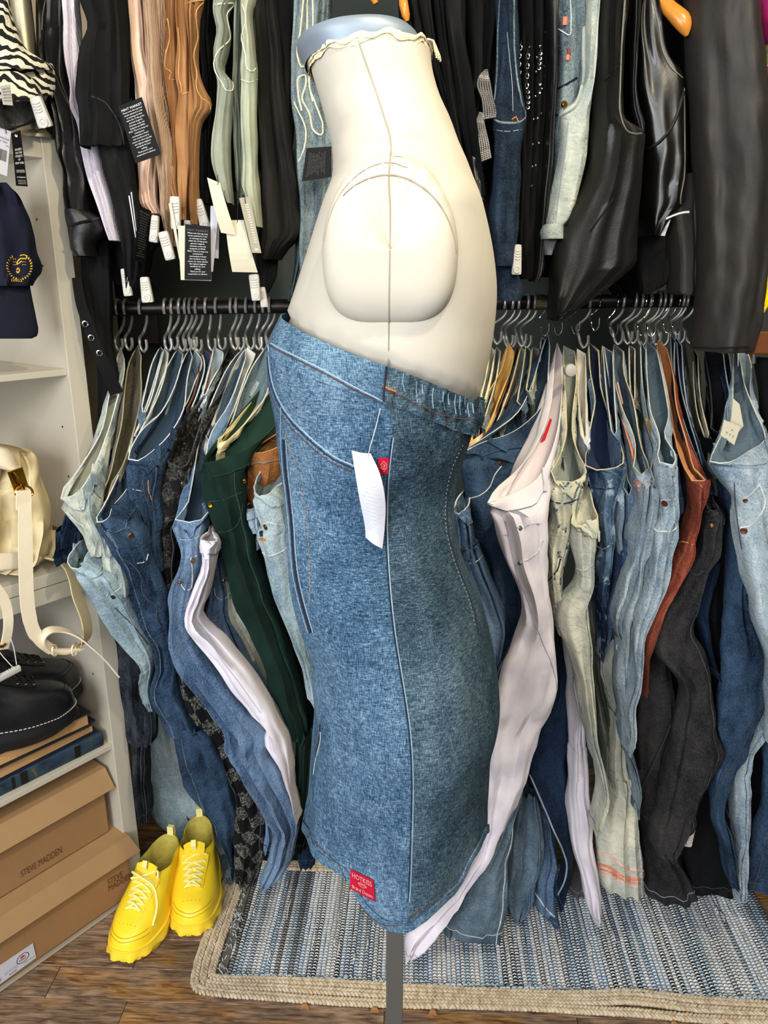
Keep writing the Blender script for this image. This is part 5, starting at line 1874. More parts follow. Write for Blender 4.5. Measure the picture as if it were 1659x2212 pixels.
jeans('jeans', 'white straight jeans crossing diagonally between blue pair and green pair', D_WH,
      R('t2', [(395, 945, 1047), (460, 955, 1042), (540, 955, 1032), (640, 922, 1012), (760, 882, 985), (850, 852, 945), (905, 850, 965), (1010, 920, 1085), (1100, 990, 1165), (1230, 1080, 1270), (1330, 1150, 1342), (1480, 1260, 1435), (1620, 1365, 1490)]) + R('t3', [(560, 1052, 1202), (700, 1130, 1234), (860, 1200, 1252), (1000, 1252, 1280), (1060, 1272, 1288)]),
      P('t1', [(1002, 1478), (1000, 1520), (950, 1560), (944, 1588)]), P('t1', [(1018, 1488), (1018, 1540), (1046, 1572), (1044, 1590)]), yt=1.33, yf=1.235, loops=(0.5,), lines=[(PALE_ST, 0.0006, P('t2', [(975, 450), (950, 700), (900, 880), (960, 960), (1060, 1130), (1200, 1320), (1330, 1500)]), 'side_seam')], seam=None)
jeans('jeans', 'pale mint white jeans glimpsed between the blue leg and the green trousers', D_CRM, R('t2', [(610, 1118, 1160), (850, 1122, 1250), (950, 1185, 1300), (1100, 1275, 1355), (1250, 1355, 1400)]) + R('t3', [(330, 1130, 1200), (480, 1150, 1232), (620, 1180, 1246), (770, 1210, 1252)]), yf=1.345, seam_mat=D_EDGE, seam=0.2)
jeans('trousers', 'bottle green cotton trousers with cream lined waist', D_GREEN,
      R('t1', [(1130, 930, 1216), (1250, 955, 1230), (1350, 982, 1237), (1450, 1010, 1245)]) + R('t2', [(300, 1035, 1265), (500, 1098, 1320), (700, 1148, 1390), (880, 1220, 1450), (1050, 1308, 1510), (1200, 1368, 1550), (1390, 1410, 1610), (1500, 1468, 1630), (1640, 1530, 1659)]) + R('t3', [(500, 1248, 1380), (650, 1262, 1365), (800, 1260, 1352), (970, 1255, 1338), (1060, 1290, 1330)]),
      P('t1', [(1390, 540), (1250, 700), (1100, 880), (1000, 1000), (932, 1092)]), P('t1', [(1470, 760), (1380, 880), (1270, 970), (1200, 1015), (1100, 1050), (1000, 1085)]), yf=1.275, cat='trousers', edge=plain('green edge', (26, 52, 42), 0.9), seam_mat=plain('green stitching', (30, 58, 48), 0.9), bandmat=cloth('bottle green waistband', (24, 50, 40), (16, 36, 30), 14),
      lines=[(plain('green stitching', (30, 58, 48), 0.9), 0.001, P('t1', [(1010, 1520), (1080, 1530), (1170, 1490), (1200, 1430), (1212, 1350)]), 'pocket_edge'), (plain('green stitching', (30, 58, 48), 0.9), 0.001, P('t1', [(985, 1330), (1060, 1325), (1205, 1270)]), 'seam')],
      studs=[(P('t1', [(1003, 1352)])[0], 0.005, BRASS), (P('t1', [(1222, 1198)])[0], 0.005, BRASS)], loops=())
slim('cream lining cotton trousers folded inside the green pair', cloth('cream cotton lining', (222, 208, 160), (206, 190, 140), 20), P('t1', [(1382, 560), (1260, 700), (1130, 850), (1040, 950)]), P('t1', [(1395, 600), (1300, 730), (1180, 870), (1085, 960)]), R('t1', [(1000, 1045, 1090), (1120, 1050, 1100)]), 1.33, edge=C_EDGE)
rg_ = slim('light grey blue jeans with REGULAR printed inside, behind the white lined pair', D_LTG, P('t1', [(1365, 330), (1290, 440), (1210, 620), (1150, 800), (1090, 930)]), P('t1', [(1400, 350), (1390, 520), (1360, 640), (1250, 790), (1160, 900)]), R('t1', [(980, 1080, 1180), (1100, 1080, 1180)]), 1.42)
fnr = surf_card('printed_lining', P('t1', [(1250, 640), (1308, 548), (1330, 566), (1274, 660)]), plain('blue grey lining', (120, 140, 148), 0.9), 0.002, parent=rg_[0], surf=rg_[1])
mb = MB(); text_on(mb, 'REGULAR', fnr, 0.05, 0.95, 0.15, 0.85); mb.build('lining_lettering', W_EDGE, rg_[0], smooth=False)
jeans('jeans', 'tobacco brown jeans tucked behind the denim dress at left', D_BRN, R('t1', [(1060, 1218, 1460), (1150, 1236, 1460), (1250, 1240, 1430), (1340, 1262, 1410), (1420, 1290, 1390)]),
      P('t1', [(1458, 880), (1380, 930), (1290, 985), (1217, 1008)]), P('t1', [(1470, 900), (1455, 960), (1380, 1003), (1240, 1022)]), yt=1.45, yf=1.335, edge=plain('tan edge', (190, 140, 90), 0.9), loops=(), seam=None)
jeans('jeans', 'light blue jeans with striped ribbon tab, just left of the denim dress', D_LTG,
      R('t1', [(1315, 1285, 1500), (1400, 1305, 1512), (1500, 1328, 1520)]) + R('t2', [(300, 1325, 1520), (470, 1345, 1530), (680, 1400, 1570), (850, 1468, 1610), (1000, 1530, 1650), (1200, 1600, 1690), (1400, 1655, 1730)]) + R('t3', [(330, 1372, 1420), (420, 1392, 1420)]),
      P('t1', [(1480, 1000), (1400, 1060), (1312, 1170), (1284, 1250)]), P('t1', [(1495, 1190), (1430, 1232), (1372, 1288), (1310, 1296)]), yt=1.42, yf=1.26, loops=(),
      lines=[(W_EDGE, 0.0014, P('t2', [(1342, 460), (1370, 480), (1430, 470), (1480, 445), (1510, 418)]), 'pocket_edge'), (W_EDGE, 0.0012, P('t2', [(1335, 285), (1370, 268), (1440, 280), (1505, 285)]), 'pocket_edge'),
             (plain('navy ribbon', (24, 20, 60), 0.8), 0.004, P('t2', [(1336, 330), (1342, 355)]), 'ribbon_tab'), (plain('amber ribbon', (206, 130, 40), 0.8), 0.0028, P('t2', [(1326, 374), (1360, 378)]), 'ribbon_tab')],
      studs=[(P('t2', [(1360, 296)])[0], 0.006, COPPER)])
jeans('jeans', 'pale blue jeans sliver left of the ribbon tab pair', D_PALE, R('t1', [(1385, 1220, 1320), (1500, 1240, 1340)]) + R('t2', [(300, 1290, 1345), (400, 1300, 1345)]), P('t1', [(1300, 1325), (1250, 1350), (1222, 1380)]), P('t1', [(1310, 1330), (1300, 1360), (1260, 1388)]), yt=1.36, yf=1.30, loops=(), seam=None)
jeans('jeans', 'black jeans hanging in shadow between green pair and denim dress', D_BLK, R('t2', [(300, 1220, 1450), (500, 1250, 1500), (900, 1400, 1600), (1200, 1500, 1690), (1659, 1560, 1730)]) + R('t3', [(600, 1300, 1430), (1000, 1290, 1400), (1260, 1260, 1350)]), yf=1.40, seam=None)
jeans('jeans', 'deep navy jeans far back, frayed hem behind the dress near the rug', D_DKB, R('t3', [(300, 1100, 1330), (900, 1180, 1400), (1200, 1250, 1400), (1385, 1280, 1375)]), yf=1.455, seam=None)
jeans('jeans', 'black jeans hanging in the shadow behind the dark blue leg', D_BLK, R('t1', [(1000, 330, 700)]) + R('t3', [(200, 480, 720), (800, 620, 900), (1300, 800, 1000)]), yf=1.50, seam=None)
jeans('jeans', 'black jeans at the very back behind the checked pair', D_BLK, R('t1', [(1150, 700, 1330)]) + R('t3', [(200, 700, 1330), (800, 860, 1330), (1330, 1000, 1300)]), yf=1.53, seam=None)

# ---- right half of the rail
jeans('jeans', 'dark blue jeans with wide open waist beside the dress, copper button', D_DK,
      R('t4', [(1060, 62, 620), (1160, 88, 630), (1290, 108, 632), (1400, 130, 640), (1560, 168, 640)]) + R('t6', [(200, 185, 500), (300, 230, 520), (450, 270, 510), (620, 310, 500), (760, 348, 480), (960, 296, 420), (1200, 298, 360), (1400, 245, 330), (1560, 235, 320)]),
      P('t4', [(640, 250), (612, 330), (562, 500), (512, 640), (430, 775), (300, 870), (95, 1000)]), P('t4', [(652, 262), (640, 480), (622, 650), (580, 740), (500, 822), (400, 890), (205, 955), (100, 1008)]), yf=1.345, loops=(0.60,),
      lines=[(W_EDGE, 0.0012, P('t4', [(130, 1310), (200, 1290), (260, 1240), (300, 1150), (340, 1100)]), 'pocket_edge'), (PALE_ST, 0.0009, P('t6', [(440, 760), (390, 880), (350, 980), (315, 1080), (305, 1190)]), 'side_seam')], studs=[(P('t4', [(341, 1080)])[0], 0.0062, COPPER)], seam=None, legs=[])
jeans('jeans', 'lilac white jeans with red label inside, leg reaching the mannequin pole', D_WH,
      R('t4', [(1390, 262, 640), (1450, 288, 640), (1560, 320, 635), (1659, 350, 632)]) + R('t6', [(350, 380, 645), (460, 432, 640), (600, 475, 655), (720, 478, 672), (850, 432, 692), (1050, 345, 705), (1170, 312, 704), (1270, 288, 680), (1340, 268, 640), (1420, 250, 575)]) +
      R('t8', [(290, 540, 862), (400, 528, 830), (500, 522, 806), (640, 520, 760), (760, 518, 700), (860, 515, 640), (960, 500, 580), (1060, 455, 520), (1180, 400, 430), (1300, 300, 362), (1420, 170, 290), (1540, 25, 215), (1600, 10, 150), (1659, 10, 85)]),
      P('t4', [(700, 300), (682, 450), (660, 700), (600, 900), (445, 1130), (310, 1245), (243, 1328)]), P('t4', [(728, 312), (722, 700), (692, 900), (645, 1050), (562, 1195), (400, 1290), (262, 1342)]), yf=1.215, loops=(0.68,),
      lines=[(W_EDGE, 0.0012, P('t6', [(440, 115), (460, 128), (510, 100), (590, 90)]), 'pocket_edge'), (L_SEAM, 0.0008, P('t6', [(365, 75), (400, 250), (440, 420), (520, 620), (600, 850), (660, 990), (690, 1100), (700, 1200)]), 'side_seam'), (W_EDGE, 0.0013, P('t6', [(445, 345), (510, 325), (570, 280), (610, 200)]), 'pocket_edge'), (PALE_ST, 0.0007, P('t6', [(320, 170), (390, 165)]), 'seam'),],
      studs=[(P('t6', [(461, 123)])[0], 0.0045, NICKEL), (P('t6', [(459, 349)])[0], 0.004, NICKEL)], seam=None, edge=plain('lilac white edge', (226, 218, 216), 0.9))
jeans('jeans', 'light blue ripped jeans sliver directly right of the denim dress', D_MID,
      R('t4', [(1400, 28, 130), (1560, 62, 160), (1659, 70, 190)]) + R('t6', [(200, 72, 190), (350, 112, 240), (550, 185, 320), (750, 240, 372), (850, 262, 345), (960, 290, 310)]), P('t4', [(110, 1250), (60, 1310), (30, 1385)]), P('t4', [(130, 1280), (122, 1350), (60, 1420)]), yt=1.4, yf=1.30, loops=(), seam=0.1,
      lines=[(D_EDGE, 0.004, P('t6', [(80, 265), (120, 250), (155, 225)]), 'leather_tab'), (W_EDGE, 0.0012, P('t6', [(112, 350), (170, 345), (215, 300)]), 'pocket_edge')])
jeans('jeans', 'cream jeans splattered with navy bleach marks, left of the white pair', D_BLEACH,
      R('t5', [(1235, 225, 460), (1300, 230, 440), (1450, 258, 400), (1560, 232, 380), (1659, 232, 350)]) + R('t7', [(120, 240, 315), (200, 240, 310), (330, 255, 305), (430, 275, 310), (490, 300, 322)]),
      P('t5', [(335, 320), (345, 560), (352, 760), (350, 920), (300, 1060), (228, 1172)]), P('t5', [(400, 300), (412, 560), (388, 790), (392, 920), (442, 1050), (482, 1125), (432, 1190), (332, 1222)]), yf=1.25, loops=(0.45,), edge=C_EDGE, seam_mat=D_MIDG,
      lines=[(D_DKB, 0.0012, P('t5', [(240, 1320), (300, 1340), (380, 1335), (430, 1310)]), 'seam'), (D_DKB, 0.0014, P('t7', [(240, 160), (290, 100), (315, 20)]), 'pocket_edge')])
jeans('jeans', 'off white jeans with small crumpled waist in front of the bleached pair', D_CRM,
      R('t5', [(1500, 392, 545), (1600, 392, 538)]) + R('t7', [(0, 402, 526), (110, 412, 524), (180, 400, 520), (230, 368, 512), (300, 310, 484), (360, 298, 484), (430, 298, 488), (500, 320, 496), (620, 362, 502), (760, 412, 510), (900, 432, 518), (1080, 462, 528), (1180, 482, 545), (1340, 540, 590), (1500, 560, 605), (1620, 540, 590)]) + R('t8', [(800, 1235, 1285), (870, 1230, 1255)]),
      P('t5', [(445, 1180), (420, 1350), (392, 1440), (388, 1485)]), P('t5', [(500, 1230), (520, 1350), (545, 1445), (500, 1468), (440, 1495)]), yt=1.36, yf=1.215, edge=C_EDGE, loops=(0.6,), seam_mat=D_OLV,
      lines=[(W_EDGE, 0.0013, P('t7', [(402, 60), (430, 90), (480, 92), (522, 60)]), 'pocket_edge')])
jeans('jeans', 'dark marbled jeans with round open waist in the middle of the right side', D_ACDK,
      R('t5', [(1130, 490, 712), (1240, 518, 690), (1330, 525, 655), (1450, 530, 652), (1600, 545, 650)]) + R('t7', [(50, 526, 642), (200, 530, 622), (400, 545, 592), (640, 555, 572)]),
      P('t5', [(500, 300), (512, 500), (540, 690), (512, 850), (498, 960), (466, 1072)]), P('t5', [(552, 300), (562, 450), (572, 600), (602, 700), (662, 890), (712, 1005), (712, 1088), (602, 1122), (492, 1118)]), yf=1.28, edge=C_EDGE, seam=None, seam_mat=SEAM_MD, loops=(0.35, 0.42),
      lines=[(D_DKB, 0.001, P('t5', [(515, 1240), (600, 1250), (690, 1235)]), 'seam'), (PALE_ST, 0.0012, P('t5', [(545, 1610), (580, 1640), (650, 1600)]), 'pocket_edge'), (D_EDGE, 0.001, P('t5', [(600, 1250), (565, 1350), (570, 1500), (560, 1580)]), 'seam')])
jeans('jeans', 'grey olive jeans leg hanging straight behind the off white pair', D_OLV, R('t7', [(60, 480, 545), (300, 490, 540), (500, 500, 550), (800, 520, 560), (1000, 552, 600), (1200, 585, 608), (1330, 600, 610)]) + R('t8', [(500, 1270, 1330), (900, 1250, 1360)]), yf=1.33, seam=None)
emb = plain('coral embroidery', (214, 128, 100), 0.9, var=0.3, vscale=200)
embp = plain('pale pink embroidery', (222, 170, 160), 0.9, var=0.2, vscale=200)
jeans('jeans', 'pale jeans with coral embroidered waistband, right of the marbled pair', D_LT,
      R('t5', [(1200, 787, 884), (1300, 800, 868), (1420, 780, 852), (1560, 762, 842)]) + R('t7', [(0, 770, 832), (100, 720, 795), (200, 682, 762), (350, 650, 702), (480, 660, 702), (560, 692, 735)]),
      P('t5', [(660, 310), (672, 560), (722, 740), (802, 960), (785, 1150)]), P('t5', [(720, 310), (722, 500), (772, 650), (842, 1000), (885, 1110), (884, 1170)]), yf=1.265, edge=C_EDGE, loops=(),
      lines=[(emb, 0.002, P('t5', [(795, 1200), (830, 1210), (880, 1205)]), 'embroidery'), (embp, 0.002, P('t5', [(795, 1222), (830, 1230), (880, 1225)]), 'embroidery'), (emb, 0.002, P('t5', [(795, 1245), (830, 1255), (880, 1250)]), 'embroidery'),
             (emb, 0.003, P('t5', [(690, 720), (720, 800), (750, 900), (775, 980), (790, 1060)]), 'embroidery'), (embp, 0.002, P('t5', [(680, 560), (700, 640), (715, 700)]), 'embroidery')], patch=None)
jeans('jeans', 'periwinkle blue jeans with doubled white rims, left of the embroidered pair', D_MID,
      R('t5', [(1310, 712, 800), (1400, 705, 795), (1560, 700, 765), (1659, 680, 735)]) + R('t7', [(60, 668, 715), (200, 640, 690), (400, 605, 648), (600, 572, 600), (660, 565, 578)]),
      P('t5', [(600, 330), (642, 600), (702, 900), (742, 1100), (712, 1290)]), P('t5', [(650, 320), (668, 600), (712, 820), (752, 1000), (742, 1180), (802, 1290)]), yf=1.30, loops=())
slim('faded jeans with a thick ribbed white rim right of the marbled opening', D_PALE, P('t5', [(585, 320), (590, 500), (620, 680), (660, 860), (700, 1050), (700, 1180), (650, 1290)]), P('t5', [(650, 320), (655, 640), (672, 800), (712, 980), (722, 1100), (700, 1240), (672, 1290)]), R('t5', [(1320, 652, 700), (1450, 655, 705), (1640, 660, 690)]), 1.31)
jeans('jeans', 'light blue jeans with cargo leg pocket and ladder stitched seam', D_LT,
      R('t5', [(1230, 880, 962), (1400, 878, 952), (1500, 852, 940), (1640, 832, 932)]) + R('t7', [(20, 812, 880), (150, 785, 850), (250, 765, 838), (380, 708, 795), (480, 698, 780), (560, 680, 790), (700, 672, 790), (880, 672, 770), (1000, 690, 760), (1100, 698, 745), (1200, 718, 750), (1350, 756, 790), (1500, 788, 800), (1650, 796, 804)]),
      P('t5', [(835, 290), (852, 600), (882, 780), (922, 1000), (892, 1170)]), P('t5', [(860, 300), (888, 700), (925, 860), (945, 1020), (930, 1120), (962, 1225)]), yf=1.245, loops=(0.5,), seam=0.06, seam_mat=D_EDGE,
      lines=[(W_EDGE, 0.001, P('t7', [(680, 575), (680, 610), (700, 625), (745, 625)]), 'pocket_edge'), (D_MIDG, 0.001, P('t7', [(735, 630), (735, 880)]), 'pocket_edge'), (D_MIDG, 0.001, P('t7', [(678, 870), (735, 880)]), 'pocket_edge')] +
            [(PALE_ST, 0.0009, P('t5', [(868 - k * 3, 1420 + k * 26), (920 - k * 4, 1424 + k * 26)]), 'ladder_stitching') for k in range(9)])
jeans('jeans', 'light blue jeans with a button and deep scooped pocket, next to the rust pair', D_LT,
      R('t5', [(1095, 932, 1056), (1250, 948, 1062), (1420, 962, 1064), (1480, 922, 1068), (1560, 915, 1070)]) + R('t7', [(0, 902, 1032), (120, 880, 1010), (240, 850, 975), (400, 795, 890), (560, 785, 850), (700, 775, 832), (850, 755, 808), (1000, 742, 795), (1150, 738, 778), (1260, 742, 762)]),
      P('t5', [(870, 290), (882, 560), (905, 760), (962, 940), (932, 1065)]), P('t5', [(925, 300), (985, 600), (1010, 800), (985, 900), (1052, 1030), (1054, 1088), (985, 1082)]), yf=1.21, loops=(),
      lines=[(W_EDGE, 0.0014, P('t5', [(920, 1490), (930, 1515), (990, 1525), (1040, 1520), (1065, 1495), (1050, 1460)]), 'pocket_edge'), (PALE_ST, 0.001, P('t5', [(968, 1320), (972, 1500)]), 'fly_edge'), (W_EDGE, 0.0011, P('t5', [(968, 1322), (1060, 1318)]), 'pocket_edge'), (PALE_ST, 0.0008, P('t5', [(940, 1200), (1050, 1220)]), 'seam')],
      studs=[(P('t5', [(991, 1342)])[0], 0.0062, COPPER)])
q_ = P('t5', [(862, 790), (900, 800), (962, 935), (930, 1010)])
jl = jeans('jeans', 'blue grey jeans with a tan leather label inside the waist', D_MIDG, R('t5', [(1150, 1000, 1060), (1400, 1050, 1110), (1600, 1040, 1100)]), P('t5', [(900, 290), (930, 560), (960, 760), (1000, 930), (1010, 1100)]), P('t5', [(935, 300), (1000, 620), (1030, 780), (1050, 940), (1060, 1110)]), yf=1.33, loops=(), seam=None)
card(jl[0], 'leather_label', q_, 1.335, plain('tan leather label', (168, 124, 72), 0.6, var=0.15, vscale=80))
jeans('jeans', 'rust orange jeans, the only orange pair on the rail', D_RUST,
      R('t5', [(1215, 1145, 1256), (1300, 1150, 1248), (1360, 1158, 1222), (1430, 1150, 1195), (1590, 1095, 1170), (1650, 1070, 1165)]) + R('t7', [(20, 1040, 1135), (120, 1015, 1075), (250, 960, 1005), (420, 878, 940), (560, 838, 890), (680, 828, 850), (850, 815, 835)]),
      P('t5', [(945, 285), (948, 450), (980, 640), (1010, 800), (1052, 880), (1072, 980), (1140, 1165)]), P('t5', [(985, 285), (1042, 520), (1062, 720), (1102, 860), (1142, 1000), (1182, 1130), (1256, 1196), (1200, 1215)]), yf=1.255, edge=plain('apricot edge', (214, 160, 110), 0.9), seam_mat=plain('rust stitching', (110, 50, 38), 0.9), loops=(0.55,),
      lines=[(plain('apricot edge', (214, 160, 110), 0.9), 0.0011, P('t5', [(1070, 1600), (1110, 1590), (1170, 1610)]), 'pocket_edge')], studs=[(P('t5', [(1078, 1612)])[0], 0.005, COPPER)])
jeans('jeans', 'slate jeans with grey rims right of the rust pair', D_DKB, R('t5', [(1240, 1090, 1280), (1340, 1095, 1150), (1500, 1080, 1140)]), P('t5', [(1030, 250), (1042, 450), (1082, 700), (1160, 950), (1255, 1200)]), P('t5', [(1062, 250), (1092, 600), (1150, 820), (1200, 980), (1275, 1225)]), yf=1.31, loops=(), seam=None, edge=plain('grey rim', (140, 150, 152), 0.9))
slim('dark marbled jeans with knobbly belt loops right of the rust pair', D_ACDK, P('t5', [(1060, 260), (1055, 450), (1080, 700), (1120, 860), (1180, 1010)]), P('t5', [(1095, 280), (1110, 560), (1140, 760), (1180, 900), (1215, 1050)]), R('t5', [(1100, 1190, 1230), (1250, 1210, 1250)]), 1.36)
jeans('jeans', 'charcoal jeans whose tapered leg ends above a white security tag', D_CHAR,
      R('t5', [(1400, 1262, 1338), (1500, 1235, 1338), (1640, 1215, 1320)]) + R('t7', [(60, 1150, 1250), (200, 1095, 1220), (350, 990, 1180), (480, 920, 1160), (590, 898, 1230), (700, 985, 1262), (840, 1090, 1280), (1000, 1062, 1298), (1150, 1030, 1322), (1290, 995, 1362), (1400, 970, 1290), (1500, 950, 1240), (1659, 930, 1185)]) + R('t8', [(800, 1620, 1900), (900, 1615, 1850), (960, 1605, 1810), (1030, 1680, 1770)]),
      P('t5', [(1268, 1262), (1262, 1320), (1268, 1370)]), P('t5', [(1290, 1262), (1300, 1320), (1336, 1380), (1300, 1398)]), yt=1.36, yf=1.285, edge=D_EDGE, seam_mat=D_EDGE, loops=(0.5,),
      lines=[(D_EDGE, 0.0013, P('t7', [(1150, 60), (1160, 110), (1200, 130), (1240, 100)]), 'pocket_edge'), (plain('navy ribbon', (24, 20, 60), 0.8), 0.003, P('t5', [(1290, 1440), (1300, 1465)]), 'ribbon_tab'), (plain('amber ribbon', (206, 130, 40), 0.8), 0.003, P('t5', [(1296, 1480), (1302, 1492)]), 'ribbon_tab')])
jeans('jeans', 'faded black jeans leg with double stitched seam behind the blue pairs', D_CHAR, R('t7', [(560, 860, 990), (700, 828, 1010), (900, 812, 1060), (1100, 805, 1040), (1300, 800, 1010), (1500, 805, 980), (1659, 810, 960)]) + R('t8', [(700, 1510, 1700), (1000, 1550, 1750), (1200, 1570, 1850), (1290, 1580, 1900)]), yf=1.36, seam=None,
      lines=[(D_EDGE, 0.0016, P('t7', [(1080, 880), (1050, 1030), (985, 1200), (910, 1370), (850, 1500), (815, 1600)]), 'side_seam'), (DARK_ST, 0.0014, P('t7', [(1068, 880), (1038, 1030), (973, 1200), (898, 1370), (838, 1500)]), 'side_seam')])
jeans('jeans', 'dark grey jeans with wide hem behind the white security tag', D_CHAR, R('t8', [(300, 1600, 1900), (800, 1600, 1930), (1000, 1560, 1960), (1180, 1570, 1950), (1270, 1590, 1940)]), yf=1.42, seam=None)
jeans('jeans', 'black jeans hanging in shadow left of the rightmost dark blue leg', D_BLK, R('t5', [(900, 1200, 1420), (1300, 1260, 1480)]) + R('t7', [(60, 1200, 1420), (500, 1220, 1420), (1000, 1280, 1400), (1400, 1180, 1330)]) + R('px', [(1800, 1470, 1600), (1915, 1490, 1590)]), yf=1.37, seam=0.1, seam_mat=D_EDGE)
jeans('jeans', 'navy jeans strip with thin crumpled leg beside the charcoal pair', D_DKB, R('t7', [(20, 1250, 1310), (150, 1190, 1290), (300, 1160, 1250), (500, 1220, 1250), (640, 1250, 1262), (760, 1285, 1305)]), yf=1.33, seam=None, lines=[(D_EDGE, 0.001, P('t7', [(1200, 140), (1230, 150), (1270, 120)]), 'pocket_edge')])
slim('brown black jeans under the long black sleeve', D_GBRN, P('t5', [(1120, 300), (1130, 600), (1170, 800), (1200, 980), (1250, 1100)]), P('t5', [(1170, 300), (1190, 600), (1230, 820), (1262, 960), (1280, 1050)]), R('t5', [(1120, 1230, 1290), (1260, 1240, 1300)]), 1.36, edge=D_EDGE)
slim('washed black jeans with cream rims under the sleeve', D_BLKA, P('t5', [(1180, 350), (1185, 600), (1210, 780), (1250, 900), (1290, 1010)]), P('t5', [(1200, 350), (1215, 650), (1250, 820), (1290, 930), (1310, 1000)]), R('t5', [(1040, 1270, 1310), (1250, 1260, 1330)]), 1.38, edge=C_EDGE)
slim('black jeans directly below the cuff of the long black sleeve', D_BLK, P('t5', [(1250, 350), (1290, 600), (1300, 760), (1290, 880)]), P('t5', [(1400, 350), (1420, 600), (1410, 760), (1360, 880)]), R('t5', [(920, 1280, 1360), (1200, 1290, 1400)]), 1.40, edge=D_EDGE)
slim('navy jeans with white rims left of the rightmost light pair', D_DKB, P('t5', [(1370, 350), (1400, 560), (1425, 680), (1420, 790)]), P('t5', [(1400, 350), (1430, 560), (1445, 650), (1430, 790)]), R('t5', [(840, 1400, 1440), (1050, 1380, 1440)]), 1.42)
jeans('jeans', 'dark blue straight jeans leg at far right, dashed side seam', D_DK,
      R('t5', [(1200, 1340, 1440), (1400, 1380, 1460)]) + R('t7', [(100, 1395, 1510), (350, 1380, 1570), (600, 1365, 1640), (850, 1345, 1645), (980, 1325, 1625), (1150, 1318, 1540), (1290, 1360, 1480), (1400, 1312, 1420), (1520, 1298, 1360), (1640, 1306, 1345)]) + R('px', [(1760, 1541, 1560), (1830, 1558, 1580), (1900, 1572, 1590)]), yf=1.30, seam=None,
      lines=[(D_EDGE, 0.0013, P('t7', [(1640, 620), (1640, 900), (1560, 1080), (1490, 1250), (1400, 1400), (1330, 1520), (1310, 1640)]), 'side_seam')])
jeans('jeans', 'pale blue jeans leg reaching the rug at the right edge', D_LT, R('t7', [(900, 1590, 1659), (1100, 1540, 1630), (1300, 1440, 1535), (1450, 1420, 1530), (1659, 1420, 1520)]) + R('px', [(1800, 1580, 1612), (1880, 1575, 1606), (1928, 1578, 1602)]), yf=1.34, seam=0.0, seam_mat=D_MIDG)
rj = jeans('jeans', 'light blue jeans with cardboard tags in the open waist, rightmost pair', D_LT,
      R('t5', [(1090, 1285, 1650), (1200, 1355, 1660), (1300, 1425, 1665), (1420, 1432, 1670), (1640, 1470, 1690)]) + R('t7', [(120, 1505, 1710), (300, 1550, 1730), (450, 1570, 1740), (560, 1610, 1750), (640, 1640, 1760), (900, 1645, 1770), (1200, 1650, 1780)]),
      P('t5', [(1440, 350), (1432, 650), (1425, 800), (1360, 900), (1280, 1062)]), P('t5', [(1465, 350), (1512, 600), (1572, 750), (1632, 880), (1640, 925), (1530, 1010), (1410, 1078), (1290, 1072)]), yf=1.215, loops=(0.44, 0.72),
      lines=[(W_EDGE, 0.0012, P('t5', [(1500, 1320), (1560, 1270), (1610, 1215)]), 'pocket_edge'), (W_EDGE, 0.0016, P('t5', [(1480, 1500), (1540, 1490), (1600, 1430), (1640, 1340), (1610, 1230)]), 'pocket_edge'), (D_EDGE, 0.001, P('t5', [(1440, 1210), (1450, 1350), (1490, 1640)]), 'side_seam')],
      studs=[(P('t5', [(1503, 1520)])[0], 0.006, COPPER), (P('t5', [(1512, 1325)])[0], 0.004, COPPER)])
slim('pale faded jeans behind the rightmost pair, under the coat cuff', D_PALE, P('t5', [(1470, 300), (1475, 500), (1520, 700), (1545, 800)]), P('t5', [(1500, 300), (1545, 450), (1540, 600), (1560, 780)]), R('t5', [(820, 1545, 1600), (960, 1550, 1640)]), 1.42)
jeans('jeans', 'navy jeans hem leaning in at the bottom right corner', D_DK, R('px', [(1560, 1650, 1720), (1760, 1640, 1720), (1830, 1622, 1720), (1880, 1605, 1720), (1908, 1602, 1720)]), yf=1.36, seam_mat=D_EDGE, seam=-0.1)
jeans('jeans', 'black jeans filling the gap at the far right edge', D_BLK, R('px', [(1050, 1560, 1800), (1300, 1580, 1800), (1900, 1560, 1780)]), yf=1.43, seam=None)
jeans('jeans', 'black jeans behind the rust and charcoal pairs', D_BLK, R('px', [(980, 1380, 1560), (1300, 1360, 1560), (1900, 1440, 1560)]), yf=1.47, seam=None)
jeans('jeans', 'dark indigo jeans leg with pale bound seam behind the lilac white pair', D_DKB,
      R('px', [(1300, 1180, 1230)]) + R('t8', [(-200, 985, 1075), (0, 985, 1072), (200, 880, 1078), (480, 812, 1062), (700, 890, 1066), (900, 980, 1085), (1080, 1050, 1076), (1200, 1025, 1072), (1320, 995, 1030)]), yf=1.33, seam=None, lines=[(PALE_ST, 0.0022, P('t8', [(812, 485), (860, 600), (920, 740), (980, 880), (1040, 1010), (1065, 1090), (1055, 1200), (1010, 1300)]), 'bound_seam')])
jeans('jeans', 'royal blue jeans with turned up hem on the rug', D_MID, R('t8', [(560, 800, 870), (760, 880, 950), (1000, 900, 1000), (1200, 850, 1000), (1330, 840, 990), (1400, 900, 990), (1450, 970, 1000)]), yf=1.40, seam=None, lines=[(W_EDGE, 0.002, P('t8', [(845, 1265), (890, 1330), (940, 1400), (985, 1440)]), 'hem_edge')])
jeans('jeans', 'washed mid blue jeans hem left of the turned up one', D_MIDG, R('t8', [(600, 745, 850), (800, 730, 900), (1000, 690, 905), (1200, 680, 860), (1340, 670, 835), (1420, 710, 760)]), yf=1.37, seam=0.1)
jeans('jeans', 'steel blue flared jeans with wide stitched hem on the rug', D_MIDG, R('t8', [(500, 690, 800), (700, 660, 740), (900, 560, 710), (1050, 470, 680), (1200, 400, 675), (1350, 330, 672), (1450, 280, 655), (1540, 260, 635)]), yf=1.285, seam=0.16, tilt=0.017, seam_mat=W_EDGE)
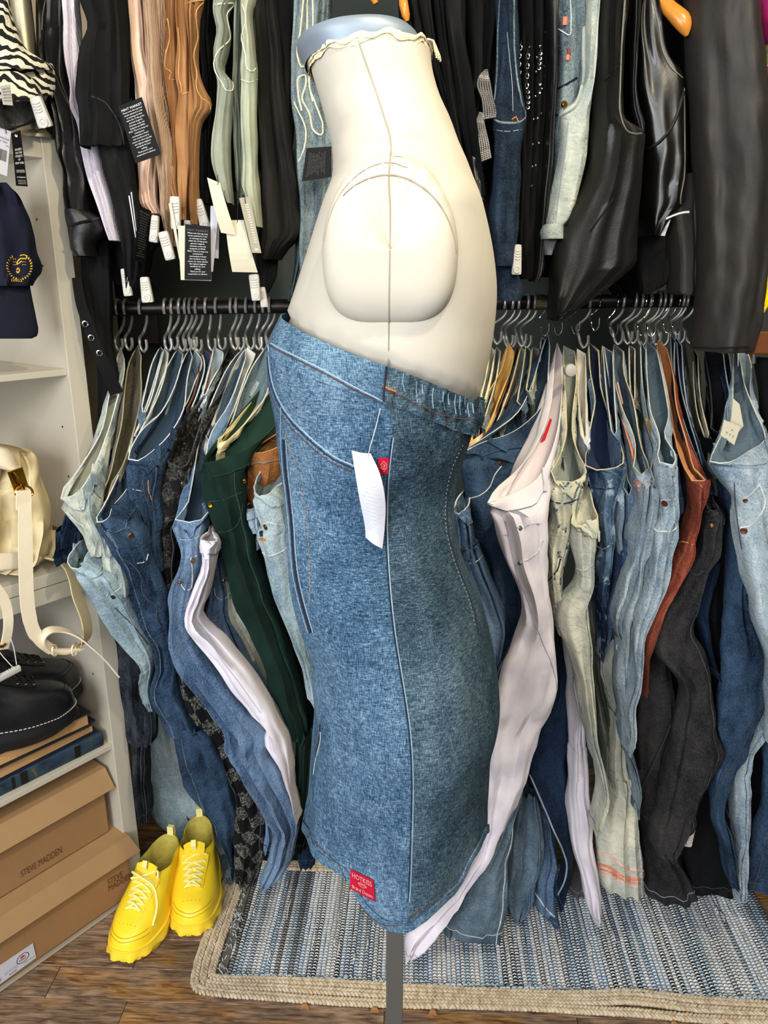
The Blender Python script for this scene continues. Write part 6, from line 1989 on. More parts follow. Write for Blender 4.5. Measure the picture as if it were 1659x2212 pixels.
jeans('jeans', 'lilac white tapered leg ending in a point on the rug', D_WH, R('t7', [(480, 330, 400), (700, 355, 420), (900, 362, 440), (1200, 372, 470), (1400, 362, 482)]) + R('t8', [(300, 1075, 1185), (500, 1062, 1192), (650, 1056, 1196), (800, 1068, 1216), (1000, 1110, 1236), (1200, 1160, 1262), (1300, 1175, 1270), (1400, 1215, 1276), (1430, 1235, 1258)]), yf=1.285, seam=0.14, seam_mat=L_SEAM)
jeans('trousers', 'taupe trousers hem showing left of the pointed white leg', D_TAUPE, R('t8', [(700, 1075, 1180), (1000, 1085, 1190), (1150, 1072, 1180), (1250, 1080, 1170)]), yf=1.42, cat='trousers', seam=None)
jh = jeans('jeans', 'pale jeans leg with coral embroidered hem above the rug', D_CRM, R('t7', [(1000, 640, 700), (1250, 620, 730), (1500, 620, 790)]) + R('t8', [(500, 1335, 1500), (700, 1290, 1520), (900, 1250, 1535), (1030, 1245, 1548), (1130, 1255, 1560), (1240, 1262, 1570)]), yf=1.30, seam=0.19, seam_mat=D_PALE, tilt=0.018, hem=True,
      lines=[(embp, 0.0022, P('t8', [(1250, 1040), (1300, 1028), (1350, 1050), (1400, 1095), (1470, 1130), (1555, 1142)]), 'embroidered_braid'), (emb, 0.003, P('t8', [(1256, 1100), (1320, 1110), (1400, 1160), (1470, 1190), (1560, 1200)]), 'embroidered_band'), (emb, 0.0022, P('t8', [(1260, 1130), (1320, 1140), (1400, 1185), (1480, 1215), (1562, 1225)]), 'embroidered_band'), (embp, 0.002, P('t8', [(1260, 1160), (1330, 1165), (1400, 1205), (1480, 1240), (1564, 1248)]), 'embroidered_band')])
jeans('jeans', 'folded pale grey jeans leg between off white leg and cargo pocket pair', D_CRM, R('t7', [(520, 640, 692), (600, 590, 690), (700, 553, 690), (800, 578, 685), (900, 612, 690), (1050, 652, 696), (1150, 650, 700), (1250, 632, 695), (1350, 615, 675), (1420, 608, 640)]), yf=1.315, seam=-0.1, seam_mat=D_OLV)
# narrow pairs packed beside the dress at the top of the right side
def packed(label, mat, x0, x1, xb0, xb1, yb, edge, yf=1.37, top=330):
    yf = max(yf, 1.42) if x0 < 600 else yf
    slim(label, mat, P('t4', [(x0, top), (x0 + (xb0 - x0) * 0.35, top + (yb - top) * 0.45), (xb0, yb)]), P('t4', [(x1, top), (x1 + (xb1 - x1) * 0.35, top + (yb - top) * 0.5), (xb1, yb + 8)]), R('t4', [(yb + 40, xb0 - 5, xb1 + 5), (yb + 260, xb0, xb1)]), yf, edge)
packed('cream jeans closest to the mannequin back, first right of the dress', D_CRM, 275, 300, 170, 190, 800, C_EDGE)
packed('olive grey jeans, second strip right of the mannequin back', D_OLV, 308, 335, 200, 225, 790, C_EDGE, 1.39)
gy = slim('golden satin lined jeans with a drawn figure on the pocket bag', M_GOLD, P('t4', [(385, 300), (350, 460), (250, 640), (150, 840), (100, 960)]), P('t4', [(420, 320), (405, 440), (330, 640), (270, 800), (190, 930)]), R('t4', [(990, 110, 190), (1100, 110, 190)]), 1.40, plain('gold edge', (200, 160, 90), 0.6))
mb = MB()
sg = gy[1]
for pts in ([(255, 640), (290, 670), (270, 720)], [(240, 720), (262, 760), (250, 800)], [(250, 680), (230, 740), (238, 790)], [(290, 650), (300, 690), (285, 730)]):
    draw(mb, sg, P('t4', pts), 0.0008)
if mb.v:
    mb.build('pocket_drawing', plain('brick red drawing', (150, 50, 40), 0.8), gy[0])
packed('black jeans with rust stitched edge right of the golden pair', D_BLK, 440, 462, 265, 285, 870, plain('rust edge', (120, 72, 48), 0.9), 1.43)
packed('olive blue jeans with cream rim, fourth strip right of the mannequin', D_OLV, 468, 500, 300, 330, 850, C_EDGE, 1.37)
packed('washed olive jeans with cream rim, just left of the wide dark blue opening', D_MIDG, 500, 530, 440, 480, 700, C_EDGE, 1.41)
packed('slate jeans with cream rim behind the wide dark blue opening', D_OLV, 545, 580, 500, 530, 620, C_EDGE, 1.43)
packed('dark jeans right of the wide dark blue opening, beside the lilac pair', D_DKB, 600, 645, 570, 600, 800, W_EDGE, 1.46, 270)
packed('cream denim strip between lilac white pair and bleached pair', D_CRM, 740, 760, 690, 705, 1000, C_EDGE, 1.34, 620)
packed('sage green jeans strip beside the bleached pair', denim('sage green denim', (90, 110, 96), (140, 158, 136), 14, 1.2, inside=(120, 140, 116)), 745, 765, 715, 735, 960, plain('tan edge', (190, 140, 90), 0.9), 1.33, 560)
packed('white jeans strip with yellowed stitching under a pale hook', D_WH2, 830, 880, 860, 885, 930, C_EDGE, 1.32, 340)
packed('navy jeans strip left of the marbled round waist', D_DKB, 905, 935, 890, 905, 960, W_EDGE, 1.42, 320)
packed('brown edged jeans strip right of the marbled round waist', D_ACDK, 940, 965, 985, 1010, 900, plain('tan edge', (190, 140, 90), 0.9), 1.44, 320)
packed('faded denim with blue ribbed lining left of the embroidered pair', D_MID, 1000, 1055, 1060, 1085, 900, W_EDGE, 1.30, 330)
packed('black denim strip behind the tan leather label', D_BLK, 1270, 1310, 1310, 1345, 760, W_EDGE, 1.40, 320)
packed('brown lined jeans strip left of the light blue pairs', D_GBRN, 1170, 1200, 1180, 1200, 680, W_EDGE, 1.42, 320)
# red label inside the lilac white pair
for o in bpy.data.objects:
    if o.get('label', '').startswith('lilac white jeans with red label'):
        card(o, 'red_label', P('t4', [(655, 790), (668, 800), (610, 972), (596, 940)]), 1.37, plain('red woven label', (196, 20, 40), 0.7))
# card tags inside the rightmost pair
_, sf = card(rj[0], 'cardboard_tag', P('t5', [(1432, 660), (1475, 700), (1500, 840), (1405, 960)]), 1.30, PAPER)
_, sf = card(rj[0], 'cardboard_tag', P('t5', [(1375, 800), (1480, 845), (1440, 965), (1350, 900)]), 1.285, PAPER)
mb = MB(); text_on(mb, '9  9  5', sf, 0.3, 0.8, 0.3, 0.42); text_on(mb, 'o', sf, 0.55, 0.65, 0.6, 0.75); mb.build('tag_print', INKK, rj[0], smooth=False)

# ================================================================= steel S hooks
HOOKS_L = [(255, 398), (272, 462), (305, 556), (358, 718), (373, 757), (389, 808), (402, 845), (412, 880), (425, 912), (446, 1000), (468, 1066), (500, 1150), (512, 1185), (533, 1250), (553, 1300), (570, 1335), (583, 1378)]
ORD = 'first second third fourth fifth sixth seventh eighth ninth tenth eleventh twelfth thirteenth fourteenth fifteenth sixteenth seventeenth'.split()
def s_hook(x_top, x_bot, y_bot=746, mat=STEEL, r=0.0026, lean=1, thick='thick', num=0):
    p = at(x_top, 660, 1.6)
    zc_ = bar_z(p.x)
    b_ = at(x_bot, y_bot, 1.588)
    o = thing('s_hook', ('thick grey steel S hook, %s from the left end of the rail' % ORD[num] if x_top < 800 else 'thick grey steel S hook, %s to the right of the dress form' % ORD[num]) if thick == 'thick' else 'thin bright wire hook, %s thin one right of the dress form' % ORD[num], 'hook', (p.x, 1.6, zc_),
              ('S hooks left of the dress' if x_top < 800 else 'S hooks right of the dress') if thick == 'thick' else 'thin wire hooks on the right')
    R_ = 0.0138 + r + 0.0006
    pts = []
    for k in range(11):
        a = math.radians(215 - 215 * k / 10)     # from behind and below, over the top, to the front
        pts.append(V((p.x + 0.0015 * lean * k / 10, 1.6 - R_ * math.cos(a), zc_ + R_ * math.sin(a))))
    pts = [V((q.x, 3.2 - q.y, q.z)) for q in pts]
    f = pts[-1]
    dz = f.z - b_.z
    bow = 0.008 * lean
    mid = [V((f.x + bow * 0.7, f.y, f.z - dz * 0.18)), V((f.x + bow * 0.3, f.y + 0.002, f.z - dz * 0.36)), V((f.x + (b_.x - f.x) * 0.45 - bow * 0.8, f.y + 0.003, f.z - dz * 0.6)), V((b_.x - bow * 0.5, 1.588, b_.z + dz * 0.16)),
           V((b_.x - 0.001, 1.588, b_.z - 0.002)), V((b_.x + 0.005, 1.586, b_.z - 0.009)), V((b_.x + 0.011, 1.585, b_.z - 0.002)), V((b_.x + 0.012, 1.585, b_.z + 0.016))]
    path = smooth_path([tuple(q) for q in pts + mid], 46)
    rr = [r] * 46
    MB().tube([V(q) for q in path], rr, 8).build('wire', mat, o)
    return o
rg = random.Random(5)
for n_, (x, bx) in enumerate(HOOKS_L):
    s_hook(x, 120 + bx / 3, 748 + rg.uniform(-4, 3), lean=rg.choice((1, 1, 0.6)), r=0.0031, num=n_)
HOOKS_R = [1088, 1105, 1118, 1138, 1152, 1270, 1342, 1368, 1382, 1400, 1420, 1430, 1442, 1470, 1478, 1496]
for n_, x in enumerate(HOOKS_R):
    s_hook(x, x - 16 + rg.uniform(-5, 5), 736 + rg.uniform(-5, 6), lean=1.5, r=0.0031, num=n_)
for n_, x in enumerate((1176, 1212, 1246, 1292, 1330, 1390, 1404, 1444, 1462)):
    s_hook(x, x - 6 + rg.uniform(-6, 4), 712 + rg.uniform(-8, 6), CHROME, 0.0012, 0.8, 'thin', n_)
# ================================================================= clothes on the upper rail
K_CLOTH = cloth('black jersey', (13, 13, 14), (7, 7, 8), 12, 0.9, 0.35, inside=(16, 16, 18))
K_CLOTH2 = cloth('soft black cotton', (24, 24, 24), (12, 12, 13), 10, 0.9, 0.35, inside=(20, 20, 20))
K_GREY = cloth('washed black twill', (38, 36, 33), (20, 19, 18), 10, 0.9, 0.4, inside=(30, 30, 30))
K_COAT = cloth('charcoal crinkled nylon', (50, 46, 42), (34, 32, 31), 8, 0.6, 0.6, inside=(24, 24, 24), spec=0.4)
K_LEA = leather('black grained leather', (15, 15, 14), 0.46, 300, 0.35, 0.5)
K_PAT = leather('glossy black leather', (12, 10, 7), 0.34, 120, 0.12, 0.7)
C_BEIGE = cloth('beige ribbed knit', (196, 168, 142), (170, 142, 116), 18, 0.9, 0.5, rib=220, inside=(170, 140, 110))
C_PINKB = cloth('pale pink beige jersey', (222, 196, 176), (206, 176, 156), 14, 0.9, 0.4, inside=(180, 150, 130))
C_TAN = cloth('caramel jersey', (168, 124, 82), (140, 98, 60), 14, 0.85, 0.4, inside=(120, 78, 44))
C_SAGE = cloth('pale sage jersey', (148, 152, 136), (112, 118, 108), 12, 0.9, 0.4, inside=(120, 128, 114))
C_SAGEL = cloth('mottled sage cotton', (182, 184, 158), (140, 148, 132), 14, 0.9, 0.4, inside=(140, 146, 126))
C_LILW = cloth('lilac white rib knit', (222, 214, 222), (200, 190, 200), 12, 0.9, 0.4, rib=260, inside=(190, 180, 190))
D_GREY = denim('faded grey blue denim', (46, 60, 72), (128, 142, 144), 16, 2.0, inside=(70, 84, 90))
D_INK = denim('deep indigo denim', (9, 15, 25), (40, 56, 74), 10, 1.6, inside=(40, 52, 66))
D_ICE = denim('ice blue denim', (132, 146, 150), (206, 210, 192), 10, 1.5, famt=0.7, inside=(110, 118, 120))
M_YEL = cloth('bright yellow cloth', (250, 226, 20), (226, 196, 10), 16, 0.8, 0.3)
up = lambda rows: [(-110, rows[0][1] + 4, rows[0][2] - 4)] + rows
def G(name, label, cat, rows, mat, yf, **kw):
    kw.setdefault('single', 'lines' not in kw and 'hem' not in kw)
    kw.setdefault('group', 'clothes on the upper rail')
    r0 = R('px', rows)
    return garment(name, label, cat, up(r0) if r0[0][0] <= 5 else r0, mat, yf, **kw)
# deep background of black clothes
G('black_camisole', 'black top at the very back behind the leather jacket', 'top', [(0, 84, 150), (200, 90, 170), (400, 120, 220), (520, 150, 230)], K_CLOTH, 1.52, fold=0.03)
G('black_camisole', 'black dress at the back behind the tan tops', 'dress', [(0, 240, 330), (200, 230, 400), (430, 230, 420), (545, 235, 330)], K_CLOTH, 1.55, fold=0.03)
G('black_camisole', 'black camisole at the back between tan and sage tops', 'top', [(0, 410, 520), (200, 400, 560), (370, 410, 560), (410, 430, 540)], K_CLOTH, 1.55, fold=0.03)
G('black_skirt', 'black skirt behind the pale tags, tattered hem', 'skirt', [(300, 150, 250), (450, 170, 320), (560, 190, 330), (600, 230, 320), (630, 300, 345)], K_CLOTH, 1.54, fold=0.03)
G('black_coat', 'black coat at the back behind the neck of the dress form', 'coat', [(0, 860, 1080), (200, 880, 1090), (400, 960, 1100), (560, 1000, 1110)], K_CLOTH2, 1.57, fold=0.05, fk=5)
G('black_coat', 'black coat at the back behind the studded jacket', 'coat', [(0, 1080, 1300), (200, 1080, 1300), (450, 1080, 1300), (598, 1110, 1230)], K_CLOTH, 1.56, fold=0.05, fk=5)
G('black_coat', 'black coat at the back behind the leather vest', 'coat', [(0, 1300, 1500), (200, 1300, 1500), (480, 1300, 1500), (610, 1310, 1380), (640, 1330, 1372)], K_CLOTH, 1.58, fold=0.05, fk=5)
# left group
r_, s_ = G('leather_jacket', 'black grained leather jacket sleeve beside the shelf, with buckled cuff', 'jacket', [(0, 88, 145), (100, 98, 142), (200, 115, 155), (300, 132, 174), (400, 140, 188), (440, 147, 192), (470, 150, 195)], K_LEA, 1.44, b=0.035, fold=0.02, wr=0.01, lines=[(plain('leather seam', (60, 58, 50), 0.5), 0.0012, [(118, 160), (140, 210), (155, 235)], 'seam'), (plain('leather seam', (60, 58, 50), 0.5), 0.0012, [(90, 65), (92, 30), (98, 0)], 'zip')])
add_rows(r_, R('px', [(455, 150, 190), (475, 148, 216), (500, 152, 222), (520, 156, 205), (545, 162, 200), (553, 168, 205)]), K_LEA, 1.425, 'cuff', b=0.04, wr=0.008, seed=4)
mb = MB(); draw(mb, Surf([row_grid(R('px', [(455, 150, 190), (475, 148, 216), (500, 152, 222), (520, 156, 205), (545, 162, 200)]), 1.42, b=0.04)]), [(150, 488), (175, 480), (212, 472)], 0.0022); mb.build('cuff_strap', K_PAT, r_)
G('leather_belt', 'black leather strap hanging in shadow next to the pipe', 'belt', [(0, 100, 128), (200, 110, 140), (330, 128, 152)], K_LEA, 1.47, b=0.02)
G('long_sleeve_shirt', 'lilac white ribbed long sleeve hanging at left among black clothes', 'top', [(0, 138, 170), (60, 140, 172), (130, 146, 176), (200, 156, 178), (232, 154, 182), (270, 168, 200), (320, 176, 220), (370, 188, 229), (433, 207, 248), (480, 224, 256), (519, 238, 266)], C_LILW, 1.45, b=0.02, fold=0.012)
r_, s_ = G('t_shirt', 'black t shirt whose short sleeve covers the lilac sleeve', 't-shirt', [(0, 176, 268), (60, 196, 272), (110, 178, 275), (170, 172, 278), (215, 171, 278), (235, 176, 280), (290, 178, 282), (318, 178, 276)], K_CLOTH2, 1.40, b=0.03, fold=0.03, fk=4, lines=[(D_EDGE, 0.0009, [(198, 208), (225, 220), (245, 245), (262, 280), (268, 312)], 'seam'), (plain('black hem', (12, 12, 13), 0.9), 0.001, [(178, 312), (200, 315), (218, 316)], 'hem')])
G('leggings', 'black leggings leg ending above the white security clip, left', 'leggings', [(300, 214, 282), (370, 224, 290), (420, 240, 296), (500, 258, 308), (560, 268, 306), (610, 274, 298), (622, 276, 292)], K_CLOTH2, 1.425, b=0.02, fold=0.014)
G('knitted_shirt', 'beige ribbed top with long straps, left of the tan tops', 'top', [(0, 276, 306), (60, 282, 312), (120, 286, 318), (180, 292, 336), (215, 292, 345), (250, 296, 352), (330, 298, 342), (400, 302, 338), (440, 304, 340), (462, 322, 350)], C_PINKB, 1.45, b=0.02, fold=0.018, fk=4)
G('ribbed_dress', 'pink beige ribbed dress hanging beside the printed black tag', 'dress', [(0, 312, 338), (100, 316, 346), (190, 320, 352), (203, 318, 355), (222, 320, 354), (300, 330, 372), (380, 344, 376), (450, 350, 374), (530, 366, 377)], C_BEIGE, 1.425, b=0.025, fold=0.018, fk=5)
G('knitted_shirt', 'beige rib knit top with ruffled side, behind the pink beige dress', 'top', [(0, 334, 366), (100, 340, 366), (200, 344, 366), (240, 348, 378), (262, 354, 381), (280, 356, 372), (350, 362, 382), (420, 366, 386)], C_BEIGE, 1.45, b=0.02, fold=0.02, fk=5)
TE = plain('caramel edge', (206, 156, 100), 0.9)
r_, s_ = G('bodysuit', 'caramel bodysuit with scooped opening, leftmost of the tan ones', 'bodysuit', [(0, 362, 384), (100, 362, 382), (150, 355, 386), (175, 357, 384), (200, 360, 388), (260, 372, 392), (330, 376, 394), (400, 366, 390), (430, 372, 396)], C_TAN, 1.44, b=0.02, fold=0.012, lines=[(TE, 0.0011, [(362, 40), (366, 80), (358, 120), (360, 150), (370, 155), (366, 170), (382, 173)], 'edge')])
r_, s_ = G('bodysuit', 'caramel bodysuit in the middle of the three tan ones', 'bodysuit', [(0, 384, 404), (100, 388, 408), (180, 386, 412), (202, 390, 412), (250, 384, 412), (300, 382, 414), (380, 386, 412), (440, 390, 410), (475, 392, 408)], C_TAN, 1.43, b=0.022, fold=0.012, lines=[(TE, 0.0011, [(384, 60), (388, 110), (386, 160), (392, 195), (392, 202), (404, 200), (411, 196)], 'edge')])
r_, s_ = G('bodysuit', 'caramel bodysuit with bunched gathers, rightmost of the tan ones', 'bodysuit', [(0, 400, 440), (40, 404, 430), (90, 410, 428), (150, 412, 428), (190, 412, 440), (220, 406, 454), (240, 406, 452), (258, 408, 438), (300, 408, 430), (380, 414, 426), (440, 414, 428), (485, 418, 428)], C_TAN, 1.415, b=0.026, fold=0.014, fk=4, lines=[(TE, 0.0012, [(400, 8), (412, 4), (440, 3), (425, 20), (424, 50), (427, 80), (418, 120), (425, 160), (424, 190), (436, 212), (452, 224), (454, 236)], 'edge')])
SE = plain('pale sage edge', (206, 210, 186), 0.9)
G('camisole', 'black camisole on the rail between caramel and sage pieces', 'top', [(0, 434, 462), (120, 434, 462), (200, 436, 466), (300, 430, 464), (400, 432, 462), (440, 440, 456)], K_CLOTH, 1.47, b=0.02)
r_, s_ = G('stretch_vest', 'pale sage stretch top with wide open side, leftmost sage piece', 'top', [(0, 462, 510), (30, 463, 492), (70, 470, 498), (110, 462, 492), (150, 466, 484), (185, 472, 508), (205, 470, 506), (250, 466, 500), (350, 460, 498), (400, 474, 500), (440, 492, 503)], C_SAGE, 1.43, b=0.025, fold=0.014, fk=4, lines=[(SE, 0.0013, [(464, 10), (480, 8), (505, 8), (490, 30), (494, 60), (496, 85), (476, 105), (463, 128), (464, 150), (480, 180), (490, 196), (500, 196), (497, 170), (485, 172)], 'edge')])
G('stretch_vest', 'dull sage top squeezed in the middle of the sage pieces', 'top', [(0, 506, 526), (150, 503, 522), (300, 505, 530), (400, 510, 530), (440, 514, 528)], C_SAGE, 1.46, b=0.018)
r_, s_ = G('biker_shorts', 'mottled light sage shorts, rightmost and palest sage piece', 'shorts', [(0, 522, 556), (40, 522, 545), (90, 524, 550), (120, 524, 553), (150, 520, 557), (170, 520, 556), (300, 522, 556), (380, 524, 557), (410, 524, 560), (450, 542, 562), (490, 555, 564)], C_SAGEL, 1.415, b=0.024, fold=0.012, lines=[(SE, 0.0012, [(524, 10), (532, 40), (522, 80), (530, 115), (538, 152), (545, 155), (552, 148)], 'edge'), (SE, 0.0009, [(521, 172), (540, 178), (556, 172)], 'seam')])
G('pinafore', 'long black jersey dress with soft pleats left of the dress form neck', 'dress', [(0, 552, 596), (80, 556, 606), (170, 556, 614), (260, 560, 624), (350, 564, 636), (450, 564, 650), (510, 566, 652), (535, 568, 625), (560, 568, 606)], K_GREY, 1.44, b=0.04, fold=0.045, fk=4)
G('slip_dress', 'black slip dress hem pointing down onto the left rail', 'dress', [(0, 575, 640), (200, 600, 640), (500, 560, 610), (560, 555, 600), (600, 560, 596), (632, 566, 580)], K_CLOTH, 1.47, b=0.02, fold=0.02)
OV = plain('cream overlock thread', (196, 192, 170), 0.9, var=0.3, vscale=300)
r_, s_ = G('distressed_jeans', 'faded distressed denim with cream overlocked slits, left of the neck', 'jeans', [(0, 636, 716), (80, 632, 712), (150, 630, 714), (200, 630, 716), (300, 640, 724), (380, 642, 724), (450, 646, 718), (560, 648, 700), (640, 652, 690)], D_GREY, 1.45, b=0.03, fold=0.03, fk=5,
              lines=[(OV, 0.0018, [(655, 0), (650, 60), (645, 130), (652, 146), (662, 130), (664, 60), (664, 0)], 'overlock_edge'), (OV, 0.0018, [(676, 0), (676, 60), (673, 130), (668, 180), (676, 220)], 'overlock_edge'),
                     (OV, 0.0018, [(652, 240), (644, 200), (648, 165), (658, 162), (660, 185), (652, 210), (668, 245), (680, 285), (694, 292), (696, 270), (684, 230), (672, 200)], 'overlock_edge'), (OV, 0.0016, [(720, 0), (716, 60), (712, 100)], 'overlock_edge'), (OV, 0.0016, [(635, 220), (660, 280), (650, 340), (636, 362)], 'overlock_edge')])
G('denim_strap', 'dark denim frayed straps hanging low behind the dress form bust', 'jeans', [(300, 650, 730), (420, 648, 722), (520, 650, 690), (600, 655, 680)], D_INK, 1.48, b=0.02, fold=0.03, fk=6)
G('frayed_cord', 'narrow denim cord dangling behind the dress form bust', 'strap', [(520, 640, 660), (600, 632, 646), (650, 622, 634)], D_GREY, 1.5, b=0.006, p=1)
# right group
G('linen_shirt', 'washed black shirt hanging right of the dress form neck', 'shirt', [(0, 862, 940), (80, 880, 948), (160, 905, 958), (260, 940, 990)], K_GREY, 1.46, b=0.04, fold=0.04, fk=5)
G('black_dress', 'soft black dress with long folds behind the dress form back', 'dress', [(0, 935, 1010), (80, 945, 1008), (200, 960, 1030), (330, 985, 1040), (430, 1015, 1045)], K_CLOTH2, 1.44, b=0.04, fold=0.05, fk=5)
G('black_blouse', 'black blouse with drooping shoulder above the rhinestone straps', 'blouse', [(0, 1000, 1070), (60, 1005, 1072), (140, 1010, 1060), (220, 1005, 1050), (300, 1000, 1046), (370, 1015, 1046)], K_CLOTH, 1.45, b=0.035, fold=0.03)
rhin = plain('crystal rhinestone', (220, 216, 210), 0.08, 0.9)
rs = thing('rhinestone_strap', 'two bands of glittering rhinestones hanging beside the dark denim', 'strap', at(1060, 350, 1.425))
def beads(path_l, path_r, nr, nc, Y):
    a, b_ = smooth_path([(float(x), float(y)) for x, y in path_l], nr), smooth_path([(float(x), float(y)) for x, y in path_r], nr)
    mb2, bk = MB(), []
    for i in range(nr):
        row = []
        for k in range(nc):
            u = k / (nc - 1)
            x, y = a[i][0] * (1 - u) + b_[i][0] * u, a[i][1] * (1 - u) + b_[i][1] * u
            p = at(x, y, Y + 0.004 * math.sin(i * 0.4))
            mb2.ball(p, 0.0019, 6, 4)
            row.append(p + V((0, 0.0016, 0)))
        bk.append(row)
    tag(mb2.build('rhinestones', rhin, rs, smooth=False), kind='stuff')
    MB().grid(bk, False, flip=True).grid([[p + V((0, 0.001, 0)) for p in r] for r in bk], False).build('band', K_CLOTH, rs)
beads([(1048, 152), (1036, 165), (1032, 180), (1042, 215), (1046, 256)], [(1052, 152), (1058, 180), (1064, 215), (1071, 238), (1070, 252)], 27, 6, 1.42)
beads([(1036, 244), (1028, 268), (1034, 300), (1040, 348)], [(1042, 246), (1047, 275), (1054, 305), (1060, 340)], 26, 5, 1.415)
beads([(1022, 340), (1026, 372), (1034, 410)], [(1030, 345), (1036, 380), (1043, 430)], 22, 3, 1.43)
# dark denim cut out piece
r_, s_ = G('denim_bodice', 'dark indigo denim top with rolled opening and turned cuff', 'top', [(0, 1072, 1113), (60, 1074, 1116), (150, 1072, 1122), (250, 1064, 1132), (268, 1064, 1132), (300, 1068, 1128), (400, 1061, 1122), (500, 1058, 1117), (535, 1062, 1113)], D_INK, 1.40, b=0.035, fold=0.012, wr=0.006,
              lines=[(D_GREY, 0.0018, [(1080, 0), (1076, 80), (1074, 160), (1068, 220), (1063, 252), (1075, 262), (1100, 266), (1124, 263), (1133, 256), (1126, 220), (1116, 160), (1110, 70), (1110, 0)], 'rolled_edge'), (TAN_ST, 0.0014, [(1106, 258), (1114, 252), (1120, 264)], 'bar_tack'), (PALE_ST, 0.0006, [(1066, 280), (1095, 284), (1126, 280)], 'topstitching'), (PALE_ST, 0.0006, [(1096, 70), (1100, 120), (1106, 180), (1108, 240)], 'topstitching')])
add_rows(r_, R('px', [(528, 1062, 1112), (545, 1062, 1113), (570, 1064, 1112), (574, 1064, 1110)]), D_INK, 1.392, 'turned_cuff', b=0.038, fold=0)
add_rows(r_, R('px', [(565, 1066, 1108), (600, 1070, 1122), (630, 1072, 1130), (648, 1070, 1126)]), D_INK, 1.41, 'lining_hem', b=0.03, fold=0.008)
# studded black jacket
r_, s_ = G('studded_jacket', 'black jacket with silver studs and dangling chain hooks', 'jacket', [(0, 1112, 1184), (100, 1116, 1184), (250, 1122, 1176), (400, 1118, 1168), (520, 1116, 1160), (602, 1122, 1156)], K_CLOTH, 1.44, b=0.03, fold=0.02)
mb = MB()
for x, y in ((1179, 70), (1166, 100), (1168, 116), (1160, 124), (1175, 142), (1158, 155), (1176, 165), (1166, 182), (1170, 192), (1157, 208), (1165, 200), (1153, 258), (1161, 256), (1167, 245), (1151, 312), (1162, 308), (1150, 360), (1157, 358), (1148, 402), (1134, 108), (1146, 102)):
    stud(mb, s_, x, y, 0.0028, 0.003)
tag(mb.build('studs', CHROME, r_), kind='stuff')
def chain(pts, Y):
    mb = MB()
    p = smooth_path([tuple(at(x, y, Y)) for x, y in pts], 9)
    for i in range(8):
        a, b_ = V(p[i]), V(p[i + 1])
        c = (a + b_) / 2; t = (b_ - a)
        s = V((1, 0, 0)) if i % 2 else V((0, 1, 0))
        mb.tube([c + t * 0.62 * math.cos(k * PI / 5) + s * 0.0026 * math.sin(k * PI / 5) for k in range(10)], 0.0007, 4, closed=True)
    mb.build('chain', CHROME, r_)
for pts in ([(1126, 90), (1122, 125), (1122, 160)], [(1141, 105), (1140, 130), (1138, 190)], [(1168, 108), (1166, 130), (1164, 150)], [(1140, 190), (1141, 215), (1140, 235)]):
    chain(pts, 1.425)
G('leather_coat', 'black leather coat edge with a long sheen, left of the pale denim jacket', 'coat', [(0, 1176, 1204), (60, 1180, 1202), (200, 1182, 1196), (300, 1176, 1192), (400, 1168, 1186), (500, 1160, 1176), (600, 1148, 1164), (607, 1146, 1160)], K_LEA, 1.415, b=0.035, fold=0.004, wr=0.002)
# light denim jacket
r_, s_ = G('denim_jacket', 'light distressed denim jacket body with flap pocket and buttons', 'jacket', [(0, 1180, 1268), (60, 1186, 1268), (100, 1196, 1268), (160, 1200, 1264), (220, 1198, 1258), (300, 1190, 1220), (420, 1185, 1210)], D_GREY, 1.43, b=0.03, fold=0.012,
              lines=[(plain('red brown repair patch', (130, 62, 48), 0.9), 0.003, [(1228, 104), (1230, 118)], 'patch'), (plain('salmon repair patch', (196, 120, 96), 0.9), 0.004, [(1226, 120), (1224, 132)], 'patch'), (plain('salmon repair patch', (196, 120, 96), 0.9), 0.005, [(1221, 38), (1220, 56)], 'patch'),
                     (D_INK, 0.002, [(1198, 194), (1220, 184), (1246, 168)], 'pocket_edge'), (W_EDGE, 0.001, [(1232, 0), (1233, 50), (1230, 76), (1215, 68), (1206, 62)], 'placket_edge'), (D_INK, 0.0016, [(1196, 246), (1215, 250)], 'seam')],)
mb = MB()
for x, y in ((1194, 20), (1197, 37), (1198, 55), (1219, 226)):
    stud(mb, s_, x, y, 0.0062, 0.004)
mb.build('buttons', BRASS, r_)
D_ICES = add_rows(r_, R('px', [(-110, 1262, 1290), (0, 1264, 1291), (50, 1266, 1288), (120, 1262, 1284), (190, 1258, 1279), (225, 1236, 1277), (246, 1212, 1274), (256, 1211, 1272), (300, 1212, 1269), (340, 1206, 1264), (400, 1196, 1252), (450, 1186, 1238), (480, 1178, 1226), (490, 1176, 1216)]), D_ICE, 1.395, 'sleeve', b=0.03, fold=0.006, wr=0.006, seed=8)
add_rows(r_, R('px', [(486, 1174, 1216), (500, 1168, 1216), (516, 1168, 1217)]), D_ICE, 1.388, 'cuff', b=0.032, fold=0.004)
add_rows(r_, R('px', [(512, 1172, 1212), (530, 1172, 1200), (550, 1174, 1192)]), plain('grey cuff lining', (92, 96, 100), 0.9), 1.402, 'cuff_lining', b=0.02)
mb = MB(); draw(mb, D_ICES, [(1264, 0), (1262, 100), (1258, 190), (1244, 226), (1212, 250)], 0.0035); mb.build('armhole_seam', D_ICE, r_)
mb = MB(); draw(mb, D_ICES, [(1228, 262), (1222, 330), (1212, 400), (1200, 480)], 0.0009); mb.build('sleeve_seam', PALE_ST, r_)
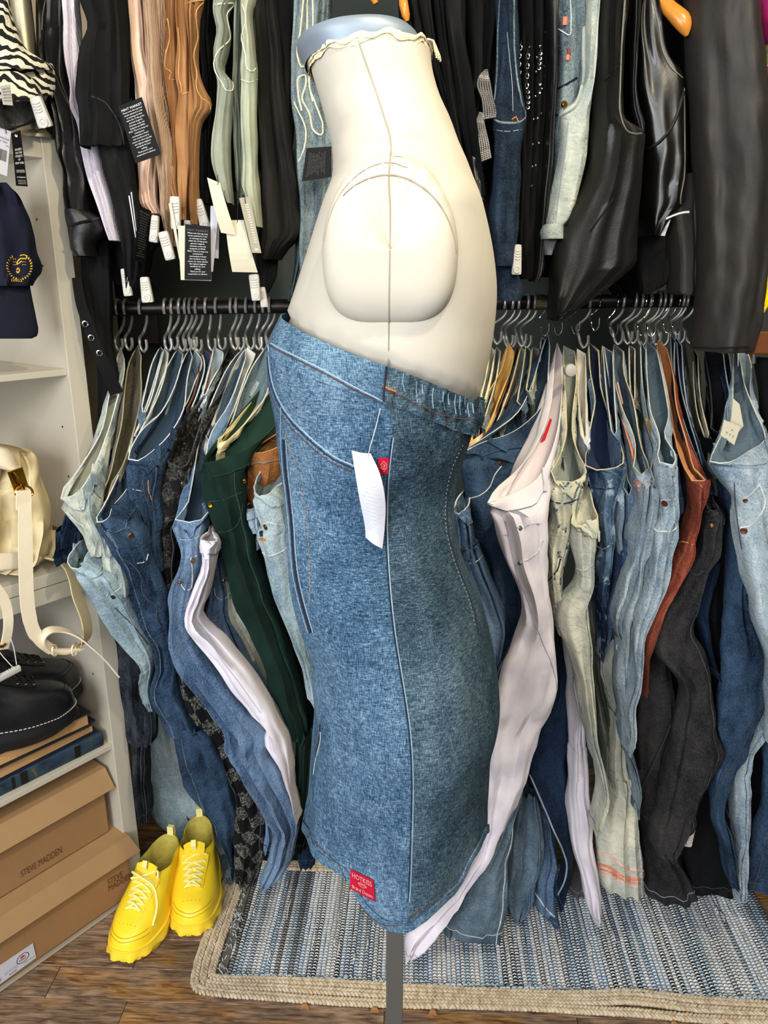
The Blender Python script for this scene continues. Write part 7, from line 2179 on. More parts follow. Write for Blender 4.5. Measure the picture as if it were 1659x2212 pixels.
# leather vest
LE = plain('pale leather edge', (116, 112, 100), 0.5)
r_, s_ = G('leather_vest', 'black leather vest with welt pocket and pointed front hem', 'vest', [(0, 1290, 1350), (120, 1284, 1342), (220, 1280, 1340), (262, 1278, 1346), (288, 1275, 1386), (340, 1272, 1385), (400, 1258, 1382), (470, 1222, 1376), (530, 1196, 1372), (574, 1190, 1369), (590, 1189, 1350), (620, 1188, 1312), (650, 1187, 1270), (675, 1187, 1232), (690, 1188, 1206)], K_LEA, 1.375, b=0.045, fold=0.03, fk=3, wr=0.003, n=48,
              lines=[(LE, 0.0013, [(1350, 0), (1343, 100), (1340, 190), (1339, 240), (1346, 268), (1356, 284), (1372, 289), (1386, 288)], 'armhole_edge'), (plain('dark leather seam', (10, 10, 10), 0.6), 0.0016, [(1275, 500), (1300, 465), (1325, 428)], 'welt_pocket'), (plain('dark leather seam', (10, 10, 10), 0.6), 0.0012, [(1306, 175), (1322, 155), (1340, 138)], 'seam'), (plain('dark leather seam', (10, 10, 10), 0.6), 0.001, [(1190, 690), (1240, 668), (1300, 625), (1364, 588)], 'hem_seam')])
add_rows(r_, R('px', [(-110, 1368, 1384), (0, 1370, 1384), (120, 1366, 1376), (200, 1364, 1376), (240, 1368, 1384), (262, 1374, 1392), (290, 1382, 1390)]), K_LEA, 1.40, 'back_armhole', b=0.01, fold=0.004)
r_, s_ = G('leather_waistcoat', 'glossy black leather waistcoat with warm reflections and piped armhole', 'waistcoat', [(0, 1372, 1414), (60, 1368, 1428), (130, 1366, 1444), (170, 1366, 1478), (250, 1376, 1480), (330, 1384, 1480), (400, 1380, 1474), (440, 1378, 1468), (470, 1378, 1440), (510, 1384, 1414)], K_PAT, 1.42, b=0.045, fold=0.04, fk=2, wr=0.004, n=48,
              lines=[(LE, 0.0012, [(1410, 0), (1424, 60), (1432, 110), (1450, 145), (1474, 168)], 'armhole_edge'), (LE, 0.001, [(1478, 190), (1479, 300), (1478, 380), (1470, 440), (1474, 462)], 'front_zip'), (plain('dark leather seam', (10, 10, 10), 0.6), 0.003, [(1390, 326), (1420, 310), (1450, 275), (1476, 200)], 'yoke_seam')])
mb = MB()
for k in range(18):
    q = at(1440 + k * 2.8, 472 - 14 * math.sin(k / 17 * PI / 2) , 1.412)
    mb.ball(q, (0.0016, 0.002, 0.003), 5, 4)
tag(mb.build('waist_zip_teeth', NICKEL, r_), kind='stuff')
tg = card(r_, 'paper_tag', [(1440, 480), (1449, 474), (1436, 510), (1420, 508)], 1.43, PAPERW)
G('blazer', 'dark blazer hem hanging behind the glossy waistcoat', 'blazer', [(380, 1440, 1510), (470, 1436, 1514), (530, 1444, 1514), (560, 1448, 1514), (600, 1446, 1514), (628, 1444, 1514), (636, 1460, 1490)], K_COAT, 1.45, b=0.035, fold=0.03)
G('black_dress', 'black dress hem with notched corner above the hooks', 'dress', [(470, 1378, 1450), (560, 1376, 1450), (610, 1380, 1442), (634, 1384, 1400)], K_CLOTH, 1.47, b=0.02, fold=0.02)
r_, s_ = G('nylon_coat', 'charcoal crinkled coat with one long wide sleeve, largest garment at right', 'coat', [(0, 1484, 1628), (60, 1486, 1634), (140, 1488, 1644), (220, 1494, 1652), (320, 1502, 1656), (420, 1508, 1656), (500, 1510, 1652), (580, 1510, 1646), (650, 1504, 1640), (700, 1500, 1632), (754, 1497, 1617)], K_COAT, 1.36, b=0.07, fold=0.026, fk=1.8, wr=0.005, n=56, p=1.0,
              lines=[(plain('black hem', (12, 12, 13), 0.9), 0.002, [(1498, 750), (1560, 752), (1616, 748)], 'cuff_edge')])
WOODH = plain('honey varnished wood', (206, 132, 50), 0.25, var=0.15, vscale=40)
h = thing('wooden_hanger', 'honey coloured wooden hanger shoulder poking from the glossy waistcoat', 'hanger', at(1470, 60, 1.43))
g = []
pth = smooth_path([(1400, -60, 1.45), (1430, -5, 1.44), (1452, 22, 1.43), (1468, 38, 1.425), (1480, 62, 1.42), (1483, 78, 1.42)], 16)
for i, (x, y, Y) in enumerate(pth):
    w_ = [0.009, 0.010, 0.011, 0.012, 0.013, 0.013, 0.0125, 0.012, 0.013, 0.015, 0.016, 0.0165, 0.0155, 0.013, 0.009, 0.003][i]
    c = at(x, y, Y)
    g.append([c + V((math.cos(a * PI / 7) * w_ * 0.9, math.sin(a * PI / 7) * w_ * 0.8, math.cos(a * PI / 7) * w_ * 0.35)) for a in range(14)])
MB().grid(g, flip=True).build('shoulder', WOODH, h, recalc=True)
MB().tube([at(1400, -60, 1.45), at(1396, -90, 1.455), at(1392, -112, 1.46)], 0.0022, 6).build('hook', STEEL, h)
h = thing('wooden_hanger', 'orange wooden hanger tip behind the neck cap of the dress form', 'hanger', at(876, 45, 1.45))
MB().tube([at(862, -110, 1.46), at(868, -30, 1.46), at(872, 10, 1.45), at(877, 34, 1.45), at(880, 46, 1.45)], [0.004, 0.006, 0.008, 0.007, 0.003], 10).build('shoulder', WOODH, h)
h = thing('wooden_hanger', 'orange wooden hanger tip at the top edge above the dress form', 'hanger', at(810, 5, 1.45))
MB().tube([at(790, -110, 1.46), at(798, -40, 1.46), at(806, -8, 1.45), at(812, 8, 1.45)], [0.004, 0.006, 0.008, 0.004], 10).build('shoulder', WOODH, h)
# far right edge: bright clothes and a brown wooden hanger
G('yellow_dress', 'bright yellow garment at the right edge, below the checked one', 'dress', [(430, 1652, 1700), (480, 1648, 1700), (560, 1642, 1690), (620, 1634, 1670), (650, 1632, 1655), (676, 1626, 1640), (690, 1620, 1628)], M_YEL, 1.42, b=0.02, fold=0.012, clamp=False)
G('plaid_shirt', 'crimson and purple patterned garment at the top right corner', 'shirt', [(0, 1628, 1700), (60, 1634, 1700), (95, 1646, 1700)], cloth('crimson purple print', (196, 20, 40), (90, 30, 110), 40), 1.42, b=0.02)
G('teal_scarf', 'teal and mustard strip under the crimson garment', 'scarf', [(85, 1646, 1700), (130, 1650, 1700), (165, 1654, 1700)], cloth('teal mustard print', (30, 96, 96), (190, 150, 40), 60), 1.435, b=0.015)
def gingham():
    t = NT('red and white gingham')
    ck = t.n('ShaderNodeTexChecker'); ck.inputs['Scale'].default_value = 90
    ck.inputs['Color1'].default_value = lin((206, 30, 36)); ck.inputs['Color2'].default_value = lin((226, 214, 206))
    t.l(t.mapping((1, 0.01, 1)), ck.inputs['Vector']); t.color(ck.outputs[0]); t.set(Roughness=0.9)
    return t.m
G('gingham_shirt', 'red and white gingham strip at the right edge', 'shirt', [(140, 1656, 1700), (235, 1654, 1700), (245, 1660, 1700)], gingham(), 1.42, b=0.015)
G('green_top', 'olive green garment sliver at the right edge', 'top', [(240, 1654, 1700), (420, 1652, 1700)], cloth('olive print', (96, 110, 66), (150, 130, 60), 60), 1.44, b=0.015)
bh = thing('wooden_hanger', 'dark brown wooden trouser hanger at the right edge on a wire hook', 'hanger', at(1645, 745, 1.4))
MB().box(at(1665, 740, 1.40), (0.085, 0.014, 0.040)).build('bar', plain('dark brown varnished wood', (104, 56, 26), 0.4, var=0.2, vscale=40), bh, smooth=False, bevel=0.003)
MB().tube([at(1633, 735, 1.40), at(1634, 700, 1.40), at(1640, 672, 1.40), at(1652, 664, 1.40)], 0.0012, 6).build('hook', CHROME, bh)
MB().tube([at(1628, 760, 1.405), at(1628, 785, 1.405)], 0.004, 8).build('clip', CHROME, bh)
G('black_trousers', 'black trousers clipped under the dark brown hanger at right edge', 'trousers', [(775, 1630, 1720), (850, 1640, 1720), (1000, 1650, 1720)], K_CLOTH, 1.43, b=0.03)

# ================================================================= belt, hats, bag, tags
bl = thing('grommet_strap', 'black strap with silver grommets hanging right of the shelf', 'belt', at(250, 860, 1.5))
bp = smooth_path([(165, 600, 1.47), (176, 660, 1.46), (190, 700, 1.455), (205, 745, 1.45), (228, 795, 1.45), (252, 850, 1.46)], 24)
MB().ribbon([at(x, y, Y) for x, y, Y in bp], V((1, 0.25, 0)), [0.016 + 0.009 * i / 23 for i in range(24)], 0.003).build('strap', K_CLOTH, bl)
for x, y in ((184, 700), (197, 730), (215, 763)):
    c = at(x, y, 1.447)
    ring = [c + V((0.0052 * math.cos(a * PI / 6), 0, 0.0052 * math.sin(a * PI / 6))) for a in range(12)]
    MB().tube(ring, 0.0013, 6, closed=True).build('grommet', CHROME, bl)
bk = garment('black_jacket', 'black jacket tail hanging behind the grommet strap', 'jacket', R('px', [(520, 175, 235), (600, 180, 240), (760, 208, 245), (850, 212, 262), (940, 212, 240)]), K_CLOTH, 1.50, b=0.015, single=True)

# navy cap hanging on the upper shelf
NAVY = cloth('navy wool', (24, 28, 48), (14, 16, 30), 6, 0.85, 0.25)
cap_ = thing('cap', 'navy cap with gold embroidered crest hanging in the upper compartment', 'hat', on_s(40, 560, 0.0))
g = row_grid(R('px', [(398, -60, 4), (412, -70, 24), (430, -75, 42), (460, -80, 54), (500, -80, 64), (540, -80, 73), (570, -80, 79), (590, -80, 77), (606, -78, 66), (616, -74, 60)]), -0.05, b=0.04, n=40, m=26, fold=0.012, wr=0.010, seed=3, pos=on_s, nv=E2, p=0.85)
MB().grid(lip(g), flip=True).build('crown', NAVY, cap_, angle=70)
SCP = Surf([g])
g = row_grid(R('px', [(606, -60, 62), (640, -62, 68), (690, -64, 78), (715, -60, 82), (726, -54, 79), (730, -50, 70)]), -0.035, b=0.012, n=30, m=14, pos=on_s, nv=E2, p=0.8)
MB().grid(lip(g, 0.003), flip=True).build('brim', cloth('navy brim felt', (26, 28, 44), (20, 22, 36), 6, 0.8, 0.15), cap_, angle=70)
GOLD = plain('gold embroidery', (206, 166, 60), 0.5)
mb = MB()
for sd in (-1, 1):
    for k in range(11):
        a = -PI / 2 + sd * (0.25 + k * 0.22)
        x, y = 42 + 24 * math.cos(a), 578 - 25 * math.sin(a) - 2
        a2 = a + sd * 0.5
        draw(mb, SCP, [(x, y), (x + 4 * math.cos(a2), y - 5 * math.sin(a2))], 0.0011, step=2)
draw(mb, SCP, [(36, 570), (40, 562), (46, 558)], 0.0011, step=2)
draw(mb, SCP, [(36, 572), (42, 568), (47, 564)], 0.0009, step=2)
for x in (28, 32, 48, 53):
    for y in (560, 566, 572):
        draw(mb, SCP, [(x, y), (x + 2.5, y - 0.4)], 0.0006, step=1)
draw(mb, SCP, [(43, 553), (47, 551), (57, 553), (58, 557), (45, 558)], 0.0009, step=2)
draw(mb, SCP, [(36, 583), (39, 579), (42, 584), (38, 590), (36, 585)], 0.001, step=2)
mb.build('embroidered_crest', GOLD, cap_)
fnc = surf_card('crest_ground', [(24, 601), (50, 602), (49, 610), (23, 609)], NAVY, 0.0006, parent=cap_, surf=SCP)
mb = MB(); text_on(mb, 'KANGOL', fnc, 0.02, 0.98, 0.1, 0.9); mb.build('crest_lettering', GOLD, cap_, smooth=False)

# zebra bucket hat above it
def zebra():
    t = NT('zebra print terry')
    w = t.n('ShaderNodeTexWave', wave_type='BANDS', bands_direction='Z')
    w.inputs['Scale'].default_value = 24
    w.inputs['Distortion'].default_value = 9
    w.inputs['Detail'].default_value = 2
    w.inputs['Detail Scale'].default_value = 1.2
    t.l(t.mapping((1, 1, 1), (0.35, 0.3, 0)), w.inputs['Vector'])
    k = t.ramp(w.outputs['Fac'], [(0.44, (1, 1, 1)), (0.5, (0, 0, 0))])
    base = t.mix(t.noise(60, 2), lin((226, 214, 180)), lin((240, 234, 214)))
    g = t.n('ShaderNodeNewGeometry')
    base = t.mix(g.outputs['Backfacing'], base, lin((88, 86, 80)))
    t.color(t.mix(k, base, lin((14, 13, 12))))
    t.set(Roughness=0.95)
    t.bump(t.noise(400, 2), 0.5, 0.003)
    return t.m
ZB = zebra()
zh = thing('bucket_hat', 'zebra striped bucket hat hanging at the top left with a white clip', 'hat', on_s(40, 150, -0.06))
g = row_grid(R('px', [(12, -60, 2), (40, -70, 8), (70, -80, 18), (95, -90, 30), (118, -95, 46), (132, -100, 70), (148, -100, 94), (158, -100, 100)]), -0.10, b=0.05, n=44, m=22, fold=0.008, wr=0.006, seed=6, pos=on_s, nv=E2)
MB().grid(lip(g, 0.004), flip=True).build('crown', ZB, zh, angle=70)
g = row_grid(R('px', [(146, -100, 100), (156, -100, 104), (175, -100, 106), (200, -100, 107), (215, -100, 102)]), -0.085, b=0.055, n=44, m=12, fold=0.006, wr=0.006, seed=7, pos=on_s, nv=E2)
MB().grid(lip(g, 0.01), flip=True).build('brim', ZB, zh, angle=70)
zb = denim('dark zebra lining', (20, 20, 20), (70, 68, 62), 40, 3)
g = row_grid(R('px', [(180, -90, 72), (210, -90, 88), (240, -90, 92), (262, -90, 76), (276, -80, 40), (280, -70, 30)]), -0.06, b=0.02, n=36, m=14, fold=0.006, wr=0.004, seed=7, pos=on_s, nv=E2)
MB().grid(lip(g, 0.01), flip=True).build('lining', cloth('dark striped lining', (84, 82, 76), (22, 22, 22), 55), zh, angle=70)
g = row_grid(R('px', [(158, -90, 40), (170, -90, 66), (185, -90, 80), (198, -85, 86), (206, 58, 90)]), -0.108, b=0.02, n=36, m=14, pos=on_s, nv=E2, fold=0.004)
MB().grid(lip(g, 0.004), flip=True).build('folded_brim', ZB, zh, angle=70)
_, sf = card(zh, 'care_label', [(0, 186), (22, 182), (28, 228), (7, 226)], -0.125, plain('grey satin label', (176, 172, 164), 0.6), fnpos=on_s)
mb = MB()
for i in range(5):
    text_on(mb, 'LINING COTTON', sf, 0.15, 0.9, 0.78 - i * 0.15, 0.86 - i * 0.15)
mb.build('label_print', INKK, zh, smooth=False)
# tags on the hats
tk = thing('swing_tag', 'narrow black swing tag reading RAISED ON THE STREETS OF NEW YORK', 'tag', on_s(40, 345, -0.09))
_, sf = card(tk, 'card', [(25, 288), (44, 281), (60, 403), (35, 401)], -0.09, CARDK, fnpos=on_s)
mb = MB()
for i, s_t in enumerate(('RAISED', 'ON THE', 'STREETS', 'OF')):
    w_ = (0.66, 0.66, 0.7, 0.22)[i]
    text_on(mb, s_t, sf, 0.52 - w_ / 2, 0.52 + w_ / 2, 0.66 - i * 0.062, 0.70 - i * 0.062)
text_on(mb, 'NEW YORK', sf, 0.1, 0.92, 0.41, 0.45)
for v in (0.29, 0.26):
    mb.add([sf(0.12, v), sf(0.9, v), sf(0.9, v + 0.008), sf(0.12, v + 0.008)], [(0, 1, 2, 3)])
text_on(mb, 'www.kangol.com', sf, 0.12, 0.9, 0.155, 0.185)
for i in range(3):
    text_on(mb, 'small print line', sf, 0.18, 0.88, 0.10 - i * 0.03, 0.115 - i * 0.03)
mb.build('printed_text', INKW, tk, smooth=False)
MB().tube([on_s(35, 292, -0.092), on_s(33, 260, -0.10), on_s(28, 215, -0.11)], 0.0007, 5).build('cord', INKK, tk)
MB().lathe(sf(0.45, 0.93), [(0.0022, 0), (0.0022, 0.0003)], 10, E2 * -1).build('eyelet', INKW, tk)
tk = thing('swing_tag', 'white price tag with barcode at the left edge under the zebra hat', 'tag', on_s(10, 320, -0.08))
_, sf = card(tk, 'card', [(-40, 262), (24, 284), (15, 381), (-40, 360)], -0.08, PAPERW, fnpos=on_s)
mb = MB()
x = 0.63
rb = random.Random(3)
while x < 0.90:
    w_ = rb.choice((0.006, 0.012, 0.018))
    mb.add([sf(x, 0.30), sf(x + w_, 0.30), sf(x + w_, 0.55), sf(x, 0.55)], [(0, 1, 2, 3)])
    x += w_ + rb.choice((0.008, 0.014))
text_on(mb, 'Bermuda Casual', sf, 0.55, 0.95, 0.78, 0.83)
text_on(mb, 'Tiger / Zebra', sf, 0.55, 0.9, 0.71, 0.75)
text_on(mb, 'SMALL', sf, 0.85, 0.98, 0.64, 0.67)
mb.build('printed_text', INKK, tk, smooth=False)
MB().tube([on_s(14, 288, -0.082), on_s(10, 268, -0.09), on_s(2, 240, -0.1)], 0.0007, 5).build('cord', INKK, tk)

def clip(label, quad, Y, pos=at, group='white security clips on the upper clothes', flat=False):
    """white anti theft clip: long tapered shell, ribbed grip, round lock"""
    (x0, y0), (x1, y1), w0, w1 = quad
    c0, c1 = pos(x0, y0, Y), pos(x1, y1, Y)
    o = thing('security_clip', label, 'clip', c1, group)
    t = (c1 - c0)
    ln = t.length
    t.normalize()
    s = V((1, 0, 0)); s = (s - t * s.dot(t)).normalized()
    nn = t.cross(s)
    if nn.y > 0:
        nn = -nn
    k = 1 / F_PX * 1.5
    g = []
    for i, u in enumerate((0, 0.02, 0.1, 0.3, 0.6, 0.9, 0.98, 1.0)):
        w_ = (w0 + (w1 - w0) * u) * k * (0.55 if i in (0, 7) else 0.9 if i in (1, 6) else 1)
        d_ = 0.006 * (0.5 if i in (0, 7) else 1)
        c = c0 + t * ln * u
        g.append([c + s * (w_ / 2 * sup(math.cos(a * PI / 8), 0.5)) + nn * (d_ * sup(math.sin(a * PI / 8), 0.5)) for a in range(16)])
    m = MB().grid(g); m.add(g[0], [tuple(range(16))]); m.add(g[-1], [tuple(reversed(range(16)))])
    m.build('shell', PLASTIC, o, recalc=True, angle=30)
    MB().lathe(c0 + t * ln * 0.82 + nn * 0.0055, [(w1 * k * 0.36, 0), (w1 * k * 0.34, 0.0022), (w1 * k * 0.2, 0.0022), (w1 * k * 0.17, 0.0012), (w1 * k * 0.08, 0.002)], 16, nn).build('lock_disc', PLASTIC, o)
    for i in range(4):
        c = c0 + t * ln * (0.2 + 0.09 * i) + nn * 0.0062
        MB().tube([c - s * w0 * k * 0.34, c + t * 0.0015, c + s * w0 * k * 0.34], 0.0009, 5).build('grip_rib', PLASTIC, o)
    return o
clip('white plastic security clip hanging from the zebra hat brim', [(76, 208), (100, 276), 20, 26], -0.12, on_s)
clip('white security clip under the black leggings, left of its neighbour', [(267, 580), (278, 640), 11, 18], 1.43)
clip('white security clip resting on the rail near its left end', [(312, 598), (320, 654), 17, 24], 1.42)
clip('white security clip beside the dark leaning tag', [(336, 465), (332, 524), 14, 18], 1.41)
clip('white security clip below the pink beige ribbed dress', [(352, 500), (369, 562), 20, 20], 1.40)
clip('tall ribbed white clip between beige and caramel pieces', [(378, 424), (380, 496), 20, 18], 1.40)
clip('white clip standing behind the printed black and white tags', [(428, 430), (446, 500), 14, 22], 1.44)
clip('short white clip behind the black printed tag', [(408, 476), (408, 500), 18, 18], 1.43)
clip('white security clip hanging onto the rail, upper of the right pair', [(548, 592), (554, 650), 20, 18], 1.41)
clip('white security clip hanging onto the rail, lower of the right pair', [(566, 620), (572, 664), 12, 16], 1.425)
clip('white security clip on the turned cuff of the indigo denim top', [(1119, 528), (1115, 594), 13, 20], 1.40)
clip('white security clip on the charcoal jeans hem near the rug', [(1495, 1786), (1484, 1826), 14, 20], 1.33, group=None)
clip('white security tag with cord on the black shoe laces', [(44, 1442), (-12, 1470), 9, 12], -0.09, on_s, group=None)
rc = thing('security_clip', 'round white ribbed clip between the bleached jeans rims', 'clip', at(1231, 800, 1.5))
MB().lathe(at(1231, 800, 1.42), [(0.004, -0.008), (0.011, -0.006), (0.0125, 0), (0.011, 0.006), (0.006, 0.008)], 18, V((0.2, -1, 0.1))).build('shell', PLASTIC, rc)
cl_ = MB(); cl_.tube([on_s(36, 1436, -0.09), on_s(30, 1400, -0.07), on_s(22, 1375, -0.05), on_s(12, 1368, -0.03)], 0.0009, 5); 
cl_.tube([on_s(30, 1444, -0.09), on_s(8, 1420, -0.08), on_s(-8, 1400, -0.06)], 0.0009, 5)
o_ = cl_.build('clip_cord', PLASTIC, None); tag(o_, 'thin white cord loop of the tag on the black shoes', 'cord')
# swing tags
def swing(label, corners, Y, mat=PAPER, dY=(0, 0, 0, 0), bend=0.0, cord=None, group='paper swing tags on the upper clothes'):
    c = [sum(p[i] for p in corners) / 4 for i in (0, 1)]
    o = thing('swing_tag', label, 'tag', at(c[0], c[1], Y), group)
    _, sf_ = card(o, 'card', corners, Y, mat, dY=dY, bend=bend)
    if cord:
        MB().tube([at(x, y, Y - 0.001) for x, y in cord], 0.0006, 5).build('cord', DARK_ST, o)
    return o, sf_
o, sf = swing('black MINT MARKET notice tag tilted over the beige ribbed tops', P('u1', [(765, 690), (918, 628), (1043, 1000), (878, 1060)]), 1.385, CARDK, cord=[(284, 212), (281, 226)])
notice_text(sf, o, INKW)
o, sf = swing('black MINT MARKET notice tag in front of its white backing card', P('u2', [(780, 852), (944, 868), (948, 1215), (776, 1212)]), 1.375, CARDK)
notice_text(sf, o, INKW, plain('grey print', (90, 90, 90), 0.7))
swing('white backing card behind the upright black notice tag', P('u2', [(732, 862), (945, 868), (949, 1220), (752, 1214)]), 1.379, PAPER)
swing('lilac shaded white card right of the upright notice tag', P('u2', [(944, 735), (1000, 730), (960, 1162), (940, 1160)]), 1.395, PAPERW)
swing('narrow grey white card leaning behind the upright notice tag', P('u2', [(975, 760), (1004, 740), (996, 1075), (968, 1072)]), 1.41, PAPERW)
swing('thin cream card edge left of the upright notice tag', P('u2', [(672, 720), (690, 712), (752, 1050), (742, 1085)]), 1.39, PAPER)
o, sf = swing('black notice tag seen edge on, left of the white clips', P('u2', [(482, 730), (560, 768), (520, 1105), (448, 1088)]), 1.385, CARDK, dY=(0, 0.03, 0.03, 0))
notice_text(sf, o, plain('grey print', (130, 130, 130), 0.7))
swing('thin white card edges left of the dark leaning tag', P('u2', [(412, 668), (420, 668), (462, 940), (456, 940)]), 1.40, PAPERW)
swing('second thin white card edge beside the dark leaning tag', P('u2', [(427, 645), (434, 645), (466, 900), (461, 900)]), 1.41, PAPERW)
swing('blank cream tag, curled, upper one below the sage shorts', P('u2', [(922, 550), (1005, 585), (1112, 925), (1012, 908)]), 1.38, PAPER, bend=0.006, cord=[(470, 378), (471, 398), (466, 402)])
swing('large folded cream tag below the curled one', P('u2', [(1040, 826), (1160, 826), (1250, 1166), (1085, 1162)]), 1.39, PAPER, bend=0.008, cord=[(518, 392), (514, 440), (512, 486)])
o, sf = swing('grey olive tag with tick marks hanging from the sage shorts', P('u2', [(1130, 684), (1196, 672), (1274, 1040), (1214, 1038)]), 1.375, plain('olive grey card', (148, 142, 122), 0.6), cord=[(516, 390), (528, 420), (530, 440)])
mb = MB()
for i in range(16):
    mb.add([sf(0.45, 0.86 - i * 0.045), sf(0.78, 0.86 - i * 0.045), sf(0.78, 0.875 - i * 0.045), sf(0.45, 0.875 - i * 0.045)], [(0, 1, 2, 3)])
mb.build('printed_ticks', plain('pale tick print', (200, 196, 180), 0.7), o, smooth=False)
mb = MB(); text_on(mb, '$89', sf, 0.4, 0.75, 0.04, 0.09); mb.build('printed_price', INKW, o, smooth=False)
o, sf = swing('black sideways notice tag on the distressed denim by the neck', [(662, 320), (716, 316), (716, 382), (652, 392)], 1.40, CARDK)
sfr = lambda u, v, off=0.0: sf(1 - v, u)
mb = MB()
for i, s_t in enumerate(NOTICE[:12]):
    w_ = min(0.8, 0.03 * len(s_t))
    text_on(mb, s_t, sfr, 0.5 - w_ / 2, 0.5 + w_ / 2, 0.84 - i * 0.055, 0.868 - i * 0.055)
mb.build('printed_text', plain('grey print', (130, 130, 130), 0.7), o, smooth=False)

# cream hobo bag on the middle shelf
CREAM = leather('cream soft leather', (206, 188, 144), 0.5, 220, 0.2, 0.4, var=0.08)
CREAML = leather('pale cream strap leather', (228, 214, 186), 0.45, 240, 0.25, 0.4, var=0.08)
bag = thing('handbag', 'cream soft leather hobo bag with gold buckle on the middle shelf', 'bag', on_s(40, 1215, 0.02))
g = row_grid(R('px', [(964, -60, 30), (970, -80, 55), (985, -90, 65), (1020, -100, 76), (1060, -110, 90), (1110, -115, 101), (1140, -118, 103), (1160, -120, 106), (1180, -120, 99), (1200, -115, 84), (1214, -105, 55), (1222, -90, 25)]), 0.008, b=0.075, n=48, m=34, fold=0.03, wr=0.012, seed=12, pos=on_s, nv=E2, p=0.95)
MB().grid(lip(g, 0.002), flip=True).build('body', CREAM, bag, angle=80)
SBG = Surf([g])
g2 = row_grid(R('px', [(1136, 80, 118), (1150, 84, 126), (1170, 84, 126), (1188, 80, 118), (1200, 76, 100)]), 0.02, b=0.05, n=30, m=12, fold=0.006, pos=on_s, nv=E2, seed=3, p=1.0)
MB().grid(lip(g2, 0.004), flip=True).build('base_corner', CREAM, bag, angle=80)
g3 = row_grid(R('px', [(1188, -110, 60), (1200, -110, 92), (1212, -110, 88), (1224, -100, 40), (1228, -90, 5)]), -0.004, b=0.03, n=30, m=8, pos=on_s, nv=E2, p=1.0)
MB().grid(lip(g3, 0.004), flip=True).build('base_trim', CREAML, bag, angle=80)
mb = MB(); draw(mb, SBG, [(46, 972), (60, 1000), (66, 1040), (62, 1080)], 0.002); mb.build('side_gusset_seam', CREAML, bag)
g4 = row_grid(R('px', [(968, -30, 14), (982, -30, 28), (1000, -20, 34), (1012, 0, 40)]), -0.035, b=0.016, n=24, m=8, pos=on_s, nv=E2, p=1.0)
MB().grid(lip(g4, 0.008), flip=True).build('handle_base', CREAML, bag, angle=80)
fn = quadpx(face_fn(-0.045), (16, 1020), (49, 1009), (62, 1050), (32, 1062))
MB().slab([fn(0, 1), fn(1, 1), fn(1, 0), fn(0, 0)], fn.n * -0.003).build('buckle_plate', BRASS, bag, smooth=False, bevel=0.0008, recalc=True)
MB().tube([on_s(30, 1020, -0.05), on_s(40, 1030, -0.054), on_s(46, 1044, -0.054), on_s(52, 1057, -0.05)], 0.0022, 8).build('buckle_pin', BRASS, bag)
ringp = [on_s(52 + 19 * math.cos(a * PI / 9), 1066 + 17 * math.sin(a * PI / 9) * (1 if math.sin(a * PI / 9) < 0 else 0.35), -0.05) for a in range(18)]
MB().tube(ringp, 0.0022, 8, closed=True).build('ring', BRASS, bag)
st = smooth_path([(52, 1066, -0.05), (54, 1120, -0.055), (55, 1180, -0.06), (56, 1240, -0.062), (58, 1290, -0.062), (63, 1330, -0.060), (72, 1362, -0.058), (86, 1384, -0.055), (100, 1396, -0.052), (112, 1404, -0.05)], 44)
wd = [0.0235] * 8 + [0.0255] * 26 + [0.024] * 4 + [0.02] * 6
MB().ribbon([on_s(x, y, d) for x, y, d in st], E1 * -1 + UP * 0.1, wd, 0.003).build('strap', CREAML, bag)
fn = quadpx(face_fn(-0.0535), (35, 1060), (68, 1060), (71, 1104), (35, 1102))
MB().slab([fn(0, 1), fn(1, 1), fn(1, 0), fn(0, 0)], fn.n * -0.002).build('strap_tab', CREAML, bag, smooth=False, bevel=0.0008, recalc=True)
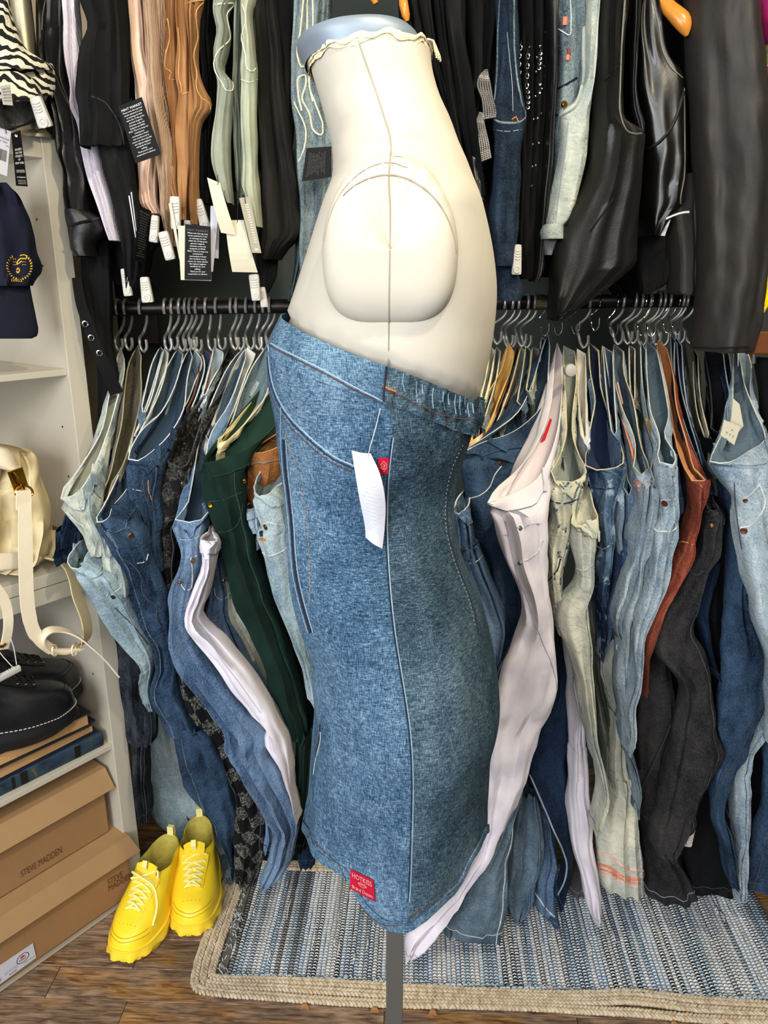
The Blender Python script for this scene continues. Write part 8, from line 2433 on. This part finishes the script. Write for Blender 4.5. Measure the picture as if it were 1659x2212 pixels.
st = smooth_path([(100, 1203, 0.02), (125, 1208, -0.01), (144, 1222, -0.03), (158, 1250, -0.04), (168, 1290, -0.05), (180, 1320, -0.055), (188, 1350, -0.055), (188, 1375, -0.05), (176, 1392, -0.045), (160, 1399, -0.045)], 40)
MB().ribbon([on_s(x, y, d) for x, y, d in st], E1 * -1 + E2 * 0.3, [0.012 + 0.012 * min(1, i / 16) * (1 if i < 34 else 1 - (i - 33) / 9) for i in range(40)], 0.003).build('strap_back', CREAM, bag)
st = smooth_path([(108, 1408, -0.05), (92, 1392, -0.055), (92, 1374, -0.06), (106, 1362, -0.06), (130, 1360, -0.06), (160, 1370, -0.065), (190, 1392, -0.07), (225, 1425, -0.075), (256, 1462, -0.08)], 40)
MB().ribbon([on_s(x, y, d) for x, y, d in st], E2 + UP * 0.4, [0.020 - 0.010 * i / 39 for i in range(40)], 0.0028).build('strap_tail', CREAML, bag)
MB().tube([on_s(108, 1406, -0.05), on_s(140, 1408, -0.05), on_s(182, 1402, -0.052)], [0.006, 0.007, 0.003], 8).build('strap_overlap', CREAML, bag)
for x in (118, 160):
    MB().tube([on_s(x + 5 * math.cos(a * PI / 6), 1405 + 12 * math.sin(a * PI / 6), -0.058 + 0.006 * math.cos(a * PI / 6)) for a in range(12)], 0.0018, 6, closed=True).build('keeper_loop', CREAML, bag)
for x, y in ((115, 1396), (164, 1389)):
    MB().ball(on_s(x, y, -0.062), 0.0022, 8, 6).build('stud', BRASS, bag)
b2 = thing('bag_strap', 'second cream leather strap with punched hole at the left edge', 'strap', on_s(10, 1330, -0.06))
st = smooth_path([(-8, 1270, -0.06), (6, 1290, -0.06), (16, 1320, -0.06), (18, 1350, -0.06), (14, 1380, -0.055), (8, 1402, -0.05)], 24)
MB().ribbon([on_s(x, y, d) for x, y, d in st], E1 * -1 + UP * 0.1, 0.017, 0.003).build('strap', CREAML, b2)
MB().tube([on_s(-6, 1396, -0.055), on_s(6, 1396, -0.056), on_s(12, 1390, -0.056)], 0.003, 6).build('buckle', BRASS, b2)
